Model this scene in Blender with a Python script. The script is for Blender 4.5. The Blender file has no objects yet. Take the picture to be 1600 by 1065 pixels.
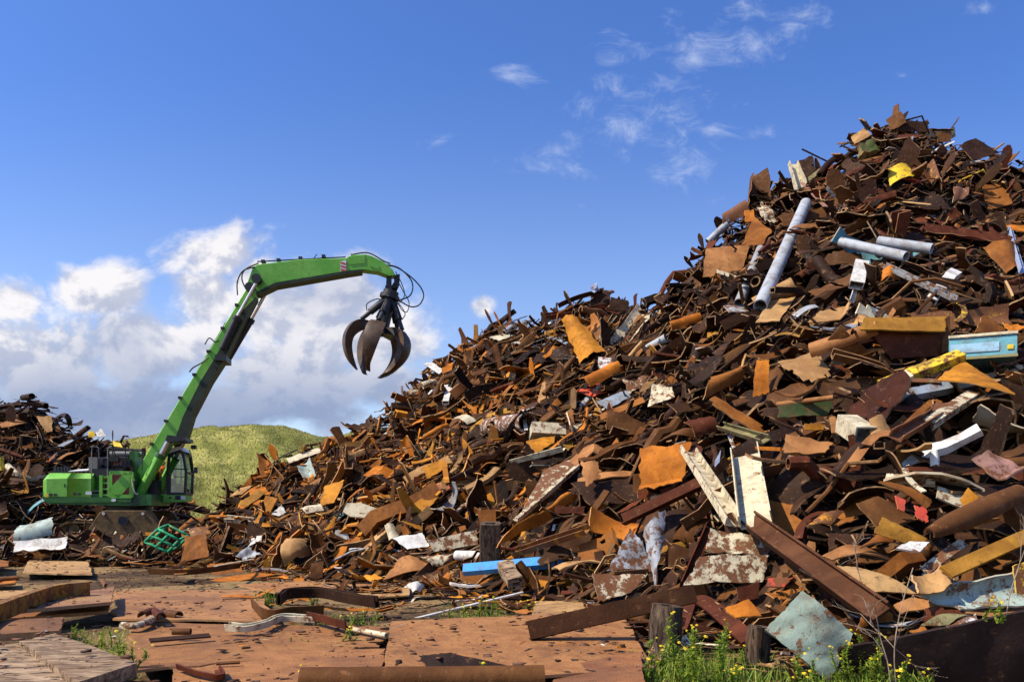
import bpy, math, random
import numpy as np
from mathutils import Vector, Matrix, noise as mnoise

SC = bpy.context.scene
COL = SC.collection
R = math.radians
rng = np.random.default_rng(7)
random.seed(7)

# ------------------------------------------------------------------ camera
F = 1244.0
CAMZ = 1.7
HZ = 800.0
cam_d = bpy.data.cameras.new("camera")
cam = bpy.data.objects.new("camera", cam_d)
COL.objects.link(cam)
cam.location = (0, 0, CAMZ)
cam.rotation_euler = (R(90), 0, 0)
cam_d.sensor_width = 36
cam_d.lens = 36 * F / 1600
cam_d.shift_y = (HZ - 532.5) / 1600
cam_d.clip_end = 5000
SC.camera = cam
SC.view_settings.view_transform = 'Standard'
SC.view_settings.look = 'None'
SC.view_settings.gamma = 1
SC.view_settings.exposure = 0.33
SC.cycles.max_bounces = 5
SC.cycles.diffuse_bounces = 1
SC.cycles.glossy_bounces = 2
SC.cycles.transparent_max_bounces = 12

def ray(u, v):
    return np.array([(u - 800) / F, 1.0, (HZ - v) / F])

def at(u, v, d):
    r = ray(u, v)
    return np.array([r[0] * d, d, CAMZ + r[2] * d])

def gnd(u, v, z=0.0):
    d = (CAMZ - z) * F / max(v - HZ, 1e-3)
    return np.array([(u - 800) / F * d, d, z])

def pix(p):
    return (800 + F * p[0] / p[1], HZ - F * (p[2] - CAMZ) / p[1])

# ------------------------------------------------------------------ materials
def new_mat(name):
    m = bpy.data.materials.new(name)
    m.use_nodes = True
    nt = m.node_tree
    nt.nodes.clear()
    out = nt.nodes.new('ShaderNodeOutputMaterial')
    b = nt.nodes.new('ShaderNodeBsdfPrincipled')
    nt.links.new(b.outputs[0], out.inputs[0])
    return m, nt, b

class NB:
    """small helper for node graphs"""
    def __init__(s, nt): s.nt = nt
    def put(s, sock, v):
        if isinstance(v, bpy.types.NodeSocket): s.nt.links.new(v, sock)
        elif isinstance(v, (tuple, list)) and len(v) == 3 and sock.type == 'RGBA': sock.default_value = (*v, 1)
        else: sock.default_value = v
    def math(s, op, a, b=0.0, clamp=False):
        n = s.nt.nodes.new('ShaderNodeMath'); n.operation = op; n.use_clamp = clamp
        s.put(n.inputs[0], a); s.put(n.inputs[1], b); return n.outputs[0]
    def vmath(s, op, a, b=(0, 0, 0), scale=None):
        n = s.nt.nodes.new('ShaderNodeVectorMath'); n.operation = op
        s.put(n.inputs[0], a); s.put(n.inputs[1], b)
        if scale is not None: s.put(n.inputs['Scale'], scale)
        return n.outputs['Value'] if op in ('LENGTH', 'DOT_PRODUCT') else n.outputs[0]
    def noise(s, vec, scale, detail=4, rough=0.55, dist=0.0, dim='3D'):
        n = s.nt.nodes.new('ShaderNodeTexNoise'); n.noise_dimensions = dim
        if vec is not None: s.nt.links.new(vec, n.inputs['Vector'])
        n.inputs['Scale'].default_value = scale; n.inputs['Detail'].default_value = detail
        n.inputs['Roughness'].default_value = rough; n.inputs['Distortion'].default_value = dist
        return n.outputs['Fac']
    def ss(s, x, a, b, lo=0.0, hi=1.0):
        n = s.nt.nodes.new('ShaderNodeMapRange'); n.interpolation_type = 'SMOOTHSTEP'
        s.put(n.inputs[0], x); s.put(n.inputs[1], a); s.put(n.inputs[2], b); s.put(n.inputs[3], lo); s.put(n.inputs[4], hi)
        return n.outputs[0]
    def mix(s, f, a, b, mode='MIX'):
        n = s.nt.nodes.new('ShaderNodeMix'); n.data_type = 'RGBA'; n.blend_type = mode
        s.put(n.inputs[0], f); s.put(n.inputs[6], a); s.put(n.inputs[7], b); return n.outputs[2]
    def comb(s, x, y, z):
        n = s.nt.nodes.new('ShaderNodeCombineXYZ')
        s.put(n.inputs[0], x); s.put(n.inputs[1], y); s.put(n.inputs[2], z); return n.outputs[0]

def coords(nt, nb):
    tc = nt.nodes.new('ShaderNodeTexCoord')
    oi = nt.nodes.new('ShaderNodeObjectInfo')
    off = nb.math('MULTIPLY', oi.outputs['Random'], 57.0)
    return nb.vmath('ADD', tc.outputs['Object'], nb.comb(off, off, off))

def bump(nt, b, h, strength=0.3, dist=0.02):
    n = nt.nodes.new('ShaderNodeBump')
    n.inputs['Strength'].default_value = strength; n.inputs['Distance'].default_value = dist
    nt.links.new(h, n.inputs['Height']); nt.links.new(n.outputs[0], b.inputs['Normal'])

def scrap_material():
    m, nt, b = new_mat('scrap_metal')
    nb = NB(nt)
    at_ = nt.nodes.new('ShaderNodeAttribute'); at_.attribute_name = 'tint'
    tint = at_.outputs['Color']; paint = at_.outputs['Alpha']
    co = coords(nt, nb)
    n1 = nb.noise(co, 1.6, 6, 0.6, 0.4)
    n2 = nb.noise(co, 9.0, 8, 0.65)
    n3 = nb.noise(co, 60.0, 3, 0.6)
    # rusty version of the tint
    r = nb.mix(nb.ss(n1, 0.35, 0.7), nb.mix(1.0, tint, (0.62, 0.55, 0.52), 'MULTIPLY'), nb.mix(1.0, tint, (1.15, 1.12, 1.1), 'MULTIPLY'))
    n0 = nb.noise(co, 0.8, 9, 0.72, 0.2)
    r = nb.mix(nb.ss(n0, 0.50, 0.64, 0, 0.6), r, nb.mix(1.0, tint, (0.35, 0.30, 0.30), 'MULTIPLY'))
    r = nb.mix(nb.ss(n2, 0.56, 0.72, 0, 0.65), r, (0.075, 0.032, 0.018))
    r = nb.mix(nb.ss(n2, 0.42, 0.3, 0, 0.4), r, (0.36, 0.155, 0.05))
    r = nb.mix(nb.ss(n3, 0.60, 0.72, 0, 0.5), r, (0.05, 0.025, 0.017))
    # painted version: the tint with chips that show rust
    chip = nb.noise(co, 6.0, 12, 0.76, 0.1)
    thr = nb.math('MULTIPLY_ADD', paint, 0.30)
    thr.node.inputs[2].default_value = 0.36
    ch = nb.ss(chip, nb.math('SUBTRACT', thr, 0.03), nb.math('ADD', thr, 0.03))
    grime = nb.mix(nb.ss(nb.noise(co, 3.2, 8, 0.7, 0.3), 0.42, 0.68, 0, 0.6), tint, (0.15, 0.10, 0.05))
    grime = nb.mix(nb.ss(n3, 0.62, 0.72, 0, 0.55), grime, (0.10, 0.05, 0.03))
    p = nb.mix(ch, grime, (0.17, 0.07, 0.03))
    isp = nb.math('GREATER_THAN', paint, 0.05)
    nb.put(b.inputs['Base Color'], nb.mix(isp, r, p))
    rough_r = nb.ss(n2, 0.3, 0.7, 0.55, 0.85)
    rough_p = nb.ss(chip, 0.4, 0.7, 0.38, 0.8)
    mr = nt.nodes.new('ShaderNodeMix'); nb.put(mr.inputs[0], isp); nb.put(mr.inputs[2], rough_r); nb.put(mr.inputs[3], rough_p)
    nt.links.new(mr.outputs[0], b.inputs['Roughness'])
    b.inputs['Specular IOR Level'].default_value = 0.14
    h = nb.math('ADD', nb.math('MULTIPLY', n2, 0.6), nb.math('MULTIPLY', n3, 0.25))
    h = nb.math('SUBTRACT', h, nb.math('MULTIPLY', nb.math('MULTIPLY', ch, isp), 0.12))
    bump(nt, b, h, 0.8, 0.025)
    return m

def simple_mat(name, col, rough=0.6, var=0.25, scale=6.0, metallic=0.0, dirt=None, dirt_amt=0.5, bmp=0.2, spec=0.4):
    m, nt, b = new_mat(name)
    nb = NB(nt); co = coords(nt, nb)
    n1 = nb.noise(co, scale, 6, 0.6)
    c = nb.mix(nb.ss(n1, 0.3, 0.7), tuple(x * (1 - var) for x in col), tuple(min(1, x * (1 + var)) for x in col))
    if dirt:
        n2 = nb.noise(co, scale * 0.6, 9, 0.7, 0.6)
        c = nb.mix(nb.ss(n2, 0.52, 0.66, 0, dirt_amt), c, dirt)
    nb.put(b.inputs['Base Color'], c)
    b.inputs['Roughness'].default_value = rough
    b.inputs['Metallic'].default_value = metallic
    b.inputs['Specular IOR Level'].default_value = spec
    if bmp: bump(nt, b, nb.noise(co, scale * 5, 4, 0.6), bmp, 0.01)
    return m

def plate_material():
    m, nt, b = new_mat('rusted_ground_plate')
    nb = NB(nt)
    at_ = nt.nodes.new('ShaderNodeAttribute'); at_.attribute_name = 'tint'
    tint = at_.outputs['Color']
    co = coords(nt, nb)
    big = nb.noise(co, 0.55, 8, 0.7, 0.5); mid = nb.noise(co, 3.5, 10, 0.72, 0.2); fine = nb.noise(co, 38, 6, 0.7); vf = nb.noise(co, 130, 3, 0.6)
    c = nb.mix(nb.ss(mid, 0.35, 0.65), nb.mix(1.0, tint, (0.78, 0.72, 0.70), 'MULTIPLY'), nb.mix(1.0, tint, (1.12, 1.12, 1.1), 'MULTIPLY'))
    c = nb.mix(nb.ss(big, 0.48, 0.66, 0, 0.55), c, (0.12, 0.055, 0.032))
    c = nb.mix(nb.ss(big, 0.42, 0.30, 0, 0.45), c, (0.46, 0.28, 0.11))
    c = nb.mix(nb.ss(mid, 0.60, 0.68, 0, 0.6), c, (0.10, 0.05, 0.03))
    c = nb.mix(nb.ss(fine, 0.58, 0.68, 0, 0.6), c, (0.09, 0.045, 0.028))
    c = nb.mix(nb.ss(fine, 0.40, 0.30, 0, 0.35), c, (0.50, 0.28, 0.13))
    c = nb.mix(nb.ss(vf, 0.62, 0.70, 0, 0.6), c, (0.04, 0.022, 0.015))
    st = nb.noise(nb.vmath('MULTIPLY', co, (0.7, 9.0, 9.0)), 2.0, 6, 0.6, 0.3)
    c = nb.mix(nb.ss(st, 0.62, 0.68, 0, 0.35), c, (0.08, 0.04, 0.025))
    nb.put(b.inputs['Base Color'], c); nb.put(b.inputs['Roughness'], nb.ss(mid, 0.3, 0.7, 0.55, 0.9))
    b.inputs['Specular IOR Level'].default_value = 0.2
    h = nb.math('ADD', nb.math('MULTIPLY', fine, 0.5), nb.math('MULTIPLY', mid, 1.0))
    bump(nt, b, h, 0.9, 0.03)
    return m

def edge_material():
    m, nt, b = new_mat('scrap_worn_edge')
    nb = NB(nt)
    at_ = nt.nodes.new('ShaderNodeAttribute'); at_.attribute_name = 'tint'
    co = coords(nt, nb)
    c = nb.mix(nb.ss(nb.noise(co, 7.0, 5, 0.6), 0.35, 0.65, 0.15, 0.7), at_.outputs['Color'], (0.46, 0.265, 0.11))
    nb.put(b.inputs['Base Color'], c); b.inputs['Roughness'].default_value = 0.6
    b.inputs['Specular IOR Level'].default_value = 0.3
    return m

def green_material():
    m, nt, b = new_mat('green_machine_paint')
    nb = NB(nt); co = coords(nt, nb)
    n1 = nb.noise(co, 1.3, 6, 0.6); n2 = nb.noise(co, 7.0, 10, 0.75, 0.2); n3 = nb.noise(co, 26.0, 4, 0.6)
    c = nb.mix(nb.ss(n1, 0.35, 0.65), (0.12, 0.42, 0.03), (0.19, 0.50, 0.055))
    c = nb.mix(nb.ss(n2, 0.50, 0.72, 0, 0.55), c, (0.12, 0.16, 0.04))
    c = nb.mix(nb.ss(n2, 0.64, 0.67, 0, 0.9), c, (0.03, 0.028, 0.018))
    c = nb.mix(nb.ss(n3, 0.66, 0.70, 0, 0.8), c, (0.03, 0.028, 0.018))
    nb.put(b.inputs['Base Color'], c); nb.put(b.inputs['Roughness'], nb.ss(n2, 0.3, 0.7, 0.38, 0.7))
    bump(nt, b, n3, 0.08, 0.01); return m

M = {}
M['scrap'] = scrap_material()
M['edge'] = edge_material()
M['plate'] = plate_material()
M['green'] = green_material()
M['belly_shade'] = simple_mat('painted_underside_shade', (0.018, 0.028, 0.012), 0.6, 0.4, 3.0)  # near-black colour standing in for shade under boom and stick
M['green_dark'] = simple_mat('oily_green_paint', (0.03, 0.13, 0.02), 0.5, 0.3, 2.0, dirt=(0.02, 0.02, 0.015), dirt_amt=0.8)
M['black'] = simple_mat('black_steel', (0.022, 0.022, 0.023), 0.5, 0.3, 4.0, dirt=(0.06, 0.045, 0.035), dirt_amt=0.5)
M['rubber'] = simple_mat('black_rubber', (0.015, 0.015, 0.016), 0.55, 0.2)
M['chrome'] = simple_mat('piston_chrome', (0.62, 0.56, 0.52), 0.28, 0.15, 5.0, metallic=0.8, bmp=0)
M['claw'] = simple_mat('worn_claw_steel', (0.085, 0.05, 0.027), 0.5, 0.35, 3.0, dirt=(0.035, 0.025, 0.02), dirt_amt=0.8)
M['mud'] = simple_mat('muddy_track_steel', (0.13, 0.078, 0.028), 0.85, 0.4, 5.0, dirt=(0.05, 0.03, 0.018), dirt_amt=0.7, bmp=0.5)
M['redhose'] = simple_mat('dark_red_paint', (0.22, 0.03, 0.02), 0.55, 0.3)
M['lamp'] = simple_mat('lamp_lens', (0.75, 0.75, 0.72), 0.2, 0.1)
M['whitep'] = simple_mat('white_paint', (0.72, 0.73, 0.72), 0.5, 0.08, 4.0, dirt=(0.25, 0.18, 0.12), dirt_amt=0.4)
M['redp'] = simple_mat('red_sign_paint', (0.55, 0.05, 0.04), 0.5, 0.1)
M['grille'] = simple_mat('grey_grille', (0.2, 0.19, 0.17), 0.6, 0.2, 30)
M['dusty'] = simple_mat('dusty_pink_steel', (0.42, 0.2, 0.17), 0.7, 0.3)
M['skin'] = simple_mat('skin', (0.45, 0.27, 0.2), 0.5, 0.05, bmp=0)
M['vest'] = simple_mat('orange_vest', (0.85, 0.13, 0.03), 0.7, 0.08, bmp=0)
M['cloth'] = simple_mat('dark_work_cloth', (0.03, 0.035, 0.05), 0.8, 0.2)
M['hair'] = simple_mat('brown_hair', (0.04, 0.025, 0.015), 0.7, 0.2)
M['stalk'] = simple_mat('dry_stalk', (0.30, 0.22, 0.15), 0.8, 0.25, 10)
M['seedhead'] = simple_mat('brown_seed_head', (0.26, 0.15, 0.09), 0.9, 0.3, 20)
M['petal'] = simple_mat('yellow_petal', (0.80, 0.58, 0.02), 0.6, 0.1, bmp=0)

def wood_mat(name='weathered_timber', sc=(1.0, 7.0, 7.0), ca=(0.10, 0.06, 0.035), cb=(0.46, 0.32, 0.20)):
    m, nt, b = new_mat(name)
    nb = NB(nt); co = coords(nt, nb)
    st = nb.vmath('MULTIPLY', co, sc)
    n1 = nb.noise(st, 2.2, 8, 0.7, 0.8); n2 = nb.noise(co, 1.5, 5, 0.6)
    c = nb.mix(nb.ss(n1, 0.35, 0.65), ca, cb)
    c = nb.mix(nb.ss(n2, 0.5, 0.7, 0, 0.5), c, (0.14, 0.075, 0.04))
    c = nb.mix(nb.ss(nb.noise(st, 4.0, 4, 0.5), 0.62, 0.66), c, (0.012, 0.009, 0.007))
    nb.put(b.inputs['Base Color'], c); b.inputs['Roughness'].default_value = 0.9
    b.inputs['Specular IOR Level'].default_value = 0.15
    bump(nt, b, n1, 0.8, 0.03); return m
M['wood'] = wood_mat('weathered_timber', (1.2, 3.5, 3.5))
M['wood_up'] = wood_mat('weathered_post', (7.0, 7.0, 0.9), (0.02, 0.014, 0.010), (0.17, 0.115, 0.075))

def leaf_mat(name, c0, c1):
    m, nt, b = new_mat(name)
    nb = NB(nt)
    at_ = nt.nodes.new('ShaderNodeAttribute'); at_.attribute_name = 'tint'
    oi = nt.nodes.new('ShaderNodeObjectInfo')
    f = nb.math('FRACT', nb.math('ADD', at_.outputs['Fac'], oi.outputs['Random']))
    col = nb.mix(f, c0, c1)
    nb.put(b.inputs['Base Color'], col); b.inputs['Roughness'].default_value = 0.6
    tr = nt.nodes.new('ShaderNodeBsdfTranslucent'); nb.put(tr.inputs[0], nb.mix(1.0, col, (1.0, 1.0, 0.5), 'MULTIPLY'))
    mx = nt.nodes.new('ShaderNodeMixShader'); mx.inputs[0].default_value = 0.35
    nt.links.new(b.outputs[0], mx.inputs[1]); nt.links.new(tr.outputs[0], mx.inputs[2])
    nt.links.new(mx.outputs[0], nt.nodes['Material Output'].inputs[0])
    return m
M['leaf'] = leaf_mat('weed_leaf', (0.15, 0.28, 0.025), (0.42, 0.48, 0.06))
M['dune'] = leaf_mat('dune_grass_blade', (0.27, 0.26, 0.065), (0.36, 0.33, 0.10))

def glass_mat():
    m, nt, b = new_mat('cab_glass')
    g = nt.nodes.new('ShaderNodeBsdfGlossy'); g.inputs['Roughness'].default_value = 0.03
    t = nt.nodes.new('ShaderNodeBsdfTransparent'); t.inputs[0].default_value = (0.72, 0.80, 0.76, 1)
    mx = nt.nodes.new('ShaderNodeMixShader'); mx.inputs[0].default_value = 0.10
    nt.links.new(t.outputs[0], mx.inputs[1]); nt.links.new(g.outputs[0], mx.inputs[2])
    nt.links.new(mx.outputs[0], nt.nodes['Material Output'].inputs[0]); return m
M['glass'] = glass_mat()

def ground_mat():
    m, nt, b = new_mat('yard_dirt')
    nb = NB(nt)
    g = nt.nodes.new('ShaderNodeNewGeometry'); co = g.outputs['Position']
    n1 = nb.noise(co, 0.35, 6, 0.6, 0.6); n2 = nb.noise(co, 3.0, 8, 0.7); n3 = nb.noise(co, 28, 5, 0.7)
    c = nb.mix(nb.ss(n2, 0.35, 0.65), (0.05, 0.032, 0.02), (0.16, 0.10, 0.055))
    c = nb.mix(nb.ss(n1, 0.44, 0.6, 0, 0.9), c, (0.36, 0.235, 0.105))
    c = nb.mix(nb.ss(n3, 0.52, 0.66, 0, 0.8), c, (0.035, 0.025, 0.018))
    nb.put(b.inputs['Base Color'], c); b.inputs['Roughness'].default_value = 0.95
    b.inputs['Specular IOR Level'].default_value = 0.1
    v = nt.nodes.new('ShaderNodeTexVoronoi'); v.inputs['Scale'].default_value = 14; nt.links.new(co, v.inputs['Vector'])
    bump(nt, b, nb.math('ADD', nb.math('MULTIPLY', n3, 0.8), nb.math('MULTIPLY', v.outputs[0], 0.5)), 1.0, 0.05)
    return m
M['ground'] = ground_mat()

def hill_mat():
    m, nt, b = new_mat('dune_turf')
    nb = NB(nt)
    g = nt.nodes.new('ShaderNodeNewGeometry'); co = g.outputs['Position']
    n1 = nb.noise(co, 0.06, 5, 0.6, 0.5); n2 = nb.noise(co, 0.35, 7, 0.7, 0.4)
    c = nb.mix(nb.ss(n1, 0.38, 0.62), (0.17, 0.175, 0.04), (0.38, 0.345, 0.11))
    c = nb.mix(nb.ss(n2, 0.42, 0.62, 0, 0.7), c, (0.16, 0.17, 0.035))
    nb.put(b.inputs['Base Color'], c); b.inputs['Roughness'].default_value = 0.95
    b.inputs['Specular IOR Level'].default_value = 0.05
    bump(nt, b, nb.noise(co, 0.9, 6, 0.65), 0.6, 0.4); return m
M['hill'] = hill_mat()

def core_mat():  # near-black, so shade in the gaps between pieces is painted in
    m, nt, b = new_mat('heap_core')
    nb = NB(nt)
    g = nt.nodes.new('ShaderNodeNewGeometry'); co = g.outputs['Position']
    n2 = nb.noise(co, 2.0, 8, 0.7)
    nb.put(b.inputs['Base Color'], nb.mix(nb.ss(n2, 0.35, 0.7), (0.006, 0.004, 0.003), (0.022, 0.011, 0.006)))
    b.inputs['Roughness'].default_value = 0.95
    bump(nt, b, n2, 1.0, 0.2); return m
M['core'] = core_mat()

# ------------------------------------------------------------------ mesh helpers
def mesh_from(name, V, Q, mats, colors=None, matidx=None, smooth=None):
    """V (n,3); Q list of faces or (m,4) array"""
    me = bpy.data.meshes.new(name)
    V = np.asarray(V, dtype=np.float32)
    if isinstance(Q, np.ndarray) and Q.ndim == 2:
        m, k = Q.shape
        me.vertices.add(len(V)); me.vertices.foreach_set('co', V.ravel())
        me.loops.add(m * k); me.loops.foreach_set('vertex_index', Q.astype(np.int32).ravel())
        me.polygons.add(m)
        me.polygons.foreach_set('loop_start', np.arange(0, m * k, k, dtype=np.int32))
        me.update(calc_edges=True)
    else:
        me.from_pydata([tuple(map(float, p)) for p in V], [], [tuple(map(int, f)) for f in Q])
    for mm in mats: me.materials.append(mm)
    if matidx is not None: me.polygons.foreach_set('material_index', np.asarray(matidx, dtype=np.int32))
    if colors is not None:
        c = np.asarray(colors, dtype=np.float32)
        if c.ndim == 1: c = np.tile(c, (len(V), 1))
        a = me.color_attributes.new('tint', 'FLOAT_COLOR', 'POINT')
        a.data.foreach_set('color', c.ravel())
    if smooth is not None:
        me.polygons.foreach_set('use_smooth', np.ones(len(me.polygons), dtype=bool))
        me.set_sharp_from_angle(angle=R(smooth))
    me.validate()
    me.update()
    return me

def link(name, me, parent=None, loc=None, **props):
    o = bpy.data.objects.new(name, me)
    COL.objects.link(o)
    if loc is not None: o.location = loc
    if parent is not None: o.parent = parent
    for k, v in props.items(): o[k] = v
    if parent is None and 'kind' not in props: o['kind'] = 'thing'
    return o

def empty(name, loc=(0, 0, 0), rz=0.0, **props):
    o = bpy.data.objects.new(name, None); COL.objects.link(o)
    o.location = loc; o.rotation_euler = (0, 0, rz); o.empty_display_size = 0.2; o['kind'] = 'thing'
    for k, v in props.items(): o[k] = v
    return o

def solidify(V, Q, t):
    V = np.asarray(V, float); Q = np.asarray(Q, int)
    fn = np.cross(V[Q[:, 2]] - V[Q[:, 0]], V[Q[:, 3]] - V[Q[:, 1]])
    vn = np.zeros_like(V)
    for k in range(4): np.add.at(vn, Q[:, k], fn)
    l = np.linalg.norm(vn, axis=1); l[l < 1e-12] = 1
    vn /= l[:, None]
    n = len(V)
    V2 = np.vstack([V + vn * t / 2, V - vn * t / 2])
    Q2 = Q[:, ::-1] + n
    E = {}
    for q in Q:
        for k in range(4):
            a, b_ = int(q[k]), int(q[(k + 1) % 4])
            if a != b_: E[(a, b_)] = 1
    rim = [(b_, a, a + n, b_ + n) for (a, b_) in E if (b_, a) not in E]
    parts = [Q, Q2]
    if rim: parts.append(np.array(rim))
    return V2, np.vstack(parts)

def grid(nx, ny):
    i, j = np.meshgrid(np.arange(nx), np.arange(ny), indexing='ij')
    a = i * (ny + 1) + j
    return np.stack([a, a + ny + 1, a + ny + 2, a + 1], -1).reshape(-1, 4)

def wob(p, s, seed):
    """cheap smooth noise, vectorised"""
    r = np.random.default_rng(seed)
    out = np.zeros(p.shape[0])
    for k in range(4):
        d = r.normal(size=p.shape[1]); d /= np.linalg.norm(d)
        out += np.sin(p @ d * s * (1 + k * 0.8) + r.uniform(0, 6.28)) / (1 + k * 0.7)
    return out * 0.4

def sweep(path, prof, t, up, closed=False, seed=0, dent=0.0, taper=None):
    """prof: (m,2) polyline in (side, up) metres; thin walls of thickness t"""
    path = np.asarray(path, float); prof = np.asarray(prof, float)
    k = len(path)
    tan = np.gradient(path, axis=0); tan /= np.linalg.norm(tan, axis=1)[:, None]
    up = np.asarray(up, float)
    rr = []
    for i in range(k):
        s = np.cross(tan[i], up); s /= max(np.linalg.norm(s), 1e-6)
        b_ = np.cross(s, tan[i])
        f = 1.0 if taper is None else taper[i]
        rr.append(path[i] + f * (prof[:, :1] * s + prof[:, 1:] * b_))
    P = np.array(rr)
    m = len(prof)
    if closed:
        i, j = np.meshgrid(np.arange(k - 1), np.arange(m), indexing='ij')
        a = i * m + j; b2 = i * m + (j + 1) % m
        Q = np.stack([a, a + m, b2 + m, b2], -1).reshape(-1, 4)
    else:
        Q = grid(k - 1, m - 1)
    V = P.reshape(-1, 3)
    if dent:
        w = wob(V, 2.2 / max(np.ptp(prof), 0.05) * 0.5, seed)
        c = np.repeat(path, m, axis=0)
        V = V + (V - c) * (w * dent)[:, None]
    if t > 0: return solidify(V, Q, t)
    # solid rod: cap ends
    caps = []
    for base in (0, (k - 1) * m):
        if m == 6:
            caps += [(base, base + 1, base + 2, base + 3), (base, base + 3, base + 4, base + 5)]
        else:
            caps += [(base, base + 1, base + 2, base + 3)]
    return V, np.vstack([Q, np.array(caps)])

def subd(pts, n):
    out = [np.array(pts[0], float)]
    for a, b_ in zip(pts[:-1], pts[1:]):
        a = np.array(a, float); b_ = np.array(b_, float)
        for i in range(1, n + 1): out.append(a + (b_ - a) * i / n)
    return np.array(out)

def profile(kind, w, h=None):
    h = h or w * 0.6
    if kind == 'flat': return subd([(-w/2, 0), (w/2, 0)], 3), False
    if kind == 'L': return subd([(-w/2, -w*0.25), (w*0.35, -w*0.25), (w*0.35, h*0.9)], 2), False
    if kind == 'U': return subd([(-w/2, h), (-w/2, 0), (w/2, 0), (w/2, h)], 2), False
    if kind == 'n': return subd([(-w/2, -h), (-w/2, 0), (w/2, 0), (w/2, -h)], 2), False
    if kind == 'box': return subd([(-w/2, -h/2), (w/2, -h/2), (w/2, h/2), (-w/2, h/2), (-w/2, -h/2)], 2)[:-1], True
    if kind == 'pipe':
        a = np.linspace(0, 2*math.pi, 17)[:-1]; return np.stack([np.cos(a), np.sin(a)], 1) * w / 2, True
    if kind == 'half':
        a = np.linspace(-0.2, math.pi + 0.3, 11); return np.stack([np.cos(a), np.sin(a)], 1) * w / 2, False
    if kind == 'rod':
        a = np.linspace(0, 2*math.pi, 7)[:-1]; return np.stack([np.cos(a), np.sin(a)], 1) * w / 2, True
    if kind == 'I': return None, False

def ibeam(path, w, h, t, up, seed=0):
    """I section: web and two flanges"""
    parts = []
    for pr in (subd([(-h/2, -w/2), (-h/2, w/2)], 2), subd([(h/2, -w/2), (h/2, w/2)], 2), subd([(-h/2 + t/2, 0), (h/2 - t/2, 0)], 3)):
        parts.append(sweep(path, pr, t, up))
    return join(parts)

def join(parts):
    n = 0; VV = []; QQ = []
    for V, Q in parts:
        VV.append(V); QQ.append(np.asarray(Q) + n); n += len(V)
    return np.vstack(VV), np.vstack(QQ)

def bez(pts, n=10):
    """catmull-rom through points"""
    P = [np.array(p, float) for p in pts]
    P = [2*P[0]-P[1]] + P + [2*P[-1]-P[-2]]
    out = []
    for i in range(1, len(P) - 2):
        for k in range(n):
            t = k / n
            out.append(0.5 * ((2*P[i]) + (-P[i-1]+P[i+1])*t + (2*P[i-1]-5*P[i]+4*P[i+1]-P[i+2])*t*t + (-P[i-1]+3*P[i]-3*P[i+1]+P[i+2])*t**3))
    out.append(P[-2]); return np.array(out)

def tube(pts, r, up=(0.13, 0.2, 1), n=8):
    p, c = profile('rod', 2 * r)
    path = bez(pts, n) if len(pts) > 2 else np.array([np.array(pts[0]) + (np.array(pts[1]) - np.array(pts[0])) * i / 2 for i in range(3)])
    return sweep(path, p, 0, up, closed=True)

def boxm(c, s, rot=None, bev=0.0):
    c = np.array(c, float); s = np.array(s, float) / 2
    V = np.array([[x, y, z] for x in (-1, 1) for y in (-1, 1) for z in (-1, 1)], float) * s
    if rot is not None: V = V @ np.array(rot).T
    Q = np.array([(0, 1, 3, 2), (4, 6, 7, 5), (0, 4, 5, 1), (2, 3, 7, 6), (0, 2, 6, 4), (1, 5, 7, 3)])
    return V + c, Q

# ------------------------------------------------------------------ heap surfaces
def interp(tab, u, k):
    return np.interp(u, [r[0] for r in tab], [r[k] for r in tab])

# (pixel column, ridge row, ridge depth, base depth)
MAIN = [(-900, 845, 30, 26), (-100, 842, 30, 26), (60, 846, 30, 26), (250, 842, 30, 25.6), (300, 826, 30.3, 25), (345, 800, 32, 23.8), (400, 748, 33, 22.5), (440, 724, 33.5, 21.5),
        (520, 694, 34, 20), (600, 655, 34, 18.6), (655, 594, 34, 18), (700, 566, 33, 17.5), (745, 530, 33, 16.8), (790, 507, 32, 15.8), (830, 514, 31, 14.8),
        (880, 490, 30.5, 13.8), (930, 470, 30, 13), (975, 487, 29.5, 12.4), (1010, 488, 29, 12.1), (1060, 444, 28.5, 11.6), (1100, 396, 28, 11), (1150, 356, 28, 10.3),
        (1190, 312, 28, 9.7), (1250, 272, 28, 9.2), (1300, 250, 28, 8.9), (1350, 220, 28, 8.6), (1400, 200, 28, 8.4), (1450, 210, 28, 8.2), (1520, 238, 28, 8.0),
        (1560, 254, 28, 7.9), (1600, 270, 28, 7.8), (1700, 320, 28, 7.6), (1900, 420, 28, 7.5), (2300, 640, 28, 7.5)]
LEFT = [(-900, 690, 50, 33), (-300, 634, 48, 32), (0, 622, 46, 33.5), (45, 619, 46, 35), (75, 634, 46, 36.5), (90, 655, 46, 37), (120, 669, 46, 37), (150, 682, 46, 37.3), (185, 694, 46, 37.6),
        (215, 706, 46, 37.8), (260, 748, 46, 38), (300, 792, 45, 38.5)]

def heap_h(tab, u, d):
    """height of the heap at pixel column u, depth d"""
    vr, d1, d0 = interp(tab, u, 1), interp(tab, u, 2), interp(tab, u, 3)
    H = CAMZ + (HZ - vr) / F * d1
    t = (d - d0) / (d1 - d0)
    x = (u - 800) / F * d
    front = H * np.clip(t, 0, 1) * (0.88 + 0.12 * np.clip(t, 0, 1))
    back = H - np.maximum(d - d1, 0) * 0.75
    b_ = 0.32 * np.sin(x * 0.9 + 1.3 * np.sin(d * 0.4)) * np.sin(d * 0.8 + x * 0.35) + 0.16 * np.sin(x * 2.3 + d * 1.1) * np.cos(d * 2.1 - x)
    env = np.clip(t * 4, 0, 1) * np.clip((1 - t) * 3, 0.1, 1) * np.clip(H / 5, 0.15, 1)
    return np.where(t <= 1, front + b_ * env, np.maximum(back, -0.2))

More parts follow.
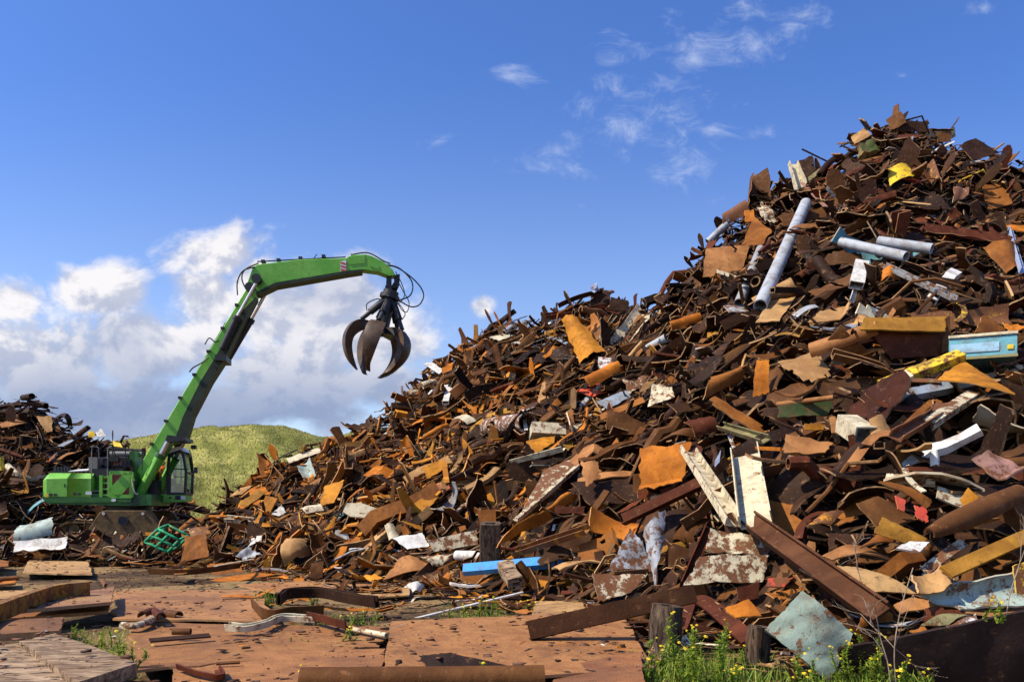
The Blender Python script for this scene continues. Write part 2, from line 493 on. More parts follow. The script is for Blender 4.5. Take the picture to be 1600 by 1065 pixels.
def heap_pt(tab, u, d):
    return np.array([(u - 800) / F * d, d, float(heap_h(tab, u, d))])

def hit(tab, u, v):
    """first depth at which the view ray meets the heap; ridge depth beyond the ridge; None below the base"""
    d0, d1 = float(interp(tab, u, 3)), float(interp(tab, u, 2))
    ds = np.linspace(d0, d1, 160)
    h = heap_h(tab, u, ds)
    vv = HZ - F * (h - CAMZ) / ds
    if v > vv[0]: return None
    k = np.nonzero(vv <= v)[0]
    return float(ds[k[0]]) if len(k) else d1

def surf_normal(tab, u, d):
    e = 0.3
    a = heap_pt(tab, u, d)
    du = e / d * F
    b_ = heap_pt(tab, u + du, d); c = heap_pt(tab, u, d + e)
    n = np.cross(b_ - a, c - a); n /= np.linalg.norm(n)
    return n if n[2] > 0 else -n
# ------------------------------------------------------------------ sky, sun
SUN = Vector((-0.60, -0.20, 0.77)).normalized()
sun_el = math.asin(SUN.z); sun_az = math.atan2(SUN.x, SUN.y)
W = bpy.data.worlds.new("World"); SC.world = W; W.use_nodes = True
nt = W.node_tree; nt.nodes.clear(); nb = NB(nt)
wo = nt.nodes.new('ShaderNodeOutputWorld')
sky = nt.nodes.new('ShaderNodeTexSky'); sky.sky_type = 'NISHITA'; sky.sun_disc = False
sky.sun_elevation = sun_el; sky.sun_rotation = sun_az; sky.air_density = 1.0; sky.dust_density = 1.0; sky.ozone_density = 3.0
tc = nt.nodes.new('ShaderNodeTexCoord')
sep = nt.nodes.new('ShaderNodeSeparateXYZ'); nt.links.new(tc.outputs['Generated'], sep.inputs[0])
yy = nb.math('MAXIMUM', nb.math('ABSOLUTE', sep.outputs[1]), 0.15)
U = nb.math('DIVIDE', sep.outputs[0], yy); Wv = nb.math('DIVIDE', sep.outputs[2], yy)
P = nb.comb(U, Wv, 0.0)
bgs = nt.nodes.new('ShaderNodeBackground'); bgs.inputs[1].default_value = 0.12
skyc = nb.mix(1.0, sky.outputs[0], nb.mix(nb.ss(Wv, 0.08, 0.60), (1.30, 1.25, 1.35), (0.58, 0.84, 1.35)), 'MULTIPLY')
nt.links.new(skyc, bgs.inputs[0])
def blobs(lst, P):
    acc = None
    for (u, v, ru, rv) in lst:
        c = ((u - 800) / F, (HZ - v) / F, 0)
        q = nb.vmath('MULTIPLY', nb.vmath('SUBTRACT', P, c), (F / ru, F / rv, 1))
        g = nb.math('SUBTRACT', 1.0, nb.vmath('LENGTH', q))
        acc = g if acc is None else nb.math('MAXIMUM', acc, g)
    return acc
warp = nb.vmath('MULTIPLY', P, (1.0, 1.25, 1.0))
n_a = nb.noise(warp, 9.0, 9, 0.58, 0.25)
n_b = nb.noise(nb.vmath('ADD', warp, (-0.012, 0.02, 0)), 9.0, 9, 0.58, 0.25)
cum = [(345, 398, 100, 72), (330, 470, 80, 95), (395, 440, 70, 70), (140, 455, 110, 55), (10, 470, 120, 55), (240, 540, 260, 80), (470, 490, 200, 105), (550, 530, 160, 105), (60, 560, 260, 110), (230, 640, 480, 75), (480, 580, 230, 90), (600, 600, 100, 55), (755, 478, 26, 24), (-300, 560, 500, 160), (-900, 500, 600, 160), (1900, 560, 700, 130)]
fa = blobs(cum, P)
den = nb.math('ADD', fa, nb.math('MULTIPLY', nb.math('SUBTRACT', n_a, 0.52), 2.2))
front = nb.ss(sep.outputs[1], 0.0, 0.12)
cf = nb.math('MULTIPLY', nb.ss(den, 0.0, 0.55), front)
lit = nb.ss(nb.math('SUBTRACT', n_a, n_b), -0.075, 0.06)
low = nb.ss(Wv, (HZ - 650) / F, (HZ - 500) / F)
lit2 = nb.math('MULTIPLY', nb.math('MULTIPLY_ADD', lit, 0.55), nb.math('MULTIPLY_ADD', low, 0.85))
lit2.node.inputs[0].links[0].from_node.inputs[2].default_value = 0.45
lit2.node.inputs[1].links[0].from_node.inputs[2].default_value = 0.15
n_c = nb.noise(P, 5.0, 5, 0.5)
lit3 = nb.math('MULTIPLY', lit2, nb.ss(n_c, 0.3, 0.55, 0.55, 1.0))
ccol = nb.mix(lit3, (0.23, 0.31, 0.52), (1.0, 0.96, 0.95))
bgc = nt.nodes.new('ShaderNodeBackground'); nt.links.new(ccol, bgc.inputs[0]); bgc.inputs[1].default_value = 0.81
m1 = nt.nodes.new('ShaderNodeMixShader'); nt.links.new(nb.math('MULTIPLY', cf, 0.93), m1.inputs[0])
nt.links.new(bgs.outputs[0], m1.inputs[1]); nt.links.new(bgc.outputs[0], m1.inputs[2])
wis = [(1020, 170, 130, 100), (1120, 60, 110, 70), (1180, 60, 120, 60), (1240, 30, 90, 40), (960, 130, 60, 90), (1010, 215, 150, 60), (1080, 265, 90, 60), (860, 260, 90, 40), (1080, 90, 90, 50), (800, 118, 60, 30), (960, 200, 70, 45), (1030, 185, 70, 40), (1060, 250, 80, 45), (1110, 200, 70, 28), (1140, 95, 70, 40), (1000, 75, 55, 28), (915, 165, 45, 35), (870, 235, 70, 30), (690, 222, 50, 22), (1200, 25, 130, 40), (910, 322, 25, 10), (1190, 208, 50, 18), (220, 405, 40, 14), (1410, 118, 25, 12), (425, 355, 25, 10), (1540, 12, 50, 20)]
fw = blobs(wis, P)
wp = nb.vmath('MULTIPLY', P, (1.0, 1.5, 1.0))
n_w = nb.noise(nb.vmath('ADD', wp, (3.1, 1.7, 0)), 20.0, 12, 0.68, 0.5)
dw = nb.math('ADD', fw, nb.math('MULTIPLY', nb.math('SUBTRACT', n_w, 0.57), 4.2))
wf = nb.math('MULTIPLY', nb.ss(dw, 0.0, 2.0, 0, 0.6), front)
m2 = nt.nodes.new('ShaderNodeMixShader'); nt.links.new(wf, m2.inputs[0])
bgw = nt.nodes.new('ShaderNodeBackground'); bgw.inputs[0].default_value = (0.60, 0.66, 0.80, 1)
nt.links.new(m1.outputs[0], m2.inputs[1]); nt.links.new(bgw.outputs[0], m2.inputs[2])
nt.links.new(m2.outputs[0], wo.inputs[0])

sd = bpy.data.lights.new("sun", 'SUN'); sd.energy = 5.0; sd.angle = R(0.5); sd.color = (1.0, 0.89, 0.70)
so = bpy.data.objects.new("sun", sd); COL.objects.link(so)
so.rotation_euler = SUN.to_track_quat('Z', 'Y').to_euler()
so.location = (-20, -20, 30)

# ------------------------------------------------------------------ ground
nx, ny = 150, 150
gx = np.linspace(-60, 60, nx + 1); gy = np.linspace(-8, 75, ny + 1)
gx = np.sign(gx) * np.abs(gx / 60) ** 1.8 * 60
gy = -8 + ((gy + 8) / 83) ** 1.6 * 83
GX, GY = np.meshgrid(gx, gy, indexing='ij')
GZ = 0.035 * np.sin(GX * 1.7 + GY) * np.sin(GY * 1.3) + 0.02 * np.sin(GX * 5.1) * np.sin(GY * 4.3) - 0.05
V = np.stack([GX, GY, GZ], -1).reshape(-1, 3); Q = grid(nx, ny)
n0 = len(V)
big = 1500
# outer skirt out to the horizon
ring = np.array([[-big, -big, -0.3], [big, -big, -0.3], [big, big, -0.3], [-big, big, -0.3]], float)
V = np.vstack([V, ring]); Q = np.vstack([Q, [[n0, n0 + 1, n0 + 2, n0 + 3]]])
link('ground', mesh_from('ground', V, Q, [M['ground']], smooth=60), kind='structure')

# hill behind
ridge = [(-900, 730), (-200, 720), (100, 700), (190, 686), (240, 678), (290, 670), (340, 665), (400, 661), (440, 664), (480, 676), (510, 686), (530, 682), (560, 672), (620, 668), (700, 676), (900, 690), (1400, 700), (2400, 720)]
us = np.linspace(-900, 2400, 520); ts = np.linspace(0, 1, 60)
VV = []
for u in us:
    vr = np.interp(u, [r[0] for r in ridge], [r[1] for r in ridge])
    far = 150 if u < 505 else 190
    if 495 < u < 520: far = 150 + (u - 495) / 25 * 40
    H = CAMZ + (HZ - vr) / F * far
    for t in ts:
        d = 65 + (far - 65) * t
        prof = 0.5 - 0.5 * math.cos(math.pi * min(1, t * 1.0)) if t <= 1 else 1
        prof = 0.35 * t + 0.65 * prof
        z = H * prof + (1 - t) * 1.6 * t * 4 * mnoise.noise(Vector((u * 0.008, d * 0.03, 0))) + (1.1 * mnoise.noise(Vector((u * 0.03, d * 0.07, 5))) + .5 * mnoise.noise(Vector((u * 0.09, d * 0.2, 9)))) * min(1, 6 * (1 - t)) * min(1, 4 * t)
        VV.append([(u - 800) / F * d, d, z - 0.3])
    VV.append([(u - 800) / F * (far + 40), far + 40, -0.3])
HV = np.array(VV); HQ = grid(len(us) - 1, len(ts))
link('hill', mesh_from('hill', HV, HQ, [M['hill']], smooth=80), kind='structure')
# dune grass in clumps on the visible part of the hill
fv = HV.reshape(len(us), len(ts) + 1, 3)
N = 40000
ui = rng.uniform(60, 130, N); ui = rng.uniform(0, 1, N) * (np.searchsorted(us, 720) - np.searchsorted(us, 100)) + np.searchsorted(us, 100)
ti = rng.uniform(0.1, 0.999, N) * (len(ts) - 1)
i0 = ui.astype(int); j0 = ti.astype(int); fu = (ui - i0)[:, None]; ft = (ti - j0)[:, None]
B = (fv[i0, j0] * (1 - fu) + fv[i0 + 1, j0] * fu) * (1 - ft) + (fv[i0, j0 + 1] * (1 - fu) + fv[i0 + 1, j0 + 1] * fu) * ft
hh = rng.uniform(0.1, 0.34, N)[:, None]; lean = np.stack([rng.normal(0.25, 0.3, N), rng.normal(0, 0.3, N), np.ones(N)], 1) * hh
wd = np.stack([rng.uniform(0.02, 0.09, N), rng.uniform(-0.03, 0.03, N), np.zeros(N)], 1)
BV = np.stack([B - wd, B + wd, B + lean], 1).reshape(-1, 3)
BQ = np.arange(N * 3).reshape(-1, 3)
cc = np.repeat(rng.uniform(0, 1, N), 3); cc = np.stack([cc, cc, cc, cc * 0 + 1], 1)
link('dune_grass', mesh_from('dune_grass', BV, BQ, [M['dune']], colors=cc), kind='stuff', label='yellow green dune grass growing over the hill behind the machine', category='grass')

# ------------------------------------------------------------------ colours
C = dict(orange=(0.52, 0.175, 0.018), rust=(0.29, 0.108, 0.02), brown=(0.15, 0.064, 0.019), dark=(0.05, 0.023, 0.011), maroon=(0.11, 0.03, 0.012), tan=(0.48, 0.285, 0.115),
         dusty=(0.38, 0.175, 0.06), ochre=(0.38, 0.19, 0.025), amber=(0.54, 0.225, 0.02), cream=(0.64, 0.56, 0.38), white=(0.68, 0.66, 0.61), grey=(0.30, 0.31, 0.32), silver=(0.40, 0.43, 0.46),
         yellow=(0.75, 0.50, 0.03), blue=(0.07, 0.34, 0.75), teal=(0.13, 0.36, 0.42), pale=(0.36, 0.45, 0.40), red=(0.60, 0.07, 0.04), pink=(0.36, 0.19, 0.15), green=(0.05, 0.085, 0.025), emerald=(0.02, 0.36, 0.16),
         olive=(0.24, 0.22, 0.10), black=(0.035, 0.022, 0.018), bluegrey=(0.27, 0.32, 0.38), skyblue=(0.38, 0.47, 0.66))

# ------------------------------------------------------------------ small scrap: prototypes
def proto_sheet(r, nx=7, ny=3, asp=2.2, curl=1.2, tear=0.25):
    L, Wd = 1.0, 1.0 / asp
    x = np.linspace(-0.5, 0.5, nx + 1)[:, None] * np.ones((1, ny + 1)) * L
    y = np.linspace(-0.5, 0.5, ny + 1)[None, :] * np.ones((nx + 1, 1)) * Wd
    mode = r.integers(0, 4)
    tp = np.ones(nx + 1)
    if mode == 1: tp = np.linspace(1, r.uniform(0.1, 0.5), nx + 1)
    if mode == 2: tp = np.sin(np.linspace(0.25, math.pi - 0.25, nx + 1)) ** 0.7
    tp = tp * (1 + r.normal(0, tear, nx + 1) * 0.6)
    y = y * tp[:, None]
    y = y + (r.uniform(-0.4, 0.4) * x if mode == 3 else 0)
    x = x + r.normal(0, tear * 0.12, x.shape) * (np.abs(y) > 0.1)
    z = np.zeros_like(x)
    k = r.uniform(-curl, curl) * 2
    if abs(k) > 0.1: x, z = np.sin(k * x) / k, (1 - np.cos(k * x)) / k
    k2 = r.uniform(-curl, curl) * 2.2
    if abs(k2) > 0.1:
        y2 = np.sin(k2 * y) / k2; z = z + (1 - np.cos(k2 * y)) / k2; y = y2
    tw = r.uniform(-0.9, 0.9) * (r.random() < 0.6)
    a = tw * x
    y, z = y * np.cos(a) - z * np.sin(a), y * np.sin(a) + z * np.cos(a)
    if r.random() < 0.5:
        x0 = r.uniform(-0.3, 0.3); an = r.uniform(-1.6, 1.6); mk = x > x0
        dx = x - x0
        x = np.where(mk, x0 + dx * math.cos(an) , x); z = np.where(mk, z + dx * math.sin(an), z)
    V = np.stack([x, y, z], -1).reshape(-1, 3)
    V[:, 2] += wob(V, 5, int(r.integers(1e6))) * 0.05
    Q = grid(nx, ny)
    if r.random() < 0.35:
        keep = np.ones(len(Q), bool)
        for _ in range(r.integers(1, 4)): keep[r.choice([0, ny - 1, len(Q) - 1, len(Q) - ny, r.integers(len(Q))])] = False
        Q = Q[keep]
    V, Q = solidify(V, Q, 0.02)
    return V, Q

def proto_bar(r, kind):
    n = 5
    x = np.linspace(-0.5, 0.5, n + 1)
    bz = r.uniform(-0.15, 0.15); by = r.uniform(-0.1, 0.1)
    path = np.stack([x, by * np.sin((x + 0.5) * math.pi), bz * np.sin((x + 0.5) * math.pi) + 0.03 * r.normal(size=n + 1)], 1)
    if kind == 'rod':
        path[:, 1:] *= 2
        p, c = profile('rod', 0.03); return sweep(path, p, 0, (0, 0, 1), True)
    w = r.uniform(0.1, 0.2)
    p, c = profile(kind, w)
    if kind in ('pipe',): p = p[::2]
    return sweep(path, p, 0.018, (0, 0, 1), c, seed=int(r.integers(1e6)), dent=0.25)

def proto_ribbon(r):
    n = 9
    t = np.linspace(0, 1, n)
    pts = np.cumsum(np.stack([np.ones(n) * 0.14, r.normal(0, 0.06, n), r.normal(0, 0.09, n)], 1), axis=0)
    pts -= pts.mean(0)
    p = np.array([(-0.04, 0), (0.04, 0)]) * r.uniform(0.5, 1.3)
    up = (r.normal(0, 0.4), r.normal(0, 0.6), 1)
    return sweep(pts, p, 0.012, up)

pr = np.random.default_rng(11)
PROTO = []
for i in range(34): PROTO.append((proto_sheet(pr, asp=pr.uniform(1.6, 6.0)), 'sheet'))
for i in range(10): PROTO.append((proto_sheet(pr, asp=pr.uniform(4, 8), curl=0.9), 'strip'))
for k in ('L', 'U', 'box', 'L', 'flat', 'n', 'half', 'pipe', 'pipe', 'half'): PROTO.append((proto_bar(pr, k), 'bar'))
for i in range(8): PROTO.append((proto_bar(pr, 'rod'), 'rod'))
for i in range(10): PROTO.append((proto_ribbon(pr), 'ribbon'))
IDX = {k: [i for i, p in enumerate(PROTO) if p[1] == k] for k in ('sheet', 'strip', 'bar', 'rod', 'ribbon')}

def frame(axis, nrm):
    a = axis / np.linalg.norm(axis)
    s = np.cross(nrm, a); s /= max(np.linalg.norm(s), 1e-6)
    b_ = np.cross(a, s)
    return np.stack([a, s, b_], 1)

def palette(r, u, v, loose=False, accent=None):
    """tint and alpha for a small piece of scrap, by where it lies on the heap"""
    x = r.random()
    far_top = np.clip((480 - v) / 200, 0, 1) * (u > 1050)
    left = np.clip((1000 - u) / 350, 0, 1) * (u > 260)
    if accent is not None: x = x / accent
    if x < (0.018 if loose else 0.045): c, a = r.choice(['cream', 'white', 'grey', 'silver', 'cream', 'white']), r.uniform(0.4, 1)
    elif x < (0.026 if loose else 0.06): c, a = r.choice(['yellow', 'teal', 'pink', 'olive', 'red', 'bluegrey']), r.uniform(0.2, 0.9)
    else:
        y = r.random()
        if y < 0.52 * left: c = r.choice(['orange', 'amber', 'orange', 'rust'])
        elif y < 0.52 * left + 0.16 * (1 - far_top): c = r.choice(['ochre', 'tan', 'dusty', 'rust'])
        elif y < 0.75: c = r.choice(['rust', 'brown', 'brown', 'maroon', 'dark'])
        else: c = r.choice(['dark', 'brown', 'dark'])
        if far_top > 0.4 and r.random() < 0.7: c = r.choice(['dark', 'brown', 'dark', 'maroon'])
        elif r.random() < (0.34 if u > 1050 else 0.15): c = 'dark'
        a = 0.0
    t = np.array(C[str(c)]) * r.uniform(0.75, 1.2)
    if loose and a == 0.0: t = t * (r.uniform(0.12, 0.45) if r.random() < .48 else r.uniform(.8, 1.5))
    return np.array([*t, a]), str(c)

BLOCK = []     # screen boxes of the pieces placed by hand, to keep the loose scrap beneath them
def blocked(u, v, m=0):
    for (a, b_, c, d) in BLOCK:
        if a - m < u < c + m and b_ - m < v < d + m: return True
    return False
BLK = []
BLKD = []      # (bbox, polygon, depth function) of the hand-placed pieces
def add_block(poly, fn, grow=1.08):
    cx = sum(p[0] for p in poly) / len(poly); cy = sum(p[1] for p in poly) / len(poly)
    poly = [(cx + (p[0] - cx) * grow, cy + (p[1] - cy) * grow) for p in poly]
    BLK.append(poly); BLKD.append((min(p[0] for p in poly), min(p[1] for p in poly), max(p[0] for p in poly), max(p[1] for p in poly), np.array(poly), fn))
_bb = [None, 0]
def push_behind(W_, far=0.08):
    """how far along the view direction a loose piece must move to lie under the hand-placed ones"""
    if _bb[1] != len(BLKD): _bb[0] = np.array([b[:4] for b in BLKD]); _bb[1] = len(BLKD)
    P_ = W_[:: max(1, len(W_) // 90)]
    U_ = 800 + F * P_[:, 0] / P_[:, 1]; V_ = HZ - F * (P_[:, 2] - CAMZ) / P_[:, 1]
    bb = _bb[0]
    cand = np.nonzero((bb[:, 0] < U_.max()) & (bb[:, 2] > U_.min()) & (bb[:, 1] < V_.max()) & (bb[:, 3] > V_.min()))[0]
    need = 0.0
    for c in cand:
        poly, fn = BLKD[c][4], BLKD[c][5]
        x, y = poly[:, 0], poly[:, 1]; x2, y2 = np.roll(x, 1), np.roll(y, 1)
        cr_ = ((y[None] > V_[:, None]) != (y2[None] > V_[:, None])) & (U_[:, None] < (x2 - x)[None] * (V_[:, None] - y[None]) / np.where(y2 == y, 1e-9, y2 - y)[None] + x[None])
        ins = cr_.sum(1) % 2 == 1
        if ins.any(): need = max(need, float((fn(U_[ins], V_[ins]) + far - P_[ins, 1]).max()))
    return need
def blocked_poly(u, v):
    for poly in BLK:
        n = len(poly); ins = False; j = n - 1
        for i in range(n):
            xi, yi = poly[i]; xj, yj = poly[j]
            if (yi > v) != (yj > v) and u < (xj - xi) * (v - yi) / (yj - yi) + xi: ins = not ins
            j = i
        if ins: return True
    return False
# ------------------------------------------------------------------ hand-placed scrap
REFS = []      # (u, v, short phrase)
LABELS = {}
def reg(label, ref, u, v):
    assert label not in LABELS, label
    LABELS[label] = 1
    if not (4 <= len(label.split()) <= 16): print('LABEL LENGTH', label)
    if ref: REFS.append((u, v, ref))

def place_mesh(name, cat, label, V, Q, col, paint, smooth=35, mat='scrap', group=None, parent=None, rim=False):
    c = V.mean(0)
    cc = None
    if mat in ('scrap', 'plate'):
        t = np.array(C[col]) if isinstance(col, str) else np.array(col)
        cc = np.array([*t, paint])
    mi = None; ml = [M[mat]]
    if rim and mat in ('scrap', 'plate'):
        Qa = np.asarray(Q); h_ = len(V) // 2; mi = ((Qa < h_).any(1) & (Qa >= h_).any(1)).astype(int); ml = [M[mat], M['edge']]
    o = link(name, mesh_from(name, V - c, Q, ml, colors=cc, smooth=smooth, matidx=mi), parent=parent, loc=tuple(c))
    if parent is None:
        o['label'] = label; o['category'] = cat
        if group: o['group'] = group
    return o

def depth_at(u, v, tab=None):
    if tab is None: tab = MAIN
    return hit(tab, u, v)

def normal_of(el, yaw):
    return np.array([-math.sin(R(yaw)) * math.cos(R(el)), -math.cos(R(yaw)) * math.cos(R(el)), math.sin(R(el))])

LASTPLANE = [None, None]
def plane_fn():
    n_, c_ = LASTPLANE
    k = (c_ - np.array([0, 0, CAMZ])) @ n_
    return lambda U_, V_: k / ((U_ - 800) / F * n_[0] + n_[1] + (HZ - V_) / F * n_[2])
def quad_geo(pts, col, el=None, yaw=0, lift=0.28, bu=0.0, bv=0.0, rip=0.02, edge=0.03, t=0.022, n=10, tab=None, d=None, seed=None, fold=None, drop=0):
    cu = sum(p[0] for p in pts) / 4; cv = sum(p[1] for p in pts) / 4
    nrm0 = normal_of(50 if el is None else el, yaw)
    if d is None:
        d = depth_at(cu, cv, tab)
        if d is None: d = CAMZ * F / (cv - HZ)
        d -= lift
        dp_ = (at(cu, cv, d) - np.array([0, 0, CAMZ])) @ nrm0
        nd_ = 0.0
        for (u, v) in [((p[0] + cu) / 2, (p[1] + cv) / 2) for p in pts]:
            hd = depth_at(u, v, tab)
            if hd is not None and abs(ray(u, v) @ nrm0) > .08: nd_ = max(nd_, dp_ / (ray(u, v) @ nrm0) - (hd - .15))
        d -= min(nd_, 1.0) * .75
    if el is None: el = 50
    nrm = normal_of(el, yaw)
    c = at(cu, cv, d)
    o = np.array([0, 0, CAMZ])
    W_ = []
    for (u, v) in pts:
        r = ray(u, v); dn = r @ nrm
        k = ((c - o) @ nrm) / dn if abs(dn) > 0.08 else d
        k = min(max(k, d * 0.8), d * 1.25)
        W_.append(o + r * k)
    a, b_, cc, e = W_
    g = np.linspace(0, 1, n + 1)
    S, T = np.meshgrid(g, g, indexing='ij')
    S3, T3 = S[..., None], T[..., None]
    P = (1 - S3) * (1 - T3) * a + S3 * (1 - T3) * b_ + S3 * T3 * cc + (1 - S3) * T3 * e
    LASTPLANE[:] = [nrm, c]
    size = 0.5 * (np.linalg.norm(b_ - a) + np.linalg.norm(e - a))
    sd_ = seed if seed is not None else int(abs(cu * 7 + cv * 13))
    rr = np.random.default_rng(sd_)
    P += nrm * size * (bu * np.sin(math.pi * S) + bv * np.sin(math.pi * T))[..., None]
    flat = P.reshape(-1, 3)
    flat = flat + nrm * (wob(flat, 3.0 / max(size, 0.3), sd_) * rip * 2 * size + wob(flat, 8.0 / max(size, 0.3), sd_ + 1) * rip * 0.8 * size)[:, None]
    P = flat.reshape(P.shape)
    # ragged outline
    def jag():
        j = rr.normal(0, 1, n + 1); j = 0.6 * j + 0.4 * np.roll(j, 1); j[0] = j[-1] = 0; return j * edge * size
    ds = (e - a) / np.linalg.norm(e - a); dt_ = (b_ - a) / np.linalg.norm(b_ - a)
    P[:, 0] += jag()[:, None] * ds; P[:, -1] += jag()[:, None] * ds
    P[0, :] += jag()[:, None] * dt_; P[-1, :] += jag()[:, None] * dt_
    if fold:  # (which, start, angle): bend the border of the sheet
        which, st, ang = fold
        X = S if which == 's' else T
        ax = dt_ if which == 's' else ds
        L = np.linalg.norm(b_ - a) if which == 's' else np.linalg.norm(e - a)
        ex = np.maximum(X - st, 0)[..., None] * L
        P = P - ax * ex + (ax * math.cos(R(ang)) + nrm * math.sin(R(ang))) * ex
    Qq = grid(n, n)
    if drop:
        keep = np.ones(len(Qq), bool)
        for _ in range(drop):
            i = rr.integers(0, n); side = rr.integers(0, 4)
            for w_ in range(rr.integers(1, 3)):
                i2 = min(n - 1, i + w_)
                keep[{0: i2, 1: (n - 1) * n + i2, 2: i2 * n, 3: i2 * n + n - 1}[int(side)]] = False
        Qq = Qq[keep]
    return solidify(P.reshape(-1, 3), Qq, t)

def S(name, cat, label, col, paint, pts, ref=None, group=None, mat='scrap', block=True, **k):
    V_, Q_ = quad_geo(pts, col, **k)
    cu = sum(p[0] for p in pts) / 4; cv = sum(p[1] for p in pts) / 4
    reg(label, ref, cu, cv)
    if block: add_block(pts, plane_fn())
    return place_mesh(name, cat, label, V_, Q_, col, paint, group=group, mat=mat, rim=name != 'hull_plate')

def bar_geo(p0, p1, w, prof='flat', h=None, lift=0.3, d0=None, d1=None, t=0.02, bend=0.0, side=0.0, roll=0, n=8, tab=None, dent=0.06, via=None, taper=None, tw=0.0):
    pts = [p0] + (via or []) + [p1]
    W_ = []
    for i, (u, v) in enumerate(pts):
        d = d0 if i == 0 and d0 is not None else d1 if i == len(pts) - 1 and d1 is not None else None
        if d is None:
            d = depth_at(u, v, tab)
            if d is None: d = CAMZ * F / (v - HZ)
            d -= lift
        elif i == 0 and d0 is not None or i == len(pts) - 1: pass
        W_.append(at(u, v, d))
    if d0 is None and d1 is None and not via:
        nd_ = 0.0
        for f_ in (.25, .5, .75):
            q_ = W_[0] + (W_[1] - W_[0]) * f_; hd = depth_at(*pix(q_), tab)
            if hd is not None: nd_ = max(nd_, q_[1] - (hd - min(lift, .45)))
        nd_ = min(nd_, 1.2)
        W_ = [p - np.array([p[0], p[1], p[2] - CAMZ]) / p[1] * nd_ for p in W_]
    dm = sum(p[1] for p in W_) / len(W_)
    LASTD[:] = [p[1] for p in W_]; LASTW[:] = [p.copy() for p in W_]
    w_ = w / F * dm; h_ = None if h is None else h / F * dm
    path = bez(W_, n) if len(W_) > 2 else np.array([W_[0] + (W_[1] - W_[0]) * i / n for i in range(n + 1)])
    ax = W_[-1] - W_[0]; L = np.linalg.norm(ax); ax /= L
    view = -W_[0] / np.linalg.norm(W_[0])
    up = normal_of(48, 0)
    s = np.cross(ax, up); s /= np.linalg.norm(s); up2 = np.cross(s, ax)
    up2 = up2 * math.cos(R(roll)) + s * math.sin(R(roll))
    s = np.cross(ax, up2)
    q = np.linspace(0, 1, len(path))
    path = path + np.outer(np.sin(math.pi * q) * bend * L, up2) + np.outer(np.sin(math.pi * q) * side * L, s)
    sd_ = int(abs(p0[0] * 3 + p1[1] * 5))
    if prof == 'I':
        return ibeam(path, w_ * 0.7, w_, t, up2, sd_)
    if prof == 'rod':
        pp, c = profile('rod', w_); return sweep(path, pp, 0, up2, True)
    pp, c = profile(prof, w_, h_)
    if prof == 'flat' and tw: pass
    return sweep(path, pp, t, up2, c, seed=sd_, dent=dent, taper=taper)

LASTD = [0]; LASTW = []
def bar_fn(W_, rad_=0.0):
    a, b_ = W_[0], W_[-1]; (ua, va), (ub, vb) = pix(a), pix(b_); L2 = (ub - ua) ** 2 + (vb - va) ** 2 + 1e-6
    da, db = a[1] + rad_, b_[1] + rad_
    return lambda U_, V_: da + (db - da) * np.clip(((U_ - ua) * (ub - ua) + (V_ - va) * (vb - va)) / L2, 0, 1)
def Bm(name, cat, label, col, paint, p0, p1, w, prof='flat', ref=None, group=None, mat='scrap', **k):
    V_, Q_ = bar_geo(p0, p1, w, prof, **k)
    cu, cv = (p0[0] + p1[0]) / 2, (p0[1] + p1[1]) / 2
    reg(label, ref, cu, cv)
    pts = [p0] + (k.get('via') or []) + [p1]
    for a, b_ in zip(pts[:-1], pts[1:]):
        L = math.hypot(b_[0] - a[0], b_[1] - a[1]) + 1e-6
        nx_, ny_ = -(b_[1] - a[1]) / L * w / 2, (b_[0] - a[0]) / L * w / 2
        BLK.append([(a[0] + nx_, a[1] + ny_), (b_[0] + nx_, b_[1] + ny_), (b_[0] - nx_, b_[1] - ny_), (a[0] - nx_, a[1] - ny_)])
    return place_mesh(name, cat, label, V_, Q_, col, paint, group=group, mat=mat, smooth=40)

ms, mb = 'metal sheet', 'steel beam'
# --- top of the big heap
S('curled_plate', ms, 'curled dark plate standing like a hook against the sky on the upper left edge', 'brown', 0, [(1178, 270), (1199, 262), (1206, 308), (1168, 322)], 'hook shaped plate on the upper edge', el=10, yaw=-25, bu=-0.45, edge=.06, lift=.2)
S('steel_plate', ms, 'dark square plate on the skyline right of the cream crumpled channel', 'dark', 0, [(1243, 253), (1270, 243), (1275, 268), (1250, 286)], None, el=15, yaw=15)
Bm('crushed_channel', mb, 'cream crumpled channel standing on the skyline above the tall grey pipe', 'cream', .75, (1238, 257), (1252, 303), 15, 'U', 'cream crumpled channel on the skyline', dent=.25, d0=27.2, d1=26.6)
Bm('flat_bar', mb, 'pale olive flat strip leaning at the dark square skyline plate', 'olive', .7, (1256, 286), (1289, 261), 8, 'flat')
Bm('flat_bar', mb, 'pinkish flat strip running down to the right above the tall grey pipe', 'pink', .8, (1253, 285), (1290, 323), 7, 'flat', 'pinkish strip', lift=.6)
Bm('steel_rod', 'rod', 'thin dark rod jutting left into the sky near the summit', 'dark', 0, (1253, 233), (1292, 252), 2.6, 'rod', 'rod jutting into the sky', d0=27.5, d1=27.5)
S('curved_plate', ms, 'dark bluish curved plate leaning on the left edge below the hook shaped plate', 'bluegrey', .1, [(1130, 338), (1166, 314), (1172, 332), (1131, 356)], 'dark bluish curved plate', bv=.3, el=35, yaw=30)
Bm('steel_pipe', 'pipe', 'tall smooth light grey pipe lying up the slope near the summit', 'silver', .95, (1259, 318), (1188, 478), 18, 'pipe', 'tall light grey pipe', lift=1.35, t=.03, dent=0.0, n=12)
Bm('steel_pipe', 'pipe', 'shorter stained grey pipe left of the tall light grey pipe', 'grey', .75, (1189, 390), (1155, 474), 15, 'pipe', 'shorter stained grey pipe', lift=.6, dent=.02)
Bm('steel_pipe', 'pipe', 'short grey pipe poking out on the left skyline below the bluish plate', 'silver', .85, (1106, 378), (1136, 350), 10, 'pipe', None, lift=.4, dent=.02)
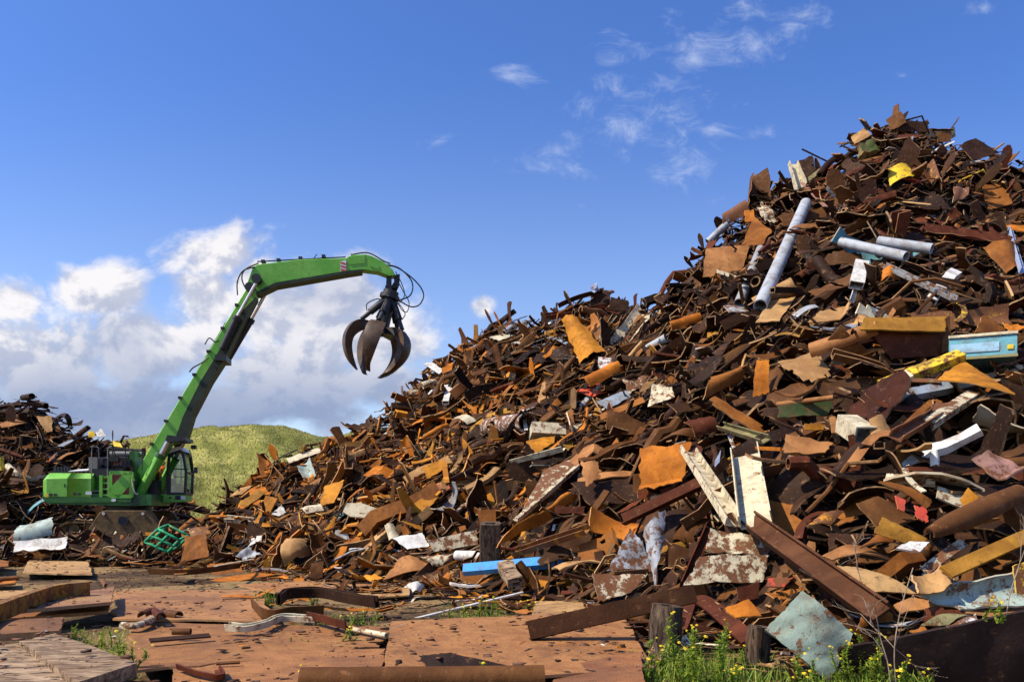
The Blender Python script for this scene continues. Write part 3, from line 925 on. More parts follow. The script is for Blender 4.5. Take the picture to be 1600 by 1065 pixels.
Bm('steel_pipe', 'pipe', 'wide tan rusty pipe with open round end at the foot of the tall grey pipe', 'tan', 0, (1180, 478), (1241, 446), 26, 'pipe', 'wide tan pipe with the open end', lift=.6, t=.03, dent=.03)
S('ribbed_sheet', ms, 'broad ribbed brown panel on the left edge beside the shorter stained grey pipe', 'dusty', 0, [(1103, 389), (1172, 382), (1160, 422), (1098, 425)], 'broad ribbed brown panel', el=40, yaw=10, rip=.01, edge=.01, fold=('t', .55, -22), lift=.4)
Bm('flat_bar', mb, 'cream flat strip crossing behind the shorter stained grey pipe', 'cream', .9, (1122, 424), (1164, 438), 6, 'L', 'short cream strip at the stained pipe', lift=.5)
S('steel_plate', ms, 'small upright orange plate below the bluish curved plate', 'orange', 0, [(1163, 329), (1178, 328), (1179, 346), (1164, 347)], None, el=20, yaw=20)
S('steel_plate', ms, 'wide rust plate left of the upper end of the tall grey pipe', 'rust', 0, [(1178, 340), (1206, 361), (1186, 384), (1158, 382)], None, el=45, yaw=15)
S('crumpled_sheet', ms, 'cream crumpled sheet under the hook shaped plate near the upper left edge', 'cream', .5, [(1187, 325), (1216, 334), (1206, 350), (1189, 346)], None, rip=.12, edge=.1)
S('steel_plate', ms, 'long brown plate right of the upper end of the tall grey pipe', 'brown', 0, [(1216, 338), (1290, 322), (1292, 338), (1226, 353)], None, el=35, lift=.2)
Bm('steel_channel', mb, 'long brown channel right of the tall grey pipe, second below the summit', 'brown', 0, (1265, 352), (1366, 334), 20, 'n', 'long brown channel right of the tall pipe', roll=-25, lift=.5, dent=.02)
S('steel_plate', ms, 'bright yellow torn plate near the summit', 'yellow', .72, [(1387, 265), (1417, 257), (1429, 275), (1391, 291)], 'bright yellow torn plate', el=35, yaw=10, bu=.12, lift=.6)
S('metal_block', 'metal block', 'mossy green block under the summit', 'green', .8, [(1342, 228), (1362, 222), (1371, 240), (1344, 244)], 'mossy green block', el=20, rip=.08, lift=.5, t=.25)
Bm('steel_rod', 'rod', 'very long thin pale rod lying across the upper slope under the yellow torn plate', 'tan', .9, (1297, 291), (1455, 320), 3, 'rod', 'very long thin pale rod', lift=.8, dent=0, bend=-.02)
S('steel_plate', ms, 'ribbed plate forming the very summit of the heap', 'brown', 0, [(1384, 188), (1408, 174), (1417, 191), (1394, 203)], 'plate at the very summit', el=20, yaw=20)
S('steel_plate', ms, 'dark oblong plate on the skyline just right of the summit plate', 'dark', 0, [(1407, 189), (1451, 190), (1447, 206), (1402, 204)], None, el=12)
S('steel_plate', ms, 'dusty tan plate on the skyline just left of the summit plate', 'tan', .0, [(1330, 214), (1352, 199), (1361, 211), (1335, 226)], None, el=30, yaw=20)
S('steel_plate', ms, 'small dark plate on the skyline right of the oblong summit plate', 'brown', 0, [(1462, 207), (1483, 206), (1486, 222), (1465, 222)], None, el=15)
S('roof_shaped_plate', ms, 'dark roof shaped plate on the skyline far right of the summit', 'dark', 0, [(1498, 226), (1524, 216), (1562, 238), (1520, 252)], 'dark roof shaped skyline plate', el=25, yaw=-10)
Bm('steel_rod', 'rod', 'short thin rod sticking up at the right skyline', 'tan', 0, (1553, 235), (1568, 224), 3.2, 'rod', None, d0=27.8, d1=27.8)
S('curved_plate', ms, 'leaf shaped grey brown plate curling down right of the yellow torn plate', 'tan', .3, [(1448, 262), (1459, 270), (1471, 297), (1457, 291)], 'leaf shaped grey plate', bu=.25)
Bm('flat_bar', mb, 'orange brown strip hanging down right of the leaf shaped grey plate', 'rust', 0, (1513, 260), (1529, 304), 13, 'flat', None, side=.08)
S('steel_plate', ms, 'flat brown plate high on the right edge of the picture', 'rust', 0, [(1532, 290), (1570, 287), (1582, 319), (1545, 326)], 'flat brown plate high at the right', el=38)
S('crumpled_sheet', ms, 'glossy orange and white crumpled sheet on the upper right slope', 'white', .15, [(1487, 300), (1514, 286), (1511, 309), (1489, 314)], 'orange and white crumpled sheet', rip=.12)
S('steel_channel', mb, 'long red brown trough lying across the upper right slope', 'maroon', 0, [(1447, 349), (1580, 370), (1575, 390), (1446, 368)], 'long red brown trough', el=28, fold=('t', .75, 60), lift=.5, rip=.01)
S('steel_plate', ms, 'orange pointed plate at the right end of the red brown trough', 'orange', 0, [(1560, 345), (1603, 348), (1600, 361), (1582, 361)], None, el=55)
Bm('flat_bar', mb, 'bluish white bar hanging at the right edge of the picture', 'skyblue', .95, (1579, 358), (1598, 425), 10, 'L', 'bluish white bar', lift=.8)
S('steel_plate', ms, 'orange brown plate behind the bluish white bar', 'rust', 0, [(1535, 388), (1583, 378), (1591, 424), (1572, 428)], None, el=40, bu=.15)
Bm('steel_pipe', 'pipe', 'light grey pipe with open left end right of the tall grey pipe', 'silver', .9, (1314, 378), (1416, 401), 14, 'pipe', 'light grey pipe with the open left end', lift=.75, dent=0)
Bm('steel_pipe', 'pipe', 'upper of the two parallel light grey pipes below the summit', 'silver', .95, (1372, 377), (1456, 389), 15, 'pipe', 'upper parallel grey pipe', lift=.9, dent=0)
Bm('crushed_duct', 'duct', 'white crushed duct standing upright below the two parallel grey pipes', 'white', .9, (1346, 412), (1338, 446), 19, 'box', 'white crushed duct', dent=.12, lift=.6)
Bm('flat_bar', mb, 'narrow white leg hanging from the white crushed duct', 'white', .9, (1338, 447), (1330, 471), 8, 'L', None)
Bm('flat_bar', mb, 'long half painted grey strip sloping down right of the white crushed duct', 'grey', .55, (1380, 416), (1491, 469), 10, 'U', 'long half painted grey strip', lift=.5)
S('crumpled_sheet', ms, 'rounded orange lump at the left end of the half painted strip', 'orange', .0, [(1376, 426), (1397, 424), (1397, 440), (1377, 439)], None, bu=.3, bv=.3)
Bm('strap', 'strap', 'bent yellow ochre strap below the half painted grey strip', 'yellow', .35, (1484, 463), (1494, 502), 8, 'flat', 'bent yellow strap', side=-.15)
S('ochre_sheet', ms, 'ochre panel left of the bent yellow strap', 'ochre', .2, [(1413, 491), (1486, 487), (1499, 511), (1476, 517)], None, el=30)
S('ochre_sheet', ms, 'large ochre panel right of the bent yellow strap', 'ochre', .2, [(1498, 488), (1577, 474), (1581, 507), (1522, 510)], 'large ochre panel', el=30, bv=-.12)
# skip: ochre rim and dark red body
_sk = empty('dented_skip', tuple(at(1415, 550, hit(MAIN, 1415, 550))), label='dented dark red skip with an ochre rim lying left of the teal drawer', category='skip')
REFS.append((1415, 520, 'dark red skip')); LABELS[_sk['label']] = 1
for nm, cl, pts, el_ in (('rim', 'ochre', [(1350, 497), (1478, 495), (1477, 518), (1344, 516)], 45), ('side_wall', 'maroon', [(1358, 516), (1476, 517), (1468, 556), (1392, 560)], 2), ('end_wall', 'brown', [(1477, 497), (1484, 494), (1486, 548), (1470, 552)], 10)):
    V_, Q_ = quad_geo(pts, cl, el=el_, yaw=0, d=float(hit(MAIN, 1415, 520)) - .5, rip=.008, edge=.008, t=.03)
    o = place_mesh(nm, '', '', V_, Q_, cl, 0); o.parent = _sk; o.matrix_parent_inverse = Matrix.Translation(-Vector(_sk.location)); add_block(pts, plane_fn())
# teal drawer
def boxy(name, cat, label, col, paint, p, size, el, yaw, roll=0, lift=.4, ref=None, openbox=False, t=.03, divide=0, tab=None, d=None):
    """box whose front face centre is at pixel p; size in pixels (w, h) and depth in metres"""
    dd = d if d is not None else (hit(tab or MAIN, *p) or CAMZ * F / (p[1] - HZ)) - lift
    c = at(p[0], p[1], dd)
    f = normal_of(el, yaw)                    # outward normal of the front face
    s = np.cross(np.array([0, 0, 1.0]), f); s /= np.linalg.norm(s); u_ = np.cross(f, s)
    s, u_ = s * math.cos(R(roll)) + u_ * math.sin(R(roll)), -s * math.sin(R(roll)) + u_ * math.cos(R(roll))
    Rm = np.stack([s, f, u_], 1)
    w, h = size[0] / F * dd, size[1] / F * dd; dp = size[2]
    parts = []
    def bx(x, y, z, sx, sy, sz):
        parts.append(boxm(c + Rm @ np.array([x, y, z]), (sx, sy, sz), Rm))
    if openbox:   # open on the upper side
        bx(0, -t / 2, 0, w, t, h); bx(0, -dp + t / 2, 0, w, t, h)
        bx(-w / 2 + t / 2, -dp / 2, 0.002, t, dp - 2 * t, h); bx(w / 2 - t / 2, -dp / 2, 0.002, t, dp - 2 * t, h)
        bx(0, -dp / 2, -h / 2 + t / 2, w - 2 * t, dp - 2 * t, t)
        for i in range(divide): bx(-w / 2 + w * (i + 1) / (divide + 1), -dp / 2, -.003, t * .8, dp - 2 * t, h * .96)
    else:
        bx(0, -dp / 2, 0, w, dp, h)
    V_, Q_ = join(parts)
    if label:
        reg(label, ref, *p)
        hw, hh_ = size[0] / 2, size[1] / 2
        add_block([(p[0] - hw, p[1] - hh_), (p[0] + hw, p[1] - hh_), (p[0] + hw, p[1] + hh_), (p[0] - hw, p[1] + hh_)], (lambda dd_: (lambda U_, V_: U_ * 0 + dd_))(dd))
    o = place_mesh(name, cat, label, V_, Q_, col, paint, smooth=25)
    return o, c, Rm, w, h
_tb, c_, Rm_, w_, h_ = boxy('tool_chest', 'drawer', 'teal painted metal drawer with a pale label plate at the right edge', 'teal', .93, (1535, 541), (92, 32, .8), 12, 29, -1, lift=.7, ref='teal drawer')
for nm, cl, x_, z_, sx, sz, yo in (('label_plate', (.30, .50, .62), -.12, -.02, .75, .17, .004), ('latch', 'yellow', .42, -.05, .09, .08, .01), ('top_flange', 'cream', 0, h_ / 2 + .03, w_ * 1.02, .05, .02), ('bottom_flange', 'olive', 0, -h_ / 2 - .03, w_ * 1.02, .05, .02)):
    V_, Q_ = boxm((0, 0, 0), (sx, .03, sz), Rm_); cw = c_ + Rm_ @ np.array([x_, yo, z_])
    o = place_mesh(nm, '', '', V_ + cw, Q_, cl, .9); o.parent = _tb; o.location = tuple(Vector(cw) - Vector(_tb.location))
S('steel_plate', ms, 'triangular rust plate standing on top of the teal drawer', 'rust', 0, [(1520, 522), (1535, 493), (1545, 498), (1574, 516)], None, el=30, yaw=-20)
S('crumpled_sheet', ms, 'bright orange crumpled flap right of the teal drawer', 'orange', 0, [(1564, 509), (1590, 507), (1601, 515), (1578, 521)], None, rip=.1, el=60)
Bm('steel_channel', mb, 'yellow painted beam with worn top sloping up to the teal drawer', 'yellow', .55, (1377, 598), (1502, 550), 20, 'n', 'yellow painted beam', roll=-10, lift=.7, dent=.03)
Bm('square_tube', 'tube', 'peeling white square tube end resting on the yellow painted beam', 'cream', .6, (1383, 607), (1421, 586), 17, 'box', 'peeling white square tube', lift=.95)
S('steel_plate', ms, 'big amber triangular plate below the teal drawer', 'amber', 0, [(1497, 567), (1522, 574), (1586, 616), (1465, 594)], 'big amber triangular plate', el=62, rip=.01, lift=.8, bu=.05)
Bm('bent_beam', mb, 'cream worn beam upper half, running down left from the amber plate', 'cream', .55, (1522, 612), (1450, 658), 18, 'n', 'cream worn beam', lift=.9, roll=10)
S('bent_plate', ms, 'rusty folded plate joining the middle of the cream worn beam', 'dusty', .3, [(1462, 630), (1492, 628), (1480, 655), (1450, 655)], None, el=50, lift=1.0)
Bm('bent_beam', mb, 'ochre crushed beam below the cream worn beam, ending in a split tip', 'amber', .15, (1462, 648), (1398, 686), 18, 'U', 'ochre crushed beam', lift=.8, dent=.15)
Bm('square_tube', 'tube', 'blue grey painted box beam under the peeling white square tube', 'bluegrey', .75, (1383, 624), (1488, 604), 18, 'box', 'blue grey box beam', lift=.5)
Bm('flat_bar', mb, 'grey brown strip from the peeling tube to the amber plate', 'olive', .3, (1421, 594), (1468, 595), 11, 'flat', None, lift=.8)
Bm('square_tube', 'tube', 'short white square tube with black holes on its end', 'cream', .8, (1322, 661), (1352, 681), 29, 'box', 'short white square tube', h=26, lift=.7, n=3, dent=.01, t=.03)
S('steel_plate', ms, 'tan square plate with torn lower edge in the middle of the right slope', 'tan', 0, [(1215, 566), (1278, 552), (1302, 586), (1260, 600)], 'tan square plate', el=55, drop=5)
S('folded_strip', ms, 'upright orange strip folded twice beside the tan square plate', 'orange', 0, [(1182, 564), (1202, 562), (1202, 611), (1177, 617)], 'upright orange folded strip', el=25, yaw=10, lift=.6, fold=('t', .5, -12))
S('crumpled_sheet', ms, 'cream crumpled sheet with rust specks above the big orange panel', 'cream', .6, [(1020, 599), (1050, 606), (1054, 622), (1012, 634)], 'cream speckled crumpled sheet', rip=.06, el=45, yaw=15)
S('orange_sheet', ms, 'big smooth orange panel with rolled top left of the white channels', 'orange', 0, [(1000, 700), (1080, 690), (1066, 758), (998, 772)], 'big smooth orange panel', el=28, yaw=12, rip=.008, bv=.06, fold=('t', .85, 40), n=14)
Bm('steel_channel', mb, 'cream channel leaning up left, left one of the two cream channels', 'cream', .68, (1074, 706), (1148, 822), 27, 'U', 'left cream channel', h=11, lift=1.2, dent=.0, roll=-10, t=.02)
Bm('steel_channel', mb, 'wide open cream channel standing upright with deep sides', 'cream', .8, (1166, 712), (1183, 822), 44, 'U', 'wide open cream channel', h=22, lift=1.0, roll=22, t=.02, dent=.02)
Bm('flat_bar', mb, 'narrow rust flecked white strip behind the wide open cream channel', 'white', .5, (1138, 676), (1151, 710), 5.5, 'flat', None, lift=.4)
Bm('steel_girder', mb, 'great rusty girder running diagonally down right from the cream channels', (.11, .045, .018), 0, (1172, 812), (1378, 960), 30, 'I', 'great diagonal girder', lift=1.1, roll=34, t=.03, n=12)
Bm('steel_girder', mb, 'long brown girder lying on the ground plate right of the big flat sheet', (.085, .036, .014), 0, (826, 984), (1086, 926), 26, 'n', 'long brown girder on the ground', h=22, lift=.8, roll=35, dent=.01, t=.03, n=12, d0=9.5, d1=9.8)
S('door_skin', 'panel', 'pale green dented square panel in front of the girder at the bottom', (.25, .32, .26), .7, [(1255, 923), (1333, 990), (1292, 1064), (1195, 984)], 'pale green square panel', el=14, yaw=8, bu=.06, bv=.05, rip=.055, lift=.9, n=20, edge=.012, t=.07, d=8.0)
S('peeling_sheet', ms, 'black and cream peeling panel below the cream channels, upper of two', 'cream', .42, [(1110, 824), (1205, 838), (1200, 868), (1104, 858)], 'upper peeling panel', el=35, lift=.8, rip=.04)
S('peeling_sheet', ms, 'black and cream peeling panel, lower of two, with torn bottom', 'cream', .45, [(1093, 869), (1203, 866), (1192, 908), (1068, 913)], 'lower peeling panel', el=22, lift=.9, rip=.03)
Bm('bent_flange', mb, 'dark rust flange bordering the peeling panels on their left', 'maroon', 0, (1108, 822), (1068, 915), 14, 'L', None, lift=1.0)
S('crumpled_sheet', ms, 'silver crumpled sheet folded like a wing, right one', 'silver', .6, [(1006, 836), (1040, 797), (1037, 850), (1026, 922)], 'silver wing shaped sheet', el=15, yaw=35, bu=.2, lift=1.0, rip=.05)
S('crumpled_sheet', ms, 'rust and silver crumpled sheet leaning left of the silver wing', 'silver', .5, [(984, 824), (1003, 848), (1024, 892), (948, 892)], 'rust and silver leaning sheet', el=35, yaw=-15, lift=.8, rip=.05)
S('bent_plate', ms, 'dark rust plate with a cream patch below the silver sheets', 'cream', .35, [(926, 896), (1010, 898), (985, 926), (934, 938)], None, el=25, lift=.7)
Bm('bent_strap', 'strap', 'dark red bent steel belt arching left of the pale green panel', 'maroon', 0, (1062, 985), (1172, 1000), 26, 'flat', 'dark red bent belt', via=[(1082, 938), (1110, 945)], lift=.9, t=.03)
S('hull_plate', ms, 'huge black rusty plate along the bottom right corner', 'black', 0, [(1312, 1012), (1610, 952), (1610, 1090), (1322, 1090)], 'huge black plate at the bottom right', el=-14, d=7.9, rip=.02, edge=.01, n=14, t=.04)
S('tank_sheet', ms, 'long grey green curved panel above the huge black plate', 'pale', .62, [(1432, 924), (1606, 888), (1606, 946), (1500, 952)], 'long grey green curved panel', el=20, yaw=5, bv=-.12, lift=.6)
S('leaf_sheet', ms, 'pale tan pointed sheet right of the great diagonal girder', 'tan', .75, [(1308, 884), (1352, 890), (1432, 926), (1344, 922)], 'pale tan pointed sheet', el=60, bv=.1, lift=.8)
S('steel_dome', 'dome', 'smooth rounded brown dome right of the pale green panel', 'rust', 0, [(1345, 952), (1372, 942), (1394, 966), (1338, 984)], 'rounded brown dome', el=30, bu=.35, bv=.35, rip=0, lift=.8)
S('scoop', ms, 'tan scoop shaped sheet with a raised right rim', 'tan', 0, [(1424, 898), (1472, 886), (1488, 916), (1434, 926)], 'tan scoop shaped sheet', el=50, bu=-.2, lift=.9, fold=('s', .85, 70))
Bm('steel_bar', mb, 'long straight ochre plank rising to the right edge', 'ochre', 0, (1478, 894), (1608, 836), 24, 'flat', 'long ochre plank', lift=1.0, t=.04, dent=0)
Bm('flat_bar', mb, 'grey cream strip crossing left of the long ochre plank', 'cream', .45, (1444, 892), (1506, 847), 16, 'flat', 'grey cream strip', lift=.8, bend=.04)
Bm('curled_sheet', ms, 'large curled brown sheet like a split log at the right edge', 'brown', 0, (1452, 834), (1592, 772), 36, 'half', 'large curled split log sheet', lift=1.1, dent=.1, roll=-10, taper=[.45, .75, .9, 1, 1, 1, .95, .9, .85], t=.03)
_tray, *_ = boxy('steel_tray', 'tray', 'small open tray filled with white scraps above the tan scoop', 'rust', 0, (1427, 868), (42, 22, .45), 35, -20, 8, lift=.9, ref='small open tray', openbox=True)
S('steel_plate', ms, 'white sheet lying across the mouth of the small open tray', 'white', .6, [(1400, 857), (1420, 846), (1452, 848), (1436, 862)], None, el=60, lift=1.2)
S('steel_plate', ms, 'orange curved plate left of the small open tray', 'rust', 0, [(1344, 856), (1368, 838), (1402, 832), (1398, 848)], None, el=55, bv=.12, lift=.8)
S('steel_plate', ms, 'large brown plate left of the curled split log sheet', 'brown', 0, [(1338, 786), (1372, 776), (1432, 812), (1372, 826)], 'large brown plate by the red patch', el=40, lift=.5)
S('steel_plate', ms, 'ochre long curved plate below the red patch', 'ochre', 0, [(1366, 832), (1378, 808), (1448, 842), (1436, 856)], None, el=35, bu=.1, lift=.9)
S('leaf_sheet', ms, 'orange leaf shaped sheet right of the diagonal girder head', 'amber', .25, [(1260, 822), (1282, 806), (1318, 798), (1298, 820)], 'orange leaf shaped sheet', el=55, lift=.9, bv=.1)
S('red_scrap', ms, 'bright red painted scrap, left of two red patches on the right slope', 'red', .9, [(1398, 774), (1414, 782), (1413, 800), (1402, 795)], 'left red patch', el=30, lift=.95)
S('red_scrap', ms, 'bright red painted scrap with ragged edge, right of two red patches', 'red', .8, [(1428, 789), (1446, 795), (1450, 815), (1433, 811)], 'right red patch', el=30, lift=1.0, edge=.1)
S('bent_plate', ms, 'long brown folded plate above the two red patches', 'rust', 0, [(1372, 754), (1400, 756), (1456, 784), (1448, 794)], None, el=35, bv=.12, lift=.8)
S('crumpled_sheet', ms, 'pink and grey crumpled sheet at the right edge above the split log sheet', 'pink', .55, [(1519, 716), (1548, 700), (1603, 738), (1570, 757)], 'pink and grey crumpled sheet', el=40, yaw=-10, rip=.05, lift=.8, fold=('t', .8, 50))
Bm('bent_strap', 'strap', 'dusty brown ribbon curving down left of the short white square tube', 'dusty', 0, (1404, 676), (1328, 728), 15, 'flat', None, via=[(1365, 683)], lift=.7)
Bm('bent_strap', 'strap', 'brown ribbon arching left of the cream worn beam', 'rust', 0, (1468, 626), (1412, 668), 10, 'flat', None, via=[(1446, 636)], lift=.7)
S('plastic_shard', 'shard', 'bluish white shard left of the wide open cream channel', 'skyblue', .95, [(1117, 720), (1126, 703), (1124, 722), (1117, 729)], None, el=20, lift=.7)
_g, *_ = boxy('divided_tray', 'tray', 'grey metal tray divided into three compartments on the middle slope', 'cream', .7, (858, 668), (54, 19, .75), 22, -8, -3, lift=.9, ref='grey divided tray', openbox=True, divide=2, t=.03)
Bm('rusty_drum', 'drum', 'rust and white drum lying left of the grey divided tray', 'white', .32, (764, 668), (824, 660), 30, 'pipe', 'rust and white drum', lift=.8, t=.03)
Bm('drum_rim', 'ring', 'thin upright white flange at the right end of the rusty drum', 'white', .6, (817, 640), (822, 672), 6, 'flat', None, lift=1.1)
S('hanging_sheet', ms, 'large ochre sheet hanging folded on the ridge of the middle slope', 'amber', 0, [(877, 499), (902, 496), (946, 550), (906, 568)], 'large hanging ochre sheet', el=30, yaw=30, bu=.12, rip=.02, lift=.9, n=14)
S('curved_sheet', ms, 'large cream curved sheet right of the hanging ochre sheet', 'cream', .72, [(996, 474), (1019, 488), (988, 530), (950, 536)], 'large cream curved sheet', el=42, yaw=20, bu=-.15, lift=.8)
Bm('truck_rail', mb, 'dark truck frame rail arching on the ridge above the hanging ochre sheet', 'dark', 0, (872, 477), (940, 455), 10, 'L', 'dark truck frame rail', bend=.05, d0=29.4, d1=29.4)
S('crushed_bodywork', ms, 'dark crushed bodywork with a pale blue tip on the middle skyline', 'dark', 0, [(918, 462), (944, 448), (954, 478), (926, 482)], None, el=15, rip=.12, edge=.15, d=29.3)
S('blue_tip', ms, 'small pale blue torn tip on the highest point of the middle skyline', 'skyblue', .6, [(923, 449), (932, 443), (937, 455), (927, 457)], None, el=15, rip=.15, edge=.2, d=29.1)
Bm('truck_rail', mb, 'dark lower rail under the crushed bodywork on the middle skyline', 'maroon', 0, (850, 497), (948, 482), 10, 'U', None, lift=.5)
S('steel_plate', ms, 'flat dark block on the skyline left of the cream curved sheet', 'dark', 0, [(955, 464), (982, 470), (982, 486), (950, 484)], None, el=15, d=29)
Bm('flat_bar', mb, 'white strip lying level left of the hanging ochre sheet', 'white', .9, (795, 533), (841, 541), 5, 'flat', 'level white strip', lift=.6)
Bm('perforated_bar', mb, 'blue grey perforated bar touching the hanging ochre sheet', 'bluegrey', .85, (840, 533), (888, 538), 7, 'flat', None, lift=.6, bend=.08)
S('steel_plate', ms, 'cream chip left of the level white strip near the skyline', 'cream', .9, [(764, 527), (785, 522), (804, 524), (780, 532)], None, el=60)
Bm('steel_pole', 'pole', 'round brown pole leaning below the hanging ochre sheet', 'brown', 0, (850, 616), (898, 558), 8, 'pipe', 'leaning brown pole', lift=.8)
S('bent_plate', ms, 'orange bent plate below right of the hanging ochre sheet', 'orange', 0, [(904, 592), (962, 566), (970, 580), (922, 604)], 'orange bent plate', el=50, bv=.15, lift=.8)
S('steel_plate', ms, 'small white rusty plate under the large cream curved sheet', 'white', .5, [(935, 558), (958, 559), (951, 573), (935, 575)], None, lift=.6)
S('crumpled_sheet', ms, 'cream and rust crumpled sheet right of the orange bent plate', 'cream', .3, [(972, 598), (1015, 585), (1001, 604), (984, 613)], None, rip=.08, lift=.7)
S('sheet_metal', ms, 'grey blue flat sheet below the cream and rust crumpled sheet', 'bluegrey', .7, [(932, 626), (978, 610), (986, 619), (950, 639)], 'grey blue flat sheet', el=50, lift=.6)
Bm('steel_bar', mb, 'long brown plank rising right of the grey divided tray', 'rust', 0, (938, 652), (1006, 624), 14, 'flat', 'long brown plank', lift=.8, dent=0)
Bm('steel_beam', mb, 'dark beam standing steeply right of the cream curved sheet', 'brown', 0, (1010, 504), (980, 592), 10, 'L', 'steep dark beam', lift=1.0)
Bm('steel_pipe', 'pipe', 'short light grey pipe stub near the steep dark beam', 'silver', .95, (1010, 546), (1041, 528), 13, 'pipe', 'short grey pipe stub', lift=.7, dent=0)
S('bent_plate', ms, 'orange folded pouch shaped sheet below the skyline left of the silver scrap', 'orange', 0, [(1045, 504), (1092, 488), (1096, 501), (1048, 517)], 'orange pouch shaped sheet', el=40, bv=.15, lift=.7)
S('crushed_can', 'can', 'silver flattened can at the foot of the shorter stained grey pipe', 'silver', .55, [(1130, 478), (1158, 476), (1172, 485), (1140, 489)], 'silver flattened can', el=55, lift=.8, rip=.05)
S('steel_plate', ms, 'tan oblong plate below the wide tan pipe', 'tan', 0, [(1206, 468), (1243, 465), (1218, 502), (1180, 504)], 'tan oblong plate', el=55, lift=.6)
Bm('flat_bar', mb, 'silver bent flap right of the tan oblong plate', 'silver', .8, (1240, 496), (1276, 478), 10, 'flat', None, lift=.9, bend=.12)
S('steel_plate', ms, 'dusty tan plate with a curled left edge right of the silver flap', 'tan', 0, [(1282, 486), (1332, 476), (1324, 500), (1262, 503)], None, el=55, fold=('s', .8, 60), lift=.6)
Bm('folded_bundle', ms, 'bundle of dark brown folded sheets left of the dark red skip', 'dusty', 0, (1268, 550), (1372, 514), 26, 'half', 'bundle of folded sheets', lift=.8, dent=.12)
S('mossy_sheet', ms, 'mossy dark green panel low in the middle of the right slope', 'green', .7, [(1216, 634), (1300, 622), (1294, 648), (1216, 652)], 'mossy dark green panel', el=15, lift=.5)
Bm('rusty_pipe', 'pipe', 'thin rusty pipe along the top of the mossy green panel', 'dusty', 0, (1214, 632), (1302, 621), 7, 'pipe', None, lift=.7)
Bm('steel_hoop', 'hoop', 'rusty hoop curving under the tan square plate', 'brown', 0, (1212, 612), (1279, 592), 5, 'rod', None, via=[(1240, 619), (1266, 610)], lift=.8)
Bm('steel_channel', mb, 'dark channel end under the mossy panel, pointing right', 'olive', 0, (1128, 668), (1198, 690), 13, 'U', None, lift=.6, roll=30)
S('steel_plate', ms, 'small bright ochre plate in the dark hollow left of the short white tube', 'amber', 0, [(1257, 662), (1286, 663), (1286, 672), (1257, 671)], None, el=20, lift=.7)
S('steel_plate', ms, 'dusty brown plate right of the thin level orange strip', 'dusty', 0, [(1228, 679), (1302, 692), (1290, 706), (1220, 710)], None, el=45, lift=.6)
Bm('flat_bar', mb, 'thin level orange strip above the wide open cream channel', 'orange', 0, (1163, 699), (1222, 702), 6, 'L', None, lift=.5)
# --- middle and left slope
S('painted_plate', ms, 'rust plate with peeling cream paint left of the round brown plate', 'cream', .3, [(850, 736), (888, 718), (902, 730), (815, 800)], 'rust plate with peeling paint', el=48, yaw=10, lift=.8)
Bm('angle_iron', mb, 'cream angle iron along the right edge of the peeling rust plate', 'cream', .55, (806, 812), (902, 728), 12, 'L', 'cream angle iron', lift=1.0)
S('round_plate', ms, 'rounded brown plate right of the peeling rust plate', 'dusty', 0, [(907, 722), (934, 721), (938, 745), (916, 760)], 'rounded brown plate', el=35, bu=.1, edge=.08, lift=.7)
S('twisted_sheet', ms, 'long orange twisted sheet sweeping up right of the timber stump', 'orange', 0, [(818, 826), (872, 784), (902, 780), (776, 857)], 'long orange twisted sheet', el=55, bv=.2, rip=.05, lift=.8, n=14)
Bm('angle_iron', mb, 'cream angle iron above the peeling rust plate', 'cream', .7, (800, 721), (881, 700), 11, 'L', 'cream angle iron above', lift=.8)
S('steel_plate', ms, 'ochre square plate directly under the grey divided tray', 'amber', 0, [(822, 690), (868, 680), (866, 692), (838, 707)], None, el=60, lift=.6)
Bm('timber_stump', 'timber', 'weathered timber post standing upright above the blue beam', 'wood', 0, (766, 817), (766, 884), 24, 'box', 'weathered timber post', mat='wood_up', d0=16.4, d1=16.6, t=.12, dent=.08, h=18)
Bm('blue_beam', mb, 'bright blue painted beam lying nearly level at the foot of the heap', 'blue', .97, (724, 890), (879, 876), 17, 'box', 'bright blue beam', h=9, d0=15.6, d1=15.4, t=.02, dent=0)
Bm('timber_lump', 'timber', 'short timber stub sticking out over the bright blue beam', 'wood', 0, (790, 884), (806, 912), 18, 'box', None, mat='wood', d0=15.2, d1=14.6, t=.1, dent=.2, h=14)
S('cream_plate', ms, 'grey cream oblong plate left of the weathered timber post', 'cream', .5, [(668, 843), (744, 828), (747, 850), (678, 862)], 'grey cream oblong plate', el=8, lift=.7, rip=.008, edge=.01)
S('crumpled_sheet', ms, 'white crumpled sheet with corrugations left of the grey cream plate', 'white', .9, [(613, 842), (660, 833), (671, 850), (636, 857)], 'white corrugated crumpled sheet', el=50, rip=.05, lift=.7)
S('crumpled_sheet', ms, 'cream curled scrap joined left of the white corrugated sheet', 'cream', .9, [(601, 820), (614, 818), (624, 840), (608, 844)], None, el=30, bu=.2, lift=.7)
S('bent_plate', ms, 'cream and brown bent plate below the grey cream oblong plate', 'cream', .45, [(658, 870), (712, 864), (692, 882), (676, 884)], None, el=45, bv=.15, lift=.6)
Bm('steel_pipe', 'pipe', 'stubby white pipe left of the foot of the timber post', 'white', .75, (714, 867), (754, 868), 14, 'pipe', None, lift=.6)
S('folded_plate', ms, 'large folded brown plate like a tent left of the blue beam', 'dusty', 0, [(624, 872), (648, 870), (680, 887), (598, 906)], 'large tent like brown plate', el=48, yaw=12, lift=.6, bu=.12)
Bm('flat_bar', mb, 'olive flat bar pointing at the crumpled white cup', 'olive', .4, (652, 918), (698, 893), 11, 'flat', None, lift=.4)
S('crushed_cup', 'can', 'small crushed white can on the ground left of the blue beam', 'white', .9, [(632, 917), (664, 911), (656, 925), (643, 931)], 'small crushed white can', el=50, bu=.3, lift=.3)
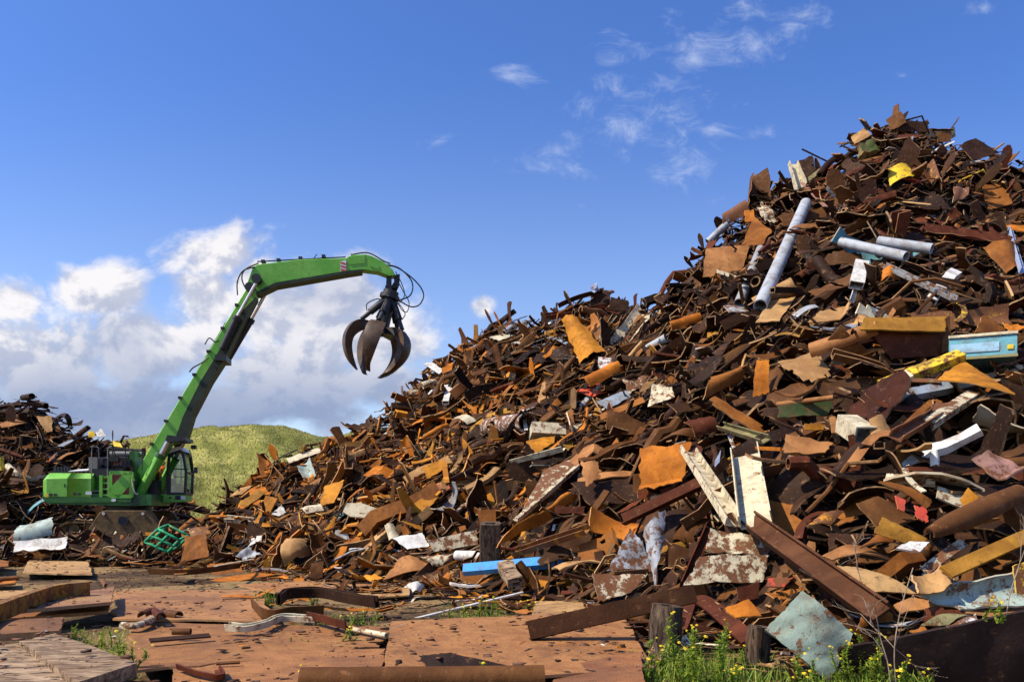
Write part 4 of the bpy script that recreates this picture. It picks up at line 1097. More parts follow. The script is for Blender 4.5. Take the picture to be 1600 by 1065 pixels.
S('bent_sheet', ms, 'brown bent sheet hanging behind the weathered timber post', 'rust', 0, [(746, 798), (774, 795), (776, 848), (752, 842)], None, el=15, fold=('t', .75, 30), lift=.3)
Bm('steel_tube', 'tube', 'long thin white tube lying on the weeds below the blue beam', 'white', .95, (632, 970), (817, 925), 4.5, 'rod', 'long thin white tube', d0=13.0, d1=13.8)
Bm('rebar_strip', mb, 'yellow and rust trough with coiled wire right of the timber post', 'ochre', .3, (806, 866), (920, 830), 15, 'U', 'yellow and rust trough', lift=.9)
S('bent_plate', ms, 'ochre notched plate shaped like an arch on the left slope', 'amber', 0, [(660, 730), (693, 718), (700, 728), (668, 748)], 'ochre notched arch plate', el=30, lift=.8)
Bm('flat_bar', mb, 'ochre leg hanging down from the notched arch plate', 'amber', 0, (694, 722), (698, 754), 8, 'flat', None, lift=.9)
S('orange_flag', ms, 'bright orange three cornered flap above the rust and white drum', 'orange', 0, [(722, 624), (736, 634), (748, 630), (743, 650)], 'orange three cornered flap', el=35, edge=.08, lift=.8)
S('cream_wing', ms, 'cream wing shaped scrap left of the rust and white drum', 'cream', .95, [(706, 655), (722, 648), (744, 658), (730, 663)], 'cream wing shaped scrap', el=55, bv=.2, lift=.8)
Bm('crushed_duct', 'duct', 'white crushed duct on the upper left slope', 'white', .9, (702, 607), (696, 629), 9, 'box', 'white crushed duct of the left slope', lift=.8, dent=.2)
Bm('bent_pipe', 'pipe', 'white bent pipe left of the white crushed duct', 'white', .95, (670, 617), (702, 603), 5, 'pipe', None, via=[(680, 608)], lift=.7)
S('white_plate', ms, 'white oblong plate at the left tip of the ridge', 'white', .95, [(662, 569), (673, 566), (694, 578), (686, 584)], 'white oblong plate on the ridge', el=50, d=33)
S('orange_plate', ms, 'orange plate touching the white oblong plate on the ridge', 'orange', 0, [(690, 576), (708, 565), (706, 578), (691, 584)], None, el=45, lift=.8)
Bm('half_pipe', 'pipe', 'pinkish rusted half pipe at the left foot of the main heap', 'pink', .25, (512, 748), (562, 722), 20, 'half', 'pinkish half pipe', lift=.7, dent=.05)
S('ochre_plate', ms, 'bright ochre pointed plate under the pinkish half pipe', 'amber', 0, [(508, 758), (538, 749), (522, 784), (500, 790)], 'bright ochre pointed plate', el=45, yaw=15, lift=.7)
S('curled_plate', ms, 'brown upright curled plate on the left tip of the main heap', 'rust', .0, [(400, 706), (414, 710), (444, 748), (410, 748)], 'upright curled plate', el=25, yaw=25, bu=-.3, lift=.7)
S('long_sheet', ms, 'long cream panel lying right of the upright curled plate', 'cream', .75, [(447, 717), (498, 700), (503, 706), (452, 724)], 'long cream panel', el=55, lift=.7)
S('scoop', ms, 'pale blue green scoop below the long cream panel', 'pale', .8, [(464, 727), (484, 714), (494, 742), (474, 746)], 'pale blue green scoop', el=35, bu=-.25, lift=.7)
S('leaf_sheet', ms, 'wide ochre leaf shaped sheet left of the pale blue green scoop', 'ochre', 0, [(373, 786), (402, 766), (418, 768), (384, 792)], 'wide ochre leaf sheet', el=45, lift=.5)
S('leaf_sheet', ms, 'tan leaf shaped sheet above the wide ochre leaf sheet', 'tan', 0, [(358, 776), (376, 762), (396, 758), (378, 772)], None, el=50, lift=.5)
S('white_scrap', ms, 'white torn triangle low on the left foot of the main heap', 'white', .95, [(424, 803), (440, 788), (447, 800), (436, 806)], 'white torn triangle', el=35, lift=.6)
S('bent_plate', ms, 'cream bent plate right of the white torn triangle', 'cream', .7, [(468, 794), (500, 787), (506, 797), (478, 802)], None, el=50, bv=.15, lift=.6)
Bm('flat_bar', mb, 'bright orange upright strip left of the arch plate', 'orange', 0, (559, 785), (562, 820), 13, 'flat', 'bright orange upright strip', lift=.7, roll=10)
S('white_sign', ms, 'white blank board with dark bars in front at the heap foot', 'white', .95, [(524, 828), (541, 826), (546, 842), (522, 845)], 'white blank board', el=10, lift=.6)
S('crumpled_block', 'metal block', 'crumpled brown bale shaped like a boulder at the heap foot', 'tan', .0, [(441, 850), (478, 842), (487, 868), (446, 886)], 'crumpled brown bale', el=25, bu=.4, bv=.3, rip=.1, lift=.7)
S('foil_scrap', ms, 'shiny silver crumpled foil left of the brown bale', 'silver', .95, [(368, 871), (391, 856), (410, 866), (386, 873)], 'shiny silver foil', el=45, rip=.15, edge=.12, lift=.3)
S('steel_plate', ms, 'smooth orange brown plate standing right of the green crate', 'rust', 0, [(290, 838), (322, 834), (327, 868), (283, 878)], 'smooth orange brown plate', el=20, yaw=15, d=24.8)
S('crumpled_sheet', ms, 'mottled ochre rounded sheet above the smooth orange brown plate', 'amber', .3, [(294, 828), (322, 822), (331, 834), (300, 841)], None, el=50, bu=.1, d=25.6)
S('silver_plate', ms, 'silver green curved plate at the far left under the machine', 'pale', .75, [(26, 824), (84, 808), (83, 836), (25, 848)], 'silver green curved plate', el=20, d=27, bv=.1)
S('white_sheet', ms, 'white folded panel lying below the silver green curved plate', 'white', .85, [(22, 845), (106, 838), (104, 857), (22, 864)], 'white folded panel', el=25, d=25.6, fold=('t', .75, 30))
S('timber_slab', ms, 'rusty long panel lying at the heap foot left of the brown bale', 'rust', 0, [(325, 882), (375, 878), (380, 896), (330, 899)], None, el=75, lift=.3)
S('rust_sheet', ms, 'long orange sheet flat at the heap foot below the brown bale', 'orange', 0, [(320, 908), (400, 894), (430, 897), (350, 914)], None, el=80, lift=.2, bu=.03)
S('rust_plate', ms, 'small square orange plate below the crumpled brown bale', 'orange', 0, [(458, 905), (470, 899), (476, 906), (464, 913)], None, el=60, lift=.2)
S('rust_plate', ms, 'upright brown square plate right of the crumpled brown bale', 'brown', 0, [(486, 880), (506, 876), (504, 902), (484, 905)], 'upright brown square plate', el=10, lift=.3)
S('orange_plate', ms, 'tall orange leaf plate right of the upright brown square plate', 'orange', 0, [(520, 866), (548, 840), (540, 862), (524, 882)], None, el=35, lift=.5)
# more pieces of the right slope
S('steel_plate', ms, 'dark folded sheet on the slope left of the upright orange folded strip', 'rust', 0, [(1110, 590), (1172, 573), (1160, 592), (1098, 625)], 'folded sheet left of the orange strip', el=45, bv=.2, lift=.7)
Bm('steel_beam', mb, 'long dark beam running up right to the bundle of folded sheets', 'dark', 0, (1125, 578), (1206, 512), 9, 'L', 'long dark beam', lift=.8)
S('curved_plate', ms, 'red brown curved shell with a golden spot in the dark hollow', 'maroon', 0, [(1068, 660), (1110, 650), (1124, 672), (1086, 682)], 'red brown curved shell', el=35, bv=.2, lift=.8)
S('arched_plate', ms, 'dark arched plates stacked above the big smooth orange panel', 'brown', 0, [(1030, 690), (1052, 676), (1098, 680), (1090, 688)], None, el=50, bv=.25, lift=.7)
Bm('steel_beam', mb, 'dark red beam with a pale spot below the big orange panel', 'maroon', 0, (972, 812), (1098, 752), 24, 'L', 'dark red beam with a pale spot', lift=1.0, roll=30)
Bm('steel_beam', mb, 'brown bar rising right of the timber post towards the orange panel', 'brown', 0, (905, 830), (948, 768), 9, 'box', None, lift=.8)
S('bracket', 'bracket', 'short dark I shaped bracket between orange sheet and dark red beam', 'maroon', 0, [(868, 790), (914, 790), (912, 802), (866, 801)], None, el=20, lift=.8)
S('steel_plate', ms, 'cardboard coloured plate leaning at the red brown curved shell', 'dusty', 0, [(1296, 652), (1304, 650), (1318, 678), (1300, 676)], None, el=30, lift=.7)
S('rolled_plate', ms, 'tan curved plate right of the short white square tube', 'tan', 0, [(1358, 656), (1378, 648), (1392, 676), (1360, 682)], None, el=30, bu=.2, lift=.7)
S('white_scrap', ms, 'white crushed can standing alone in the dark hollow at the right', 'white', .95, [(1455, 706), (1466, 702), (1467, 728), (1454, 728)], 'white crushed can in the hollow', el=15, bu=.3, lift=.5)
Bm('flat_bar', mb, 'curved brown bar between the two cream sheets right of the hollow', 'maroon', 0, (1416, 732), (1478, 734), 10, 'flat', None, lift=.5)
Bm('bent_flange', mb, 'pale yellow twisted blade above the two red patches', 'cream', .6, (1414, 732), (1444, 768), 9, 'flat', 'pale yellow twisted blade', lift=.8, side=.1)
Bm('channel', mb, 'cream and brown channel right of the brown ribbon', 'cream', .55, (1384, 745), (1462, 750), 13, 'n', None, lift=.4, roll=20)
S('steel_plate', ms, 'ochre leaning plate beside the yellow blade at the right edge', 'amber', .0, [(1500, 780), (1512, 762), (1530, 778), (1506, 794)], None, el=30, lift=.6)
S('bent_plate', ms, 'roof shaped dusty plate right of the great diagonal girder', 'dusty', 0, [(1285, 868), (1345, 854), (1392, 872), (1300, 876)], 'roof shaped dusty plate', el=62, bu=.2, lift=.9)
S('rust_plate', ms, 'dark red riveted plate under the lower peeling panel', 'maroon', 0, [(1150, 918), (1186, 909), (1186, 934), (1155, 938)], 'riveted dark red plate', el=10, lift=.7)
S('red_white_bracket', 'bracket', 'red and white painted bracket below the diagonal girder', 'red', .35, [(1200, 904), (1240, 902), (1224, 918), (1196, 916)], None, el=50, lift=.8)
S('rust_sheet', ms, 'orange brown folded sheet between the two timber stumps', 'orange', 0, [(1132, 950), (1170, 936), (1190, 962), (1150, 966)], 'orange sheet between the stumps', el=50, rip=.05, d=8.2)
S('peeling_plate', ms, 'yellow flaked plate at the right edge above the huge black plate', 'yellow', .4, [(1582, 884), (1604, 878), (1604, 930), (1588, 926)], None, el=10, lift=1.0)
S('bent_sheet', ms, 'silver and pink bent sheet just above the huge black plate', 'white', .35, [(1478, 978), (1524, 958), (1530, 978), (1490, 988)], None, el=55, d=8.1)
S('bent_sheet', ms, 'olive and cream curved sheet left of the silver and pink sheet', 'olive', .6, [(1438, 976), (1478, 960), (1518, 962), (1482, 976)], 'olive curved sheet', el=60, bu=.12, d=8.3)
S('dusty_plate', ms, 'smooth dusty pink plate lying behind the yellow flowering tuft', 'dusty', 0, [(1492, 952), (1604, 944), (1604, 958), (1560, 966)], None, el=72, d=8.6)
S('torn_sheet', ms, 'dark ragged strip above the olive curved sheet', 'maroon', 0, [(1445, 950), (1518, 952), (1512, 964), (1440, 968)], None, el=35, edge=.1, d=8.6)
S('twisted_strip', ms, 'brown twisted strip left of the long grey green panel', 'dusty', 0, [(1396, 944), (1430, 932), (1472, 948), (1410, 958)], None, el=50, rip=.06, d=8.8)

# --- left heap
_L = dict(tab=LEFT)
Bm('tube_end', 'pipe', 'dark open tube on the top of the far left heap', 'dark', 0, (36, 621), (50, 619), 9, 'pipe', 'dark open tube of the left heap', d0=45, d1=44)
Bm('tube_end', 'pipe', 'dark wide tube lying on the crest of the far left heap', 'dark', 0, (46, 629), (72, 634), 9, 'pipe', None, d0=45, d1=44.5)
Bm('rubber_hoop', 'hoop', 'black round hoop on the right shoulder of the far left heap', 'black', 0, (88, 654), (110, 668), 6, 'half', None, d0=44, d1=44, via=[(104, 650)])
Bm('steel_bar', mb, 'blue grey plank sloping up right behind the machine hood', 'bluegrey', .8, (94, 697), (132, 676), 10, 'flat', 'blue grey plank behind the hood', lift=.8, **_L)
S('round_disc', 'disc', 'round yellow disc on the far left heap', 'yellow', .95, [(138, 674), (147, 673), (149, 682), (139, 683)], 'round yellow disc', el=15, d=41, edge=.05)
S('white_scrap', ms, 'white pointed scrap right of the round yellow disc', 'white', .95, [(150, 676), (158, 669), (166, 681), (152, 682)], None, el=25, d=42)
S('yellow_scrap', ms, 'yellow flap at the right end of the far left heap', 'yellow', .9, [(176, 688), (188, 692), (192, 699), (178, 697)], None, el=40, d=42)
S('rusty_plate', ms, 'dusty tapering plate in the upper middle of the far left heap', 'tan', .0, [(56, 650), (81, 650), (82, 673), (72, 675)], 'tapering plate of the left heap', el=20, lift=.8, **_L)
S('curved_plate', ms, 'long dusty curved plate on the left edge of the far left heap', 'dusty', 0, [(-4, 662), (24, 654), (42, 660), (2, 668)], None, el=50, lift=.8, **_L)
S('yellow_drum', 'drum', 'yellow drum end at the left picture edge', 'yellow', .8, [(-6, 716), (6, 714), (7, 735), (-4, 737)], None, el=10, bu=.2, lift=1.2, **_L)
Bm('cream_ring', 'ring', 'cream torn ring right of the yellow drum end', 'cream', .8, (12, 728), (26, 742), 10, 'half', None, lift=1.0, **_L)
Bm('long_bar', mb, 'long rust bar lying level on the far left heap', 'rust', 0, (28, 722), (76, 716), 6, 'L', None, lift=.9, **_L)
Bm('long_bar', mb, 'red brown bar sloping down right at the left picture edge', 'maroon', .0, (-6, 700), (36, 714), 5, 'box', None, lift=.9, **_L)
Bm('curved_bar', mb, 'tan curved bar on the far left heap left of the railings', 'dusty', 0, (86, 724), (116, 707), 6, 'flat', None, bend=.1, lift=.9, **_L)
Bm('leaning_plank', mb, 'brown plank leaning on the far left heap below the tapering plate', 'brown', 0, (85, 662), (97, 682), 7, 'flat', None, lift=.9, **_L)

# --- flat plates and things on the ground in front
PLATES = []
def Gp(name, cat, label, col, paint, pts, z=0.03, t=.03, ref=None, zs=None, rip=.003, edge=.008, bulge=0.0, mat='plate', n=18, block=False, round_=0):
    zs = zs or [z] * 4
    W_ = [gnd(u, v, zz) for (u, v), zz in zip(pts, zs)]
    a, b_, cc, e = W_
    g = np.linspace(0, 1, n + 1)
    S_, T_ = np.meshgrid(g, g, indexing='ij')
    if round_:
        pass
    S3, T3 = S_[..., None], T_[..., None]
    P_ = (1 - S3) * (1 - T3) * a + S3 * (1 - T3) * b_ + S3 * T3 * cc + (1 - S3) * T3 * e
    size = 0.5 * (np.linalg.norm(b_ - a) + np.linalg.norm(e - a))
    sd_ = int(abs(pts[0][0] * 11 + pts[0][1] * 3)); rr = np.random.default_rng(sd_)
    f = P_.reshape(-1, 3); f = f.copy()
    f[:, 2] += wob(f[:, :2], 1.2, sd_) * rip * size + bulge * size * (np.sin(math.pi * S_) * np.sin(math.pi * T_)).ravel()
    P_ = f.reshape(P_.shape)
    def jag():
        j = rr.normal(0, 1, n + 1); j = 0.5 * j + 0.5 * np.roll(j, 1); j[0] = j[-1] = 0; return j * edge * size
    ds = (e - a) / np.linalg.norm(e - a); dt_ = (b_ - a) / np.linalg.norm(b_ - a)
    P_[:, 0] += jag()[:, None] * ds; P_[:, -1] += jag()[:, None] * ds; P_[0, :] += jag()[:, None] * dt_; P_[-1, :] += jag()[:, None] * dt_
    V_, Q_ = solidify(P_.reshape(-1, 3), grid(n, n), t)
    PLATES.append((np.array([p[:2] for p in W_]), max(zs) + t))
    cu = sum(p[0] for p in pts) / 4; cv = sum(p[1] for p in pts) / 4
    reg(label, ref, cu, cv)
    return place_mesh(name, cat, label, V_, Q_, col, paint, mat=mat, rim=True)
gp = 'ground plate'
Gp('flat_sheet', gp, 'largest flat brown sheet in the foreground under the long brown girder', (.37, .17, .062), 0, [(612, 972), (972, 955), (1020, 1046), (594, 1072)], .16, ref='largest flat sheet', edge=.003, zs=[.22, .16, .10, .13])
Gp('flat_sheet', gp, 'brown sheet left of the largest flat sheet, cut by the bottom edge', (.36, .16, .058), 0, [(270, 1024), (602, 1014), (592, 1100), (272, 1100)], .07, ref='sheet at the bottom edge', edge=.004)
Gp('flat_sheet', gp, 'wide brown sheet in the middle of the yard, its left edge lying at the raised sheet', 'rust', 0, [(176, 922), (402, 922), (432, 975), (178, 966)], .035, ref='wide sheet in the middle of the yard', edge=.01) if False else None
Gp('flat_sheet', gp, 'wide brown sheet in the middle of the yard behind the bone shaped scrap', (.38, .185, .075), 0, [(178, 923), (402, 921), (436, 972), (176, 967)], .08, ref='wide middle sheet', edge=.012)
Gp('flat_sheet', gp, 'brown sheet below the wide middle sheet, reaching right to the weeds', (.32, .145, .05), 0, [(196, 972), (604, 980), (592, 1012), (214, 1048)], .05, edge=.015, ref='long brown sheet', zs=[.03, .10, .05, .10])
Gp('flat_sheet', gp, 'raised brown sheet with a black gap under its edge at the left', (.31, .16, .085), 0, [(60, 938), (178, 918), (174, 942), (30, 956)], .3, t=.05, ref='raised sheet', edge=.006)
Gp('flat_sheet', gp, 'lower sheet just under the raised sheet at the left', 'rust', 0, [(20, 958), (172, 946), (168, 956), (10, 968)], .14, t=.05, edge=.004)
Gp('flat_sheet', gp, 'rounded brown plank under the raised sheet at the left edge', (.26, .125, .055), 0, [(-20, 975), (98, 968), (92, 990), (-20, 997)], .22, t=.09, ref='rounded brown plank', bulge=.05)
Gp('flat_sheet', gp, 'pale dusty sheet lying apart far back in the yard', 'tan', 0, [(46, 874), (138, 878), (144, 897), (34, 896)], .12, t=.04, ref='pale dusty sheet')
Gp('flat_sheet', gp, 'flat brown sheet at the foot of the heap behind the weeds', 'dusty', 0, [(370, 914), (470, 908), (600, 914), (430, 926)], .10, ref='sheet at the heap foot')
Gp('flat_sheet', gp, 'narrow pale sheet at the heap foot right of the bale', 'tan', 0, [(556, 920), (640, 914), (640, 930), (560, 936)], .06)
Gp('flat_sheet', gp, 'tan sheet on the ground between blue beam and brown girder', 'tan', 0, [(836, 940), (920, 935), (945, 957), (832, 963)], .16, ref='tan sheet behind the girder', bulge=.03)
Gp('crumpled_sheet', gp, 'wavy brown sheet at the bottom edge right of the rolled sheet', (.30, .125, .05), 0, [(872, 1042), (1000, 1018), (1012, 1090), (852, 1090)], .14, rip=.05, ref='wavy brown sheet', zs=[.1, .2, .15, .1])
Gp('flat_sheet', gp, 'small brown sheet at the left edge behind the ochre curved beam', 'rust', 0, [(-20, 872), (14, 877), (12, 885), (-20, 887)], .2, t=.05)
Gp('flat_sheet', gp, 'narrow rust sheet at the left edge beyond the curved beam', 'orange', 0, [(-20, 906), (25, 905), (24, 912), (-20, 916)], .12, t=.05, ref='narrow rust sheet')
Gp('flat_sheet', gp, 'thin ochre sheet at the left edge under the curved beam', 'tan', 0, [(-20, 924), (60, 922), (30, 934), (-20, 938)], .06)
Bm('curved_beam', mb, 'ochre curved beam lying on the raised sheet at the left edge', 'amber', 0, (-30, 950), (136, 913), 22, 'box', 'ochre curved beam', h=14, via=[(50, 928), (95, 915)], d0=15.1, d1=20.0, t=.03, dent=0) if False else None
def beam3(name, label, ref, col, W_, w, h, prof='box', t=.03, up=(0, 0, 1), cat=mb, paint=0, dent=0, mat='scrap', smooth=40, n=8):
    path = bez([np.array(p, float) for p in W_], n) if len(W_) > 2 else np.array([np.array(W_[0]) + (np.array(W_[1]) - np.array(W_[0])) * i / 6 for i in range(7)])
    if prof == 'box': pp, c = profile('box', w, h)
    else: pp, c = profile(prof, w, h)
    V_, Q_ = sweep(path, pp, t, up, c, dent=dent, seed=3)
    u, v = pix(V_.mean(0)); reg(label, ref, u, v)
    return place_mesh(name, cat, label, V_, Q_, col, paint, mat=mat, smooth=smooth)
beam3('curved_beam', 'ochre curved beam lying on the raised sheet at the left edge', 'ochre curved beam', 'ochre', [gnd(-40, 970, .40), gnd(30, 943, .42), gnd(85, 925, .43), gnd(137, 919, .44)], .11, .22, paint=.5)
# the rolled sheet at the bottom edge with the black ragged piece on it
a_, b2 = gnd(470, 1062, .15), gnd(850, 1058, .15)
beam3('rolled_sheet', 'rolled brown sheet like a long tube at the bottom edge', 'rolled sheet at the bottom edge', 'brown', [a_, b2], .22, .22, 'pipe', t=.02, cat='pipe', dent=.03)
S('ragged_plate', ms, 'black ragged plate lying on the rolled sheet at the bottom edge', 'black', 0, [(655, 1024), (705, 1020), (806, 1042), (672, 1046)], 'black ragged plate', el=30, d=8.0, edge=.05, lift=0, rip=.03)
# cracked timber slab
Gp('timber_slab', 'timber', 'cracked weathered timber slab in the bottom left corner', 'wood', 0, [(30, 1008), (86, 996), (214, 1046), (120, 1078)], .18, t=.13, mat='wood', ref='cracked timber slab', rip=.012, edge=0, n=26)
Gp('timber_slab', 'timber', 'pale timber slab below the cracked slab at the corner', 'wood', 0, [(-60, 1020), (30, 1012), (130, 1082), (-60, 1110)], .12, t=.13, mat='wood', rip=.012, edge=0, n=26)
# small scraps on the plates
def Gb(name, cat, label, col, paint, pts, w, prof='flat', z=.12, ref=None, h=None, t=.02, zs=None, dent=.1, up=(0, -.3, 1)):
    W_ = [gnd(u, v, zz) for (u, v), zz in zip(pts, zs or [z] * len(pts))]
    dm = sum(p[1] for p in W_) / len(W_)
    return beam3(name, label, ref, col, W_, w / F * dm, None if h is None else h / F * dm, prof, t, up, cat, paint, dent)
Gb('bent_channel', mb, 'cream bent channel lying on the long brown sheet near the weeds', 'cream', .7, [(356, 982), (385, 984), (415, 978), (440, 968), (495, 970)], 9, 'U', .16, 'cream bent channel', h=9)
Gb('folded_strip', ms, 'dark brown folded strip above the cream bent channel', 'brown', 0, [(398, 944), (420, 962), (460, 958), (504, 955)], 13, 'L', .2, 'dark folded strip', h=14)
Gb('arched_flange', ms, 'dark arched flange standing behind the dark folded strip', 'dark', 0, [(436, 944), (452, 934), (500, 932), (540, 940), (590, 948)], 6, 'U', .32, 'dark arched flange', h=16)
Gb('folded_strip', ms, 'dark red twisted strip leading right from the dark folded strip', 'maroon', 0, [(485, 962), (510, 968), (545, 978)], 12, 'L', .22, h=10)
Gb('bent_tube', 'tube', 'pale bent tube in the weeds left of the largest flat sheet', 'cream', .6, [(540, 980), (560, 984), (604, 992)], 6, 'pipe', .15)
Gb('bent_tube', 'tube', 'bone shaped cream and brown scrap on the wide middle sheet', 'cream', .45, [(190, 978), (215, 978), (238, 968), (250, 958)], 11, 'half', .14, 'bone shaped scrap')
Gb('curled_scrap', ms, 'brown curled scrap beside the bone shaped scrap', 'maroon', 0, [(222, 962), (238, 955), (252, 964)], 12, 'half', .2)
Gb('curled_scrap', ms, 'small brown cup shaped scrap right of the bone shaped scrap', 'brown', 0, [(262, 960), (280, 962)], 14, 'half', .12)
Gb('flat_scrap', ms, 'dark long scrap on gravel below the bone shaped scrap', 'dark', 0, [(234, 1000), (280, 996), (328, 992)], 14, 'flat', .16, 'dark long scrap')
Gb('roll_scrap', 'pipe', 'short brown roll above the dark long scrap', 'brown', 0, [(270, 986), (298, 986)], 8, 'pipe', .2)
Gb('angle_bracket', 'bracket', 'brown V shaped bracket on the sheet at the bottom edge', 'maroon', 0, [(280, 1040), (310, 1050), (345, 1056), (340, 1044)], 10, 'L', .14, 'V shaped bracket', h=6)
Gb('ragged_scrap', ms, 'thin dark ragged flake right of the V shaped bracket', 'brown', 0, [(338, 1036), (375, 1034)], 6, 'flat', .12)
Gb('steel_bar', mb, 'rust bar lying level on the ground right of the green crate', 'brown', 0, [(235, 892), (300, 893), (372, 884)], 11, 'L', .2, 'level rust bar')
Gb('steel_bar', mb, 'pale strip sticking out over the level rust bar', 'cream', .7, [(336, 884), (396, 873)], 5, 'flat', .45)
Gb('wood_peg', 'timber', 'short pale peg standing on the dirt behind the wide middle sheet', 'tan', .3, [(160, 906), (165, 914)], 5, 'box', .2, up=(0, -1, .2))
Gb('scrap_piece', ms, 'tan rusty scrap at the left edge behind the ochre curved beam', 'rust', 0, [(-6, 908), (26, 905)], 9, 'half', .15)
Gb('steel_rod', 'rod', 'curved thin wire right of the silver wing sheet', 'brown', 0, [(958, 895), (1012, 890)], 3, 'rod', .9, dent=0)
# timber stumps among the weeds
for lb, rf, u, v0, v1, w in (('split grey timber stump behind the tall weeds', 'split grey stump', 1040, 945, 1000, 38), ('dark timber stump left of the pale green panel', 'dark stump', 1184, 978, 1066, 26)):
    d_ = 8.5 if v1 > 1050 else 8.9
    W_ = [at(u + 3, v0, d_), at(u, (v0 + v1) / 2, d_), at(u - 2, v1 + 30, d_)]
    beam3('timber_stump', lb, rf, 'wood', W_, w / F * d_, w * .8 / F * d_, 'pipe', t=.09, up=(0, -1, 0), cat='timber', mat='wood_up', dent=.22, n=5)

# green crate frame: posts and bars as parts
_c = empty('green_crate', tuple(at(250, 862, 25.2)), label='small emerald green open frame crate in the scrap before the machine', category='crate')
REFS.append((250, 845, 'green frame crate')); LABELS[_c['label']] = 1
cr = [(226, 846), (247, 826), (280, 843), (262, 862)]
_d0, _d1 = 25.4, 25.0
A_ = [at(u, v, _d0) for u, v in cr]; off_ = at(255, 850, 25.6) - at(252, 840, 25.2)
B_ = [p + np.array([.12, .45, .12]) for p in A_]
def crate_bar(nm, p, q):
    V_, Q_ = sweep(np.array([p + (q - p) * i / 3 for i in range(4)]), profile('box', .055, .055)[0], .015, (0.2, -1, .6), True)
    cc_ = V_.mean(0); o = link(nm, mesh_from(nm, V_ - cc_, Q_, [M['scrap']], colors=np.array([*C['emerald'], .97])), loc=tuple(cc_)); o.parent = _c; o.matrix_parent_inverse = Matrix.Translation(-Vector(_c.location))
for i in range(4):
    crate_bar('bar', A_[i], A_[(i + 1) % 4]); crate_bar('bar', B_[i], B_[(i + 1) % 4]); crate_bar('post', A_[i], B_[i])
crate_bar('crossbar', A_[0] + (A_[1] - A_[0]) * .5, A_[3] + (A_[2] - A_[3]) * .5)
crate_bar('crossbar', A_[0] + (A_[3] - A_[0]) * .5, A_[1] + (A_[2] - A_[1]) * .5)
add_block(cr, lambda U_, V_: U_ * 0 + 25.6)
# ------------------------------------------------------------------ green material handler
TH = R(9)
P0 = at(190, 800, 33.6); P0[2] = 0.15
FW = np.array([math.cos(TH), math.sin(TH), 0]); AW = np.array([-math.sin(TH), math.cos(TH), 0])
HM = empty('material_handler', tuple(P0), TH, label='green tracked material handler with a raised boom and five clawed grapple', category='material handler')
REFS.append((190, 760, 'green material handler')); LABELS[HM['label']] = 1
def L(u, v, off=0.0):
    """pixel to the machine's own frame on the lengthwise plane at distance off from its middle (negative: towards the viewer)"""
    o = np.array([0, 0, CAMZ]); r = ray(u, v)
    q = P0 + AW * off
    k = ((q - o) @ AW) / (r @ AW)
    w = o + r * k - P0
    return np.array([w @ FW, off, w[2]])
def mk(name, geo, mat, parent=None, smooth=30, label=None, flat=False, colors=None):
    V_, Q_ = geo
    V_ = np.asarray(V_, float)
    p = parent or HM
    off = np.zeros(3)
    q = p
    while q is not None and q is not HM:
        off += np.array(q.location); q = q.parent
    c = (V_.max(0) + V_.min(0)) / 2
    o = link(name, mesh_from(name, V_ - c, Q_, [M[mat]] if isinstance(mat, str) else mat, smooth=None if flat else smooth, colors=colors), parent=p, loc=tuple(c - off))
    if label: o['label'] = label
    return o
def prism(pts, y0, y1):
    """profile (s, z) polygon extruded from y0 to y1; faces as a list"""
    n = len(pts)
    V_ = [(p[0], y0, p[1]) for p in pts] + [(p[0], y1, p[1]) for p in pts]
    Fs = [tuple(range(n)), tuple(range(2 * n - 1, n - 1, -1))] + [(i, i + n, (i + 1) % n + n, (i + 1) % n) for i in range(n)]
    return np.array(V_), Fs
def joinf(parts):
    n = 0; VV = []; FF = []
    for V_, Q_ in parts:
        VV.append(np.asarray(V_)); FF += [tuple(int(i) + n for i in f) for f in Q_]; n += len(V_)
    return np.vstack(VV), FF
def pp(lst, off): return [(L(u, v, off)[0], L(u, v, off)[2]) for u, v in lst]
def bx(x0, x1, y0, y1, z0, z1): return boxm(((x0 + x1) / 2, (y0 + y1) / 2, (z0 + z1) / 2), (x1 - x0, y1 - y0, z1 - z0))
def bev(o, w, seg=2):
    m = o.modifiers.new('bevel', 'BEVEL'); m.width = w; m.segments = seg; m.limit_method = 'ANGLE'; return o
NS = -1.45   # near side of the upper structure
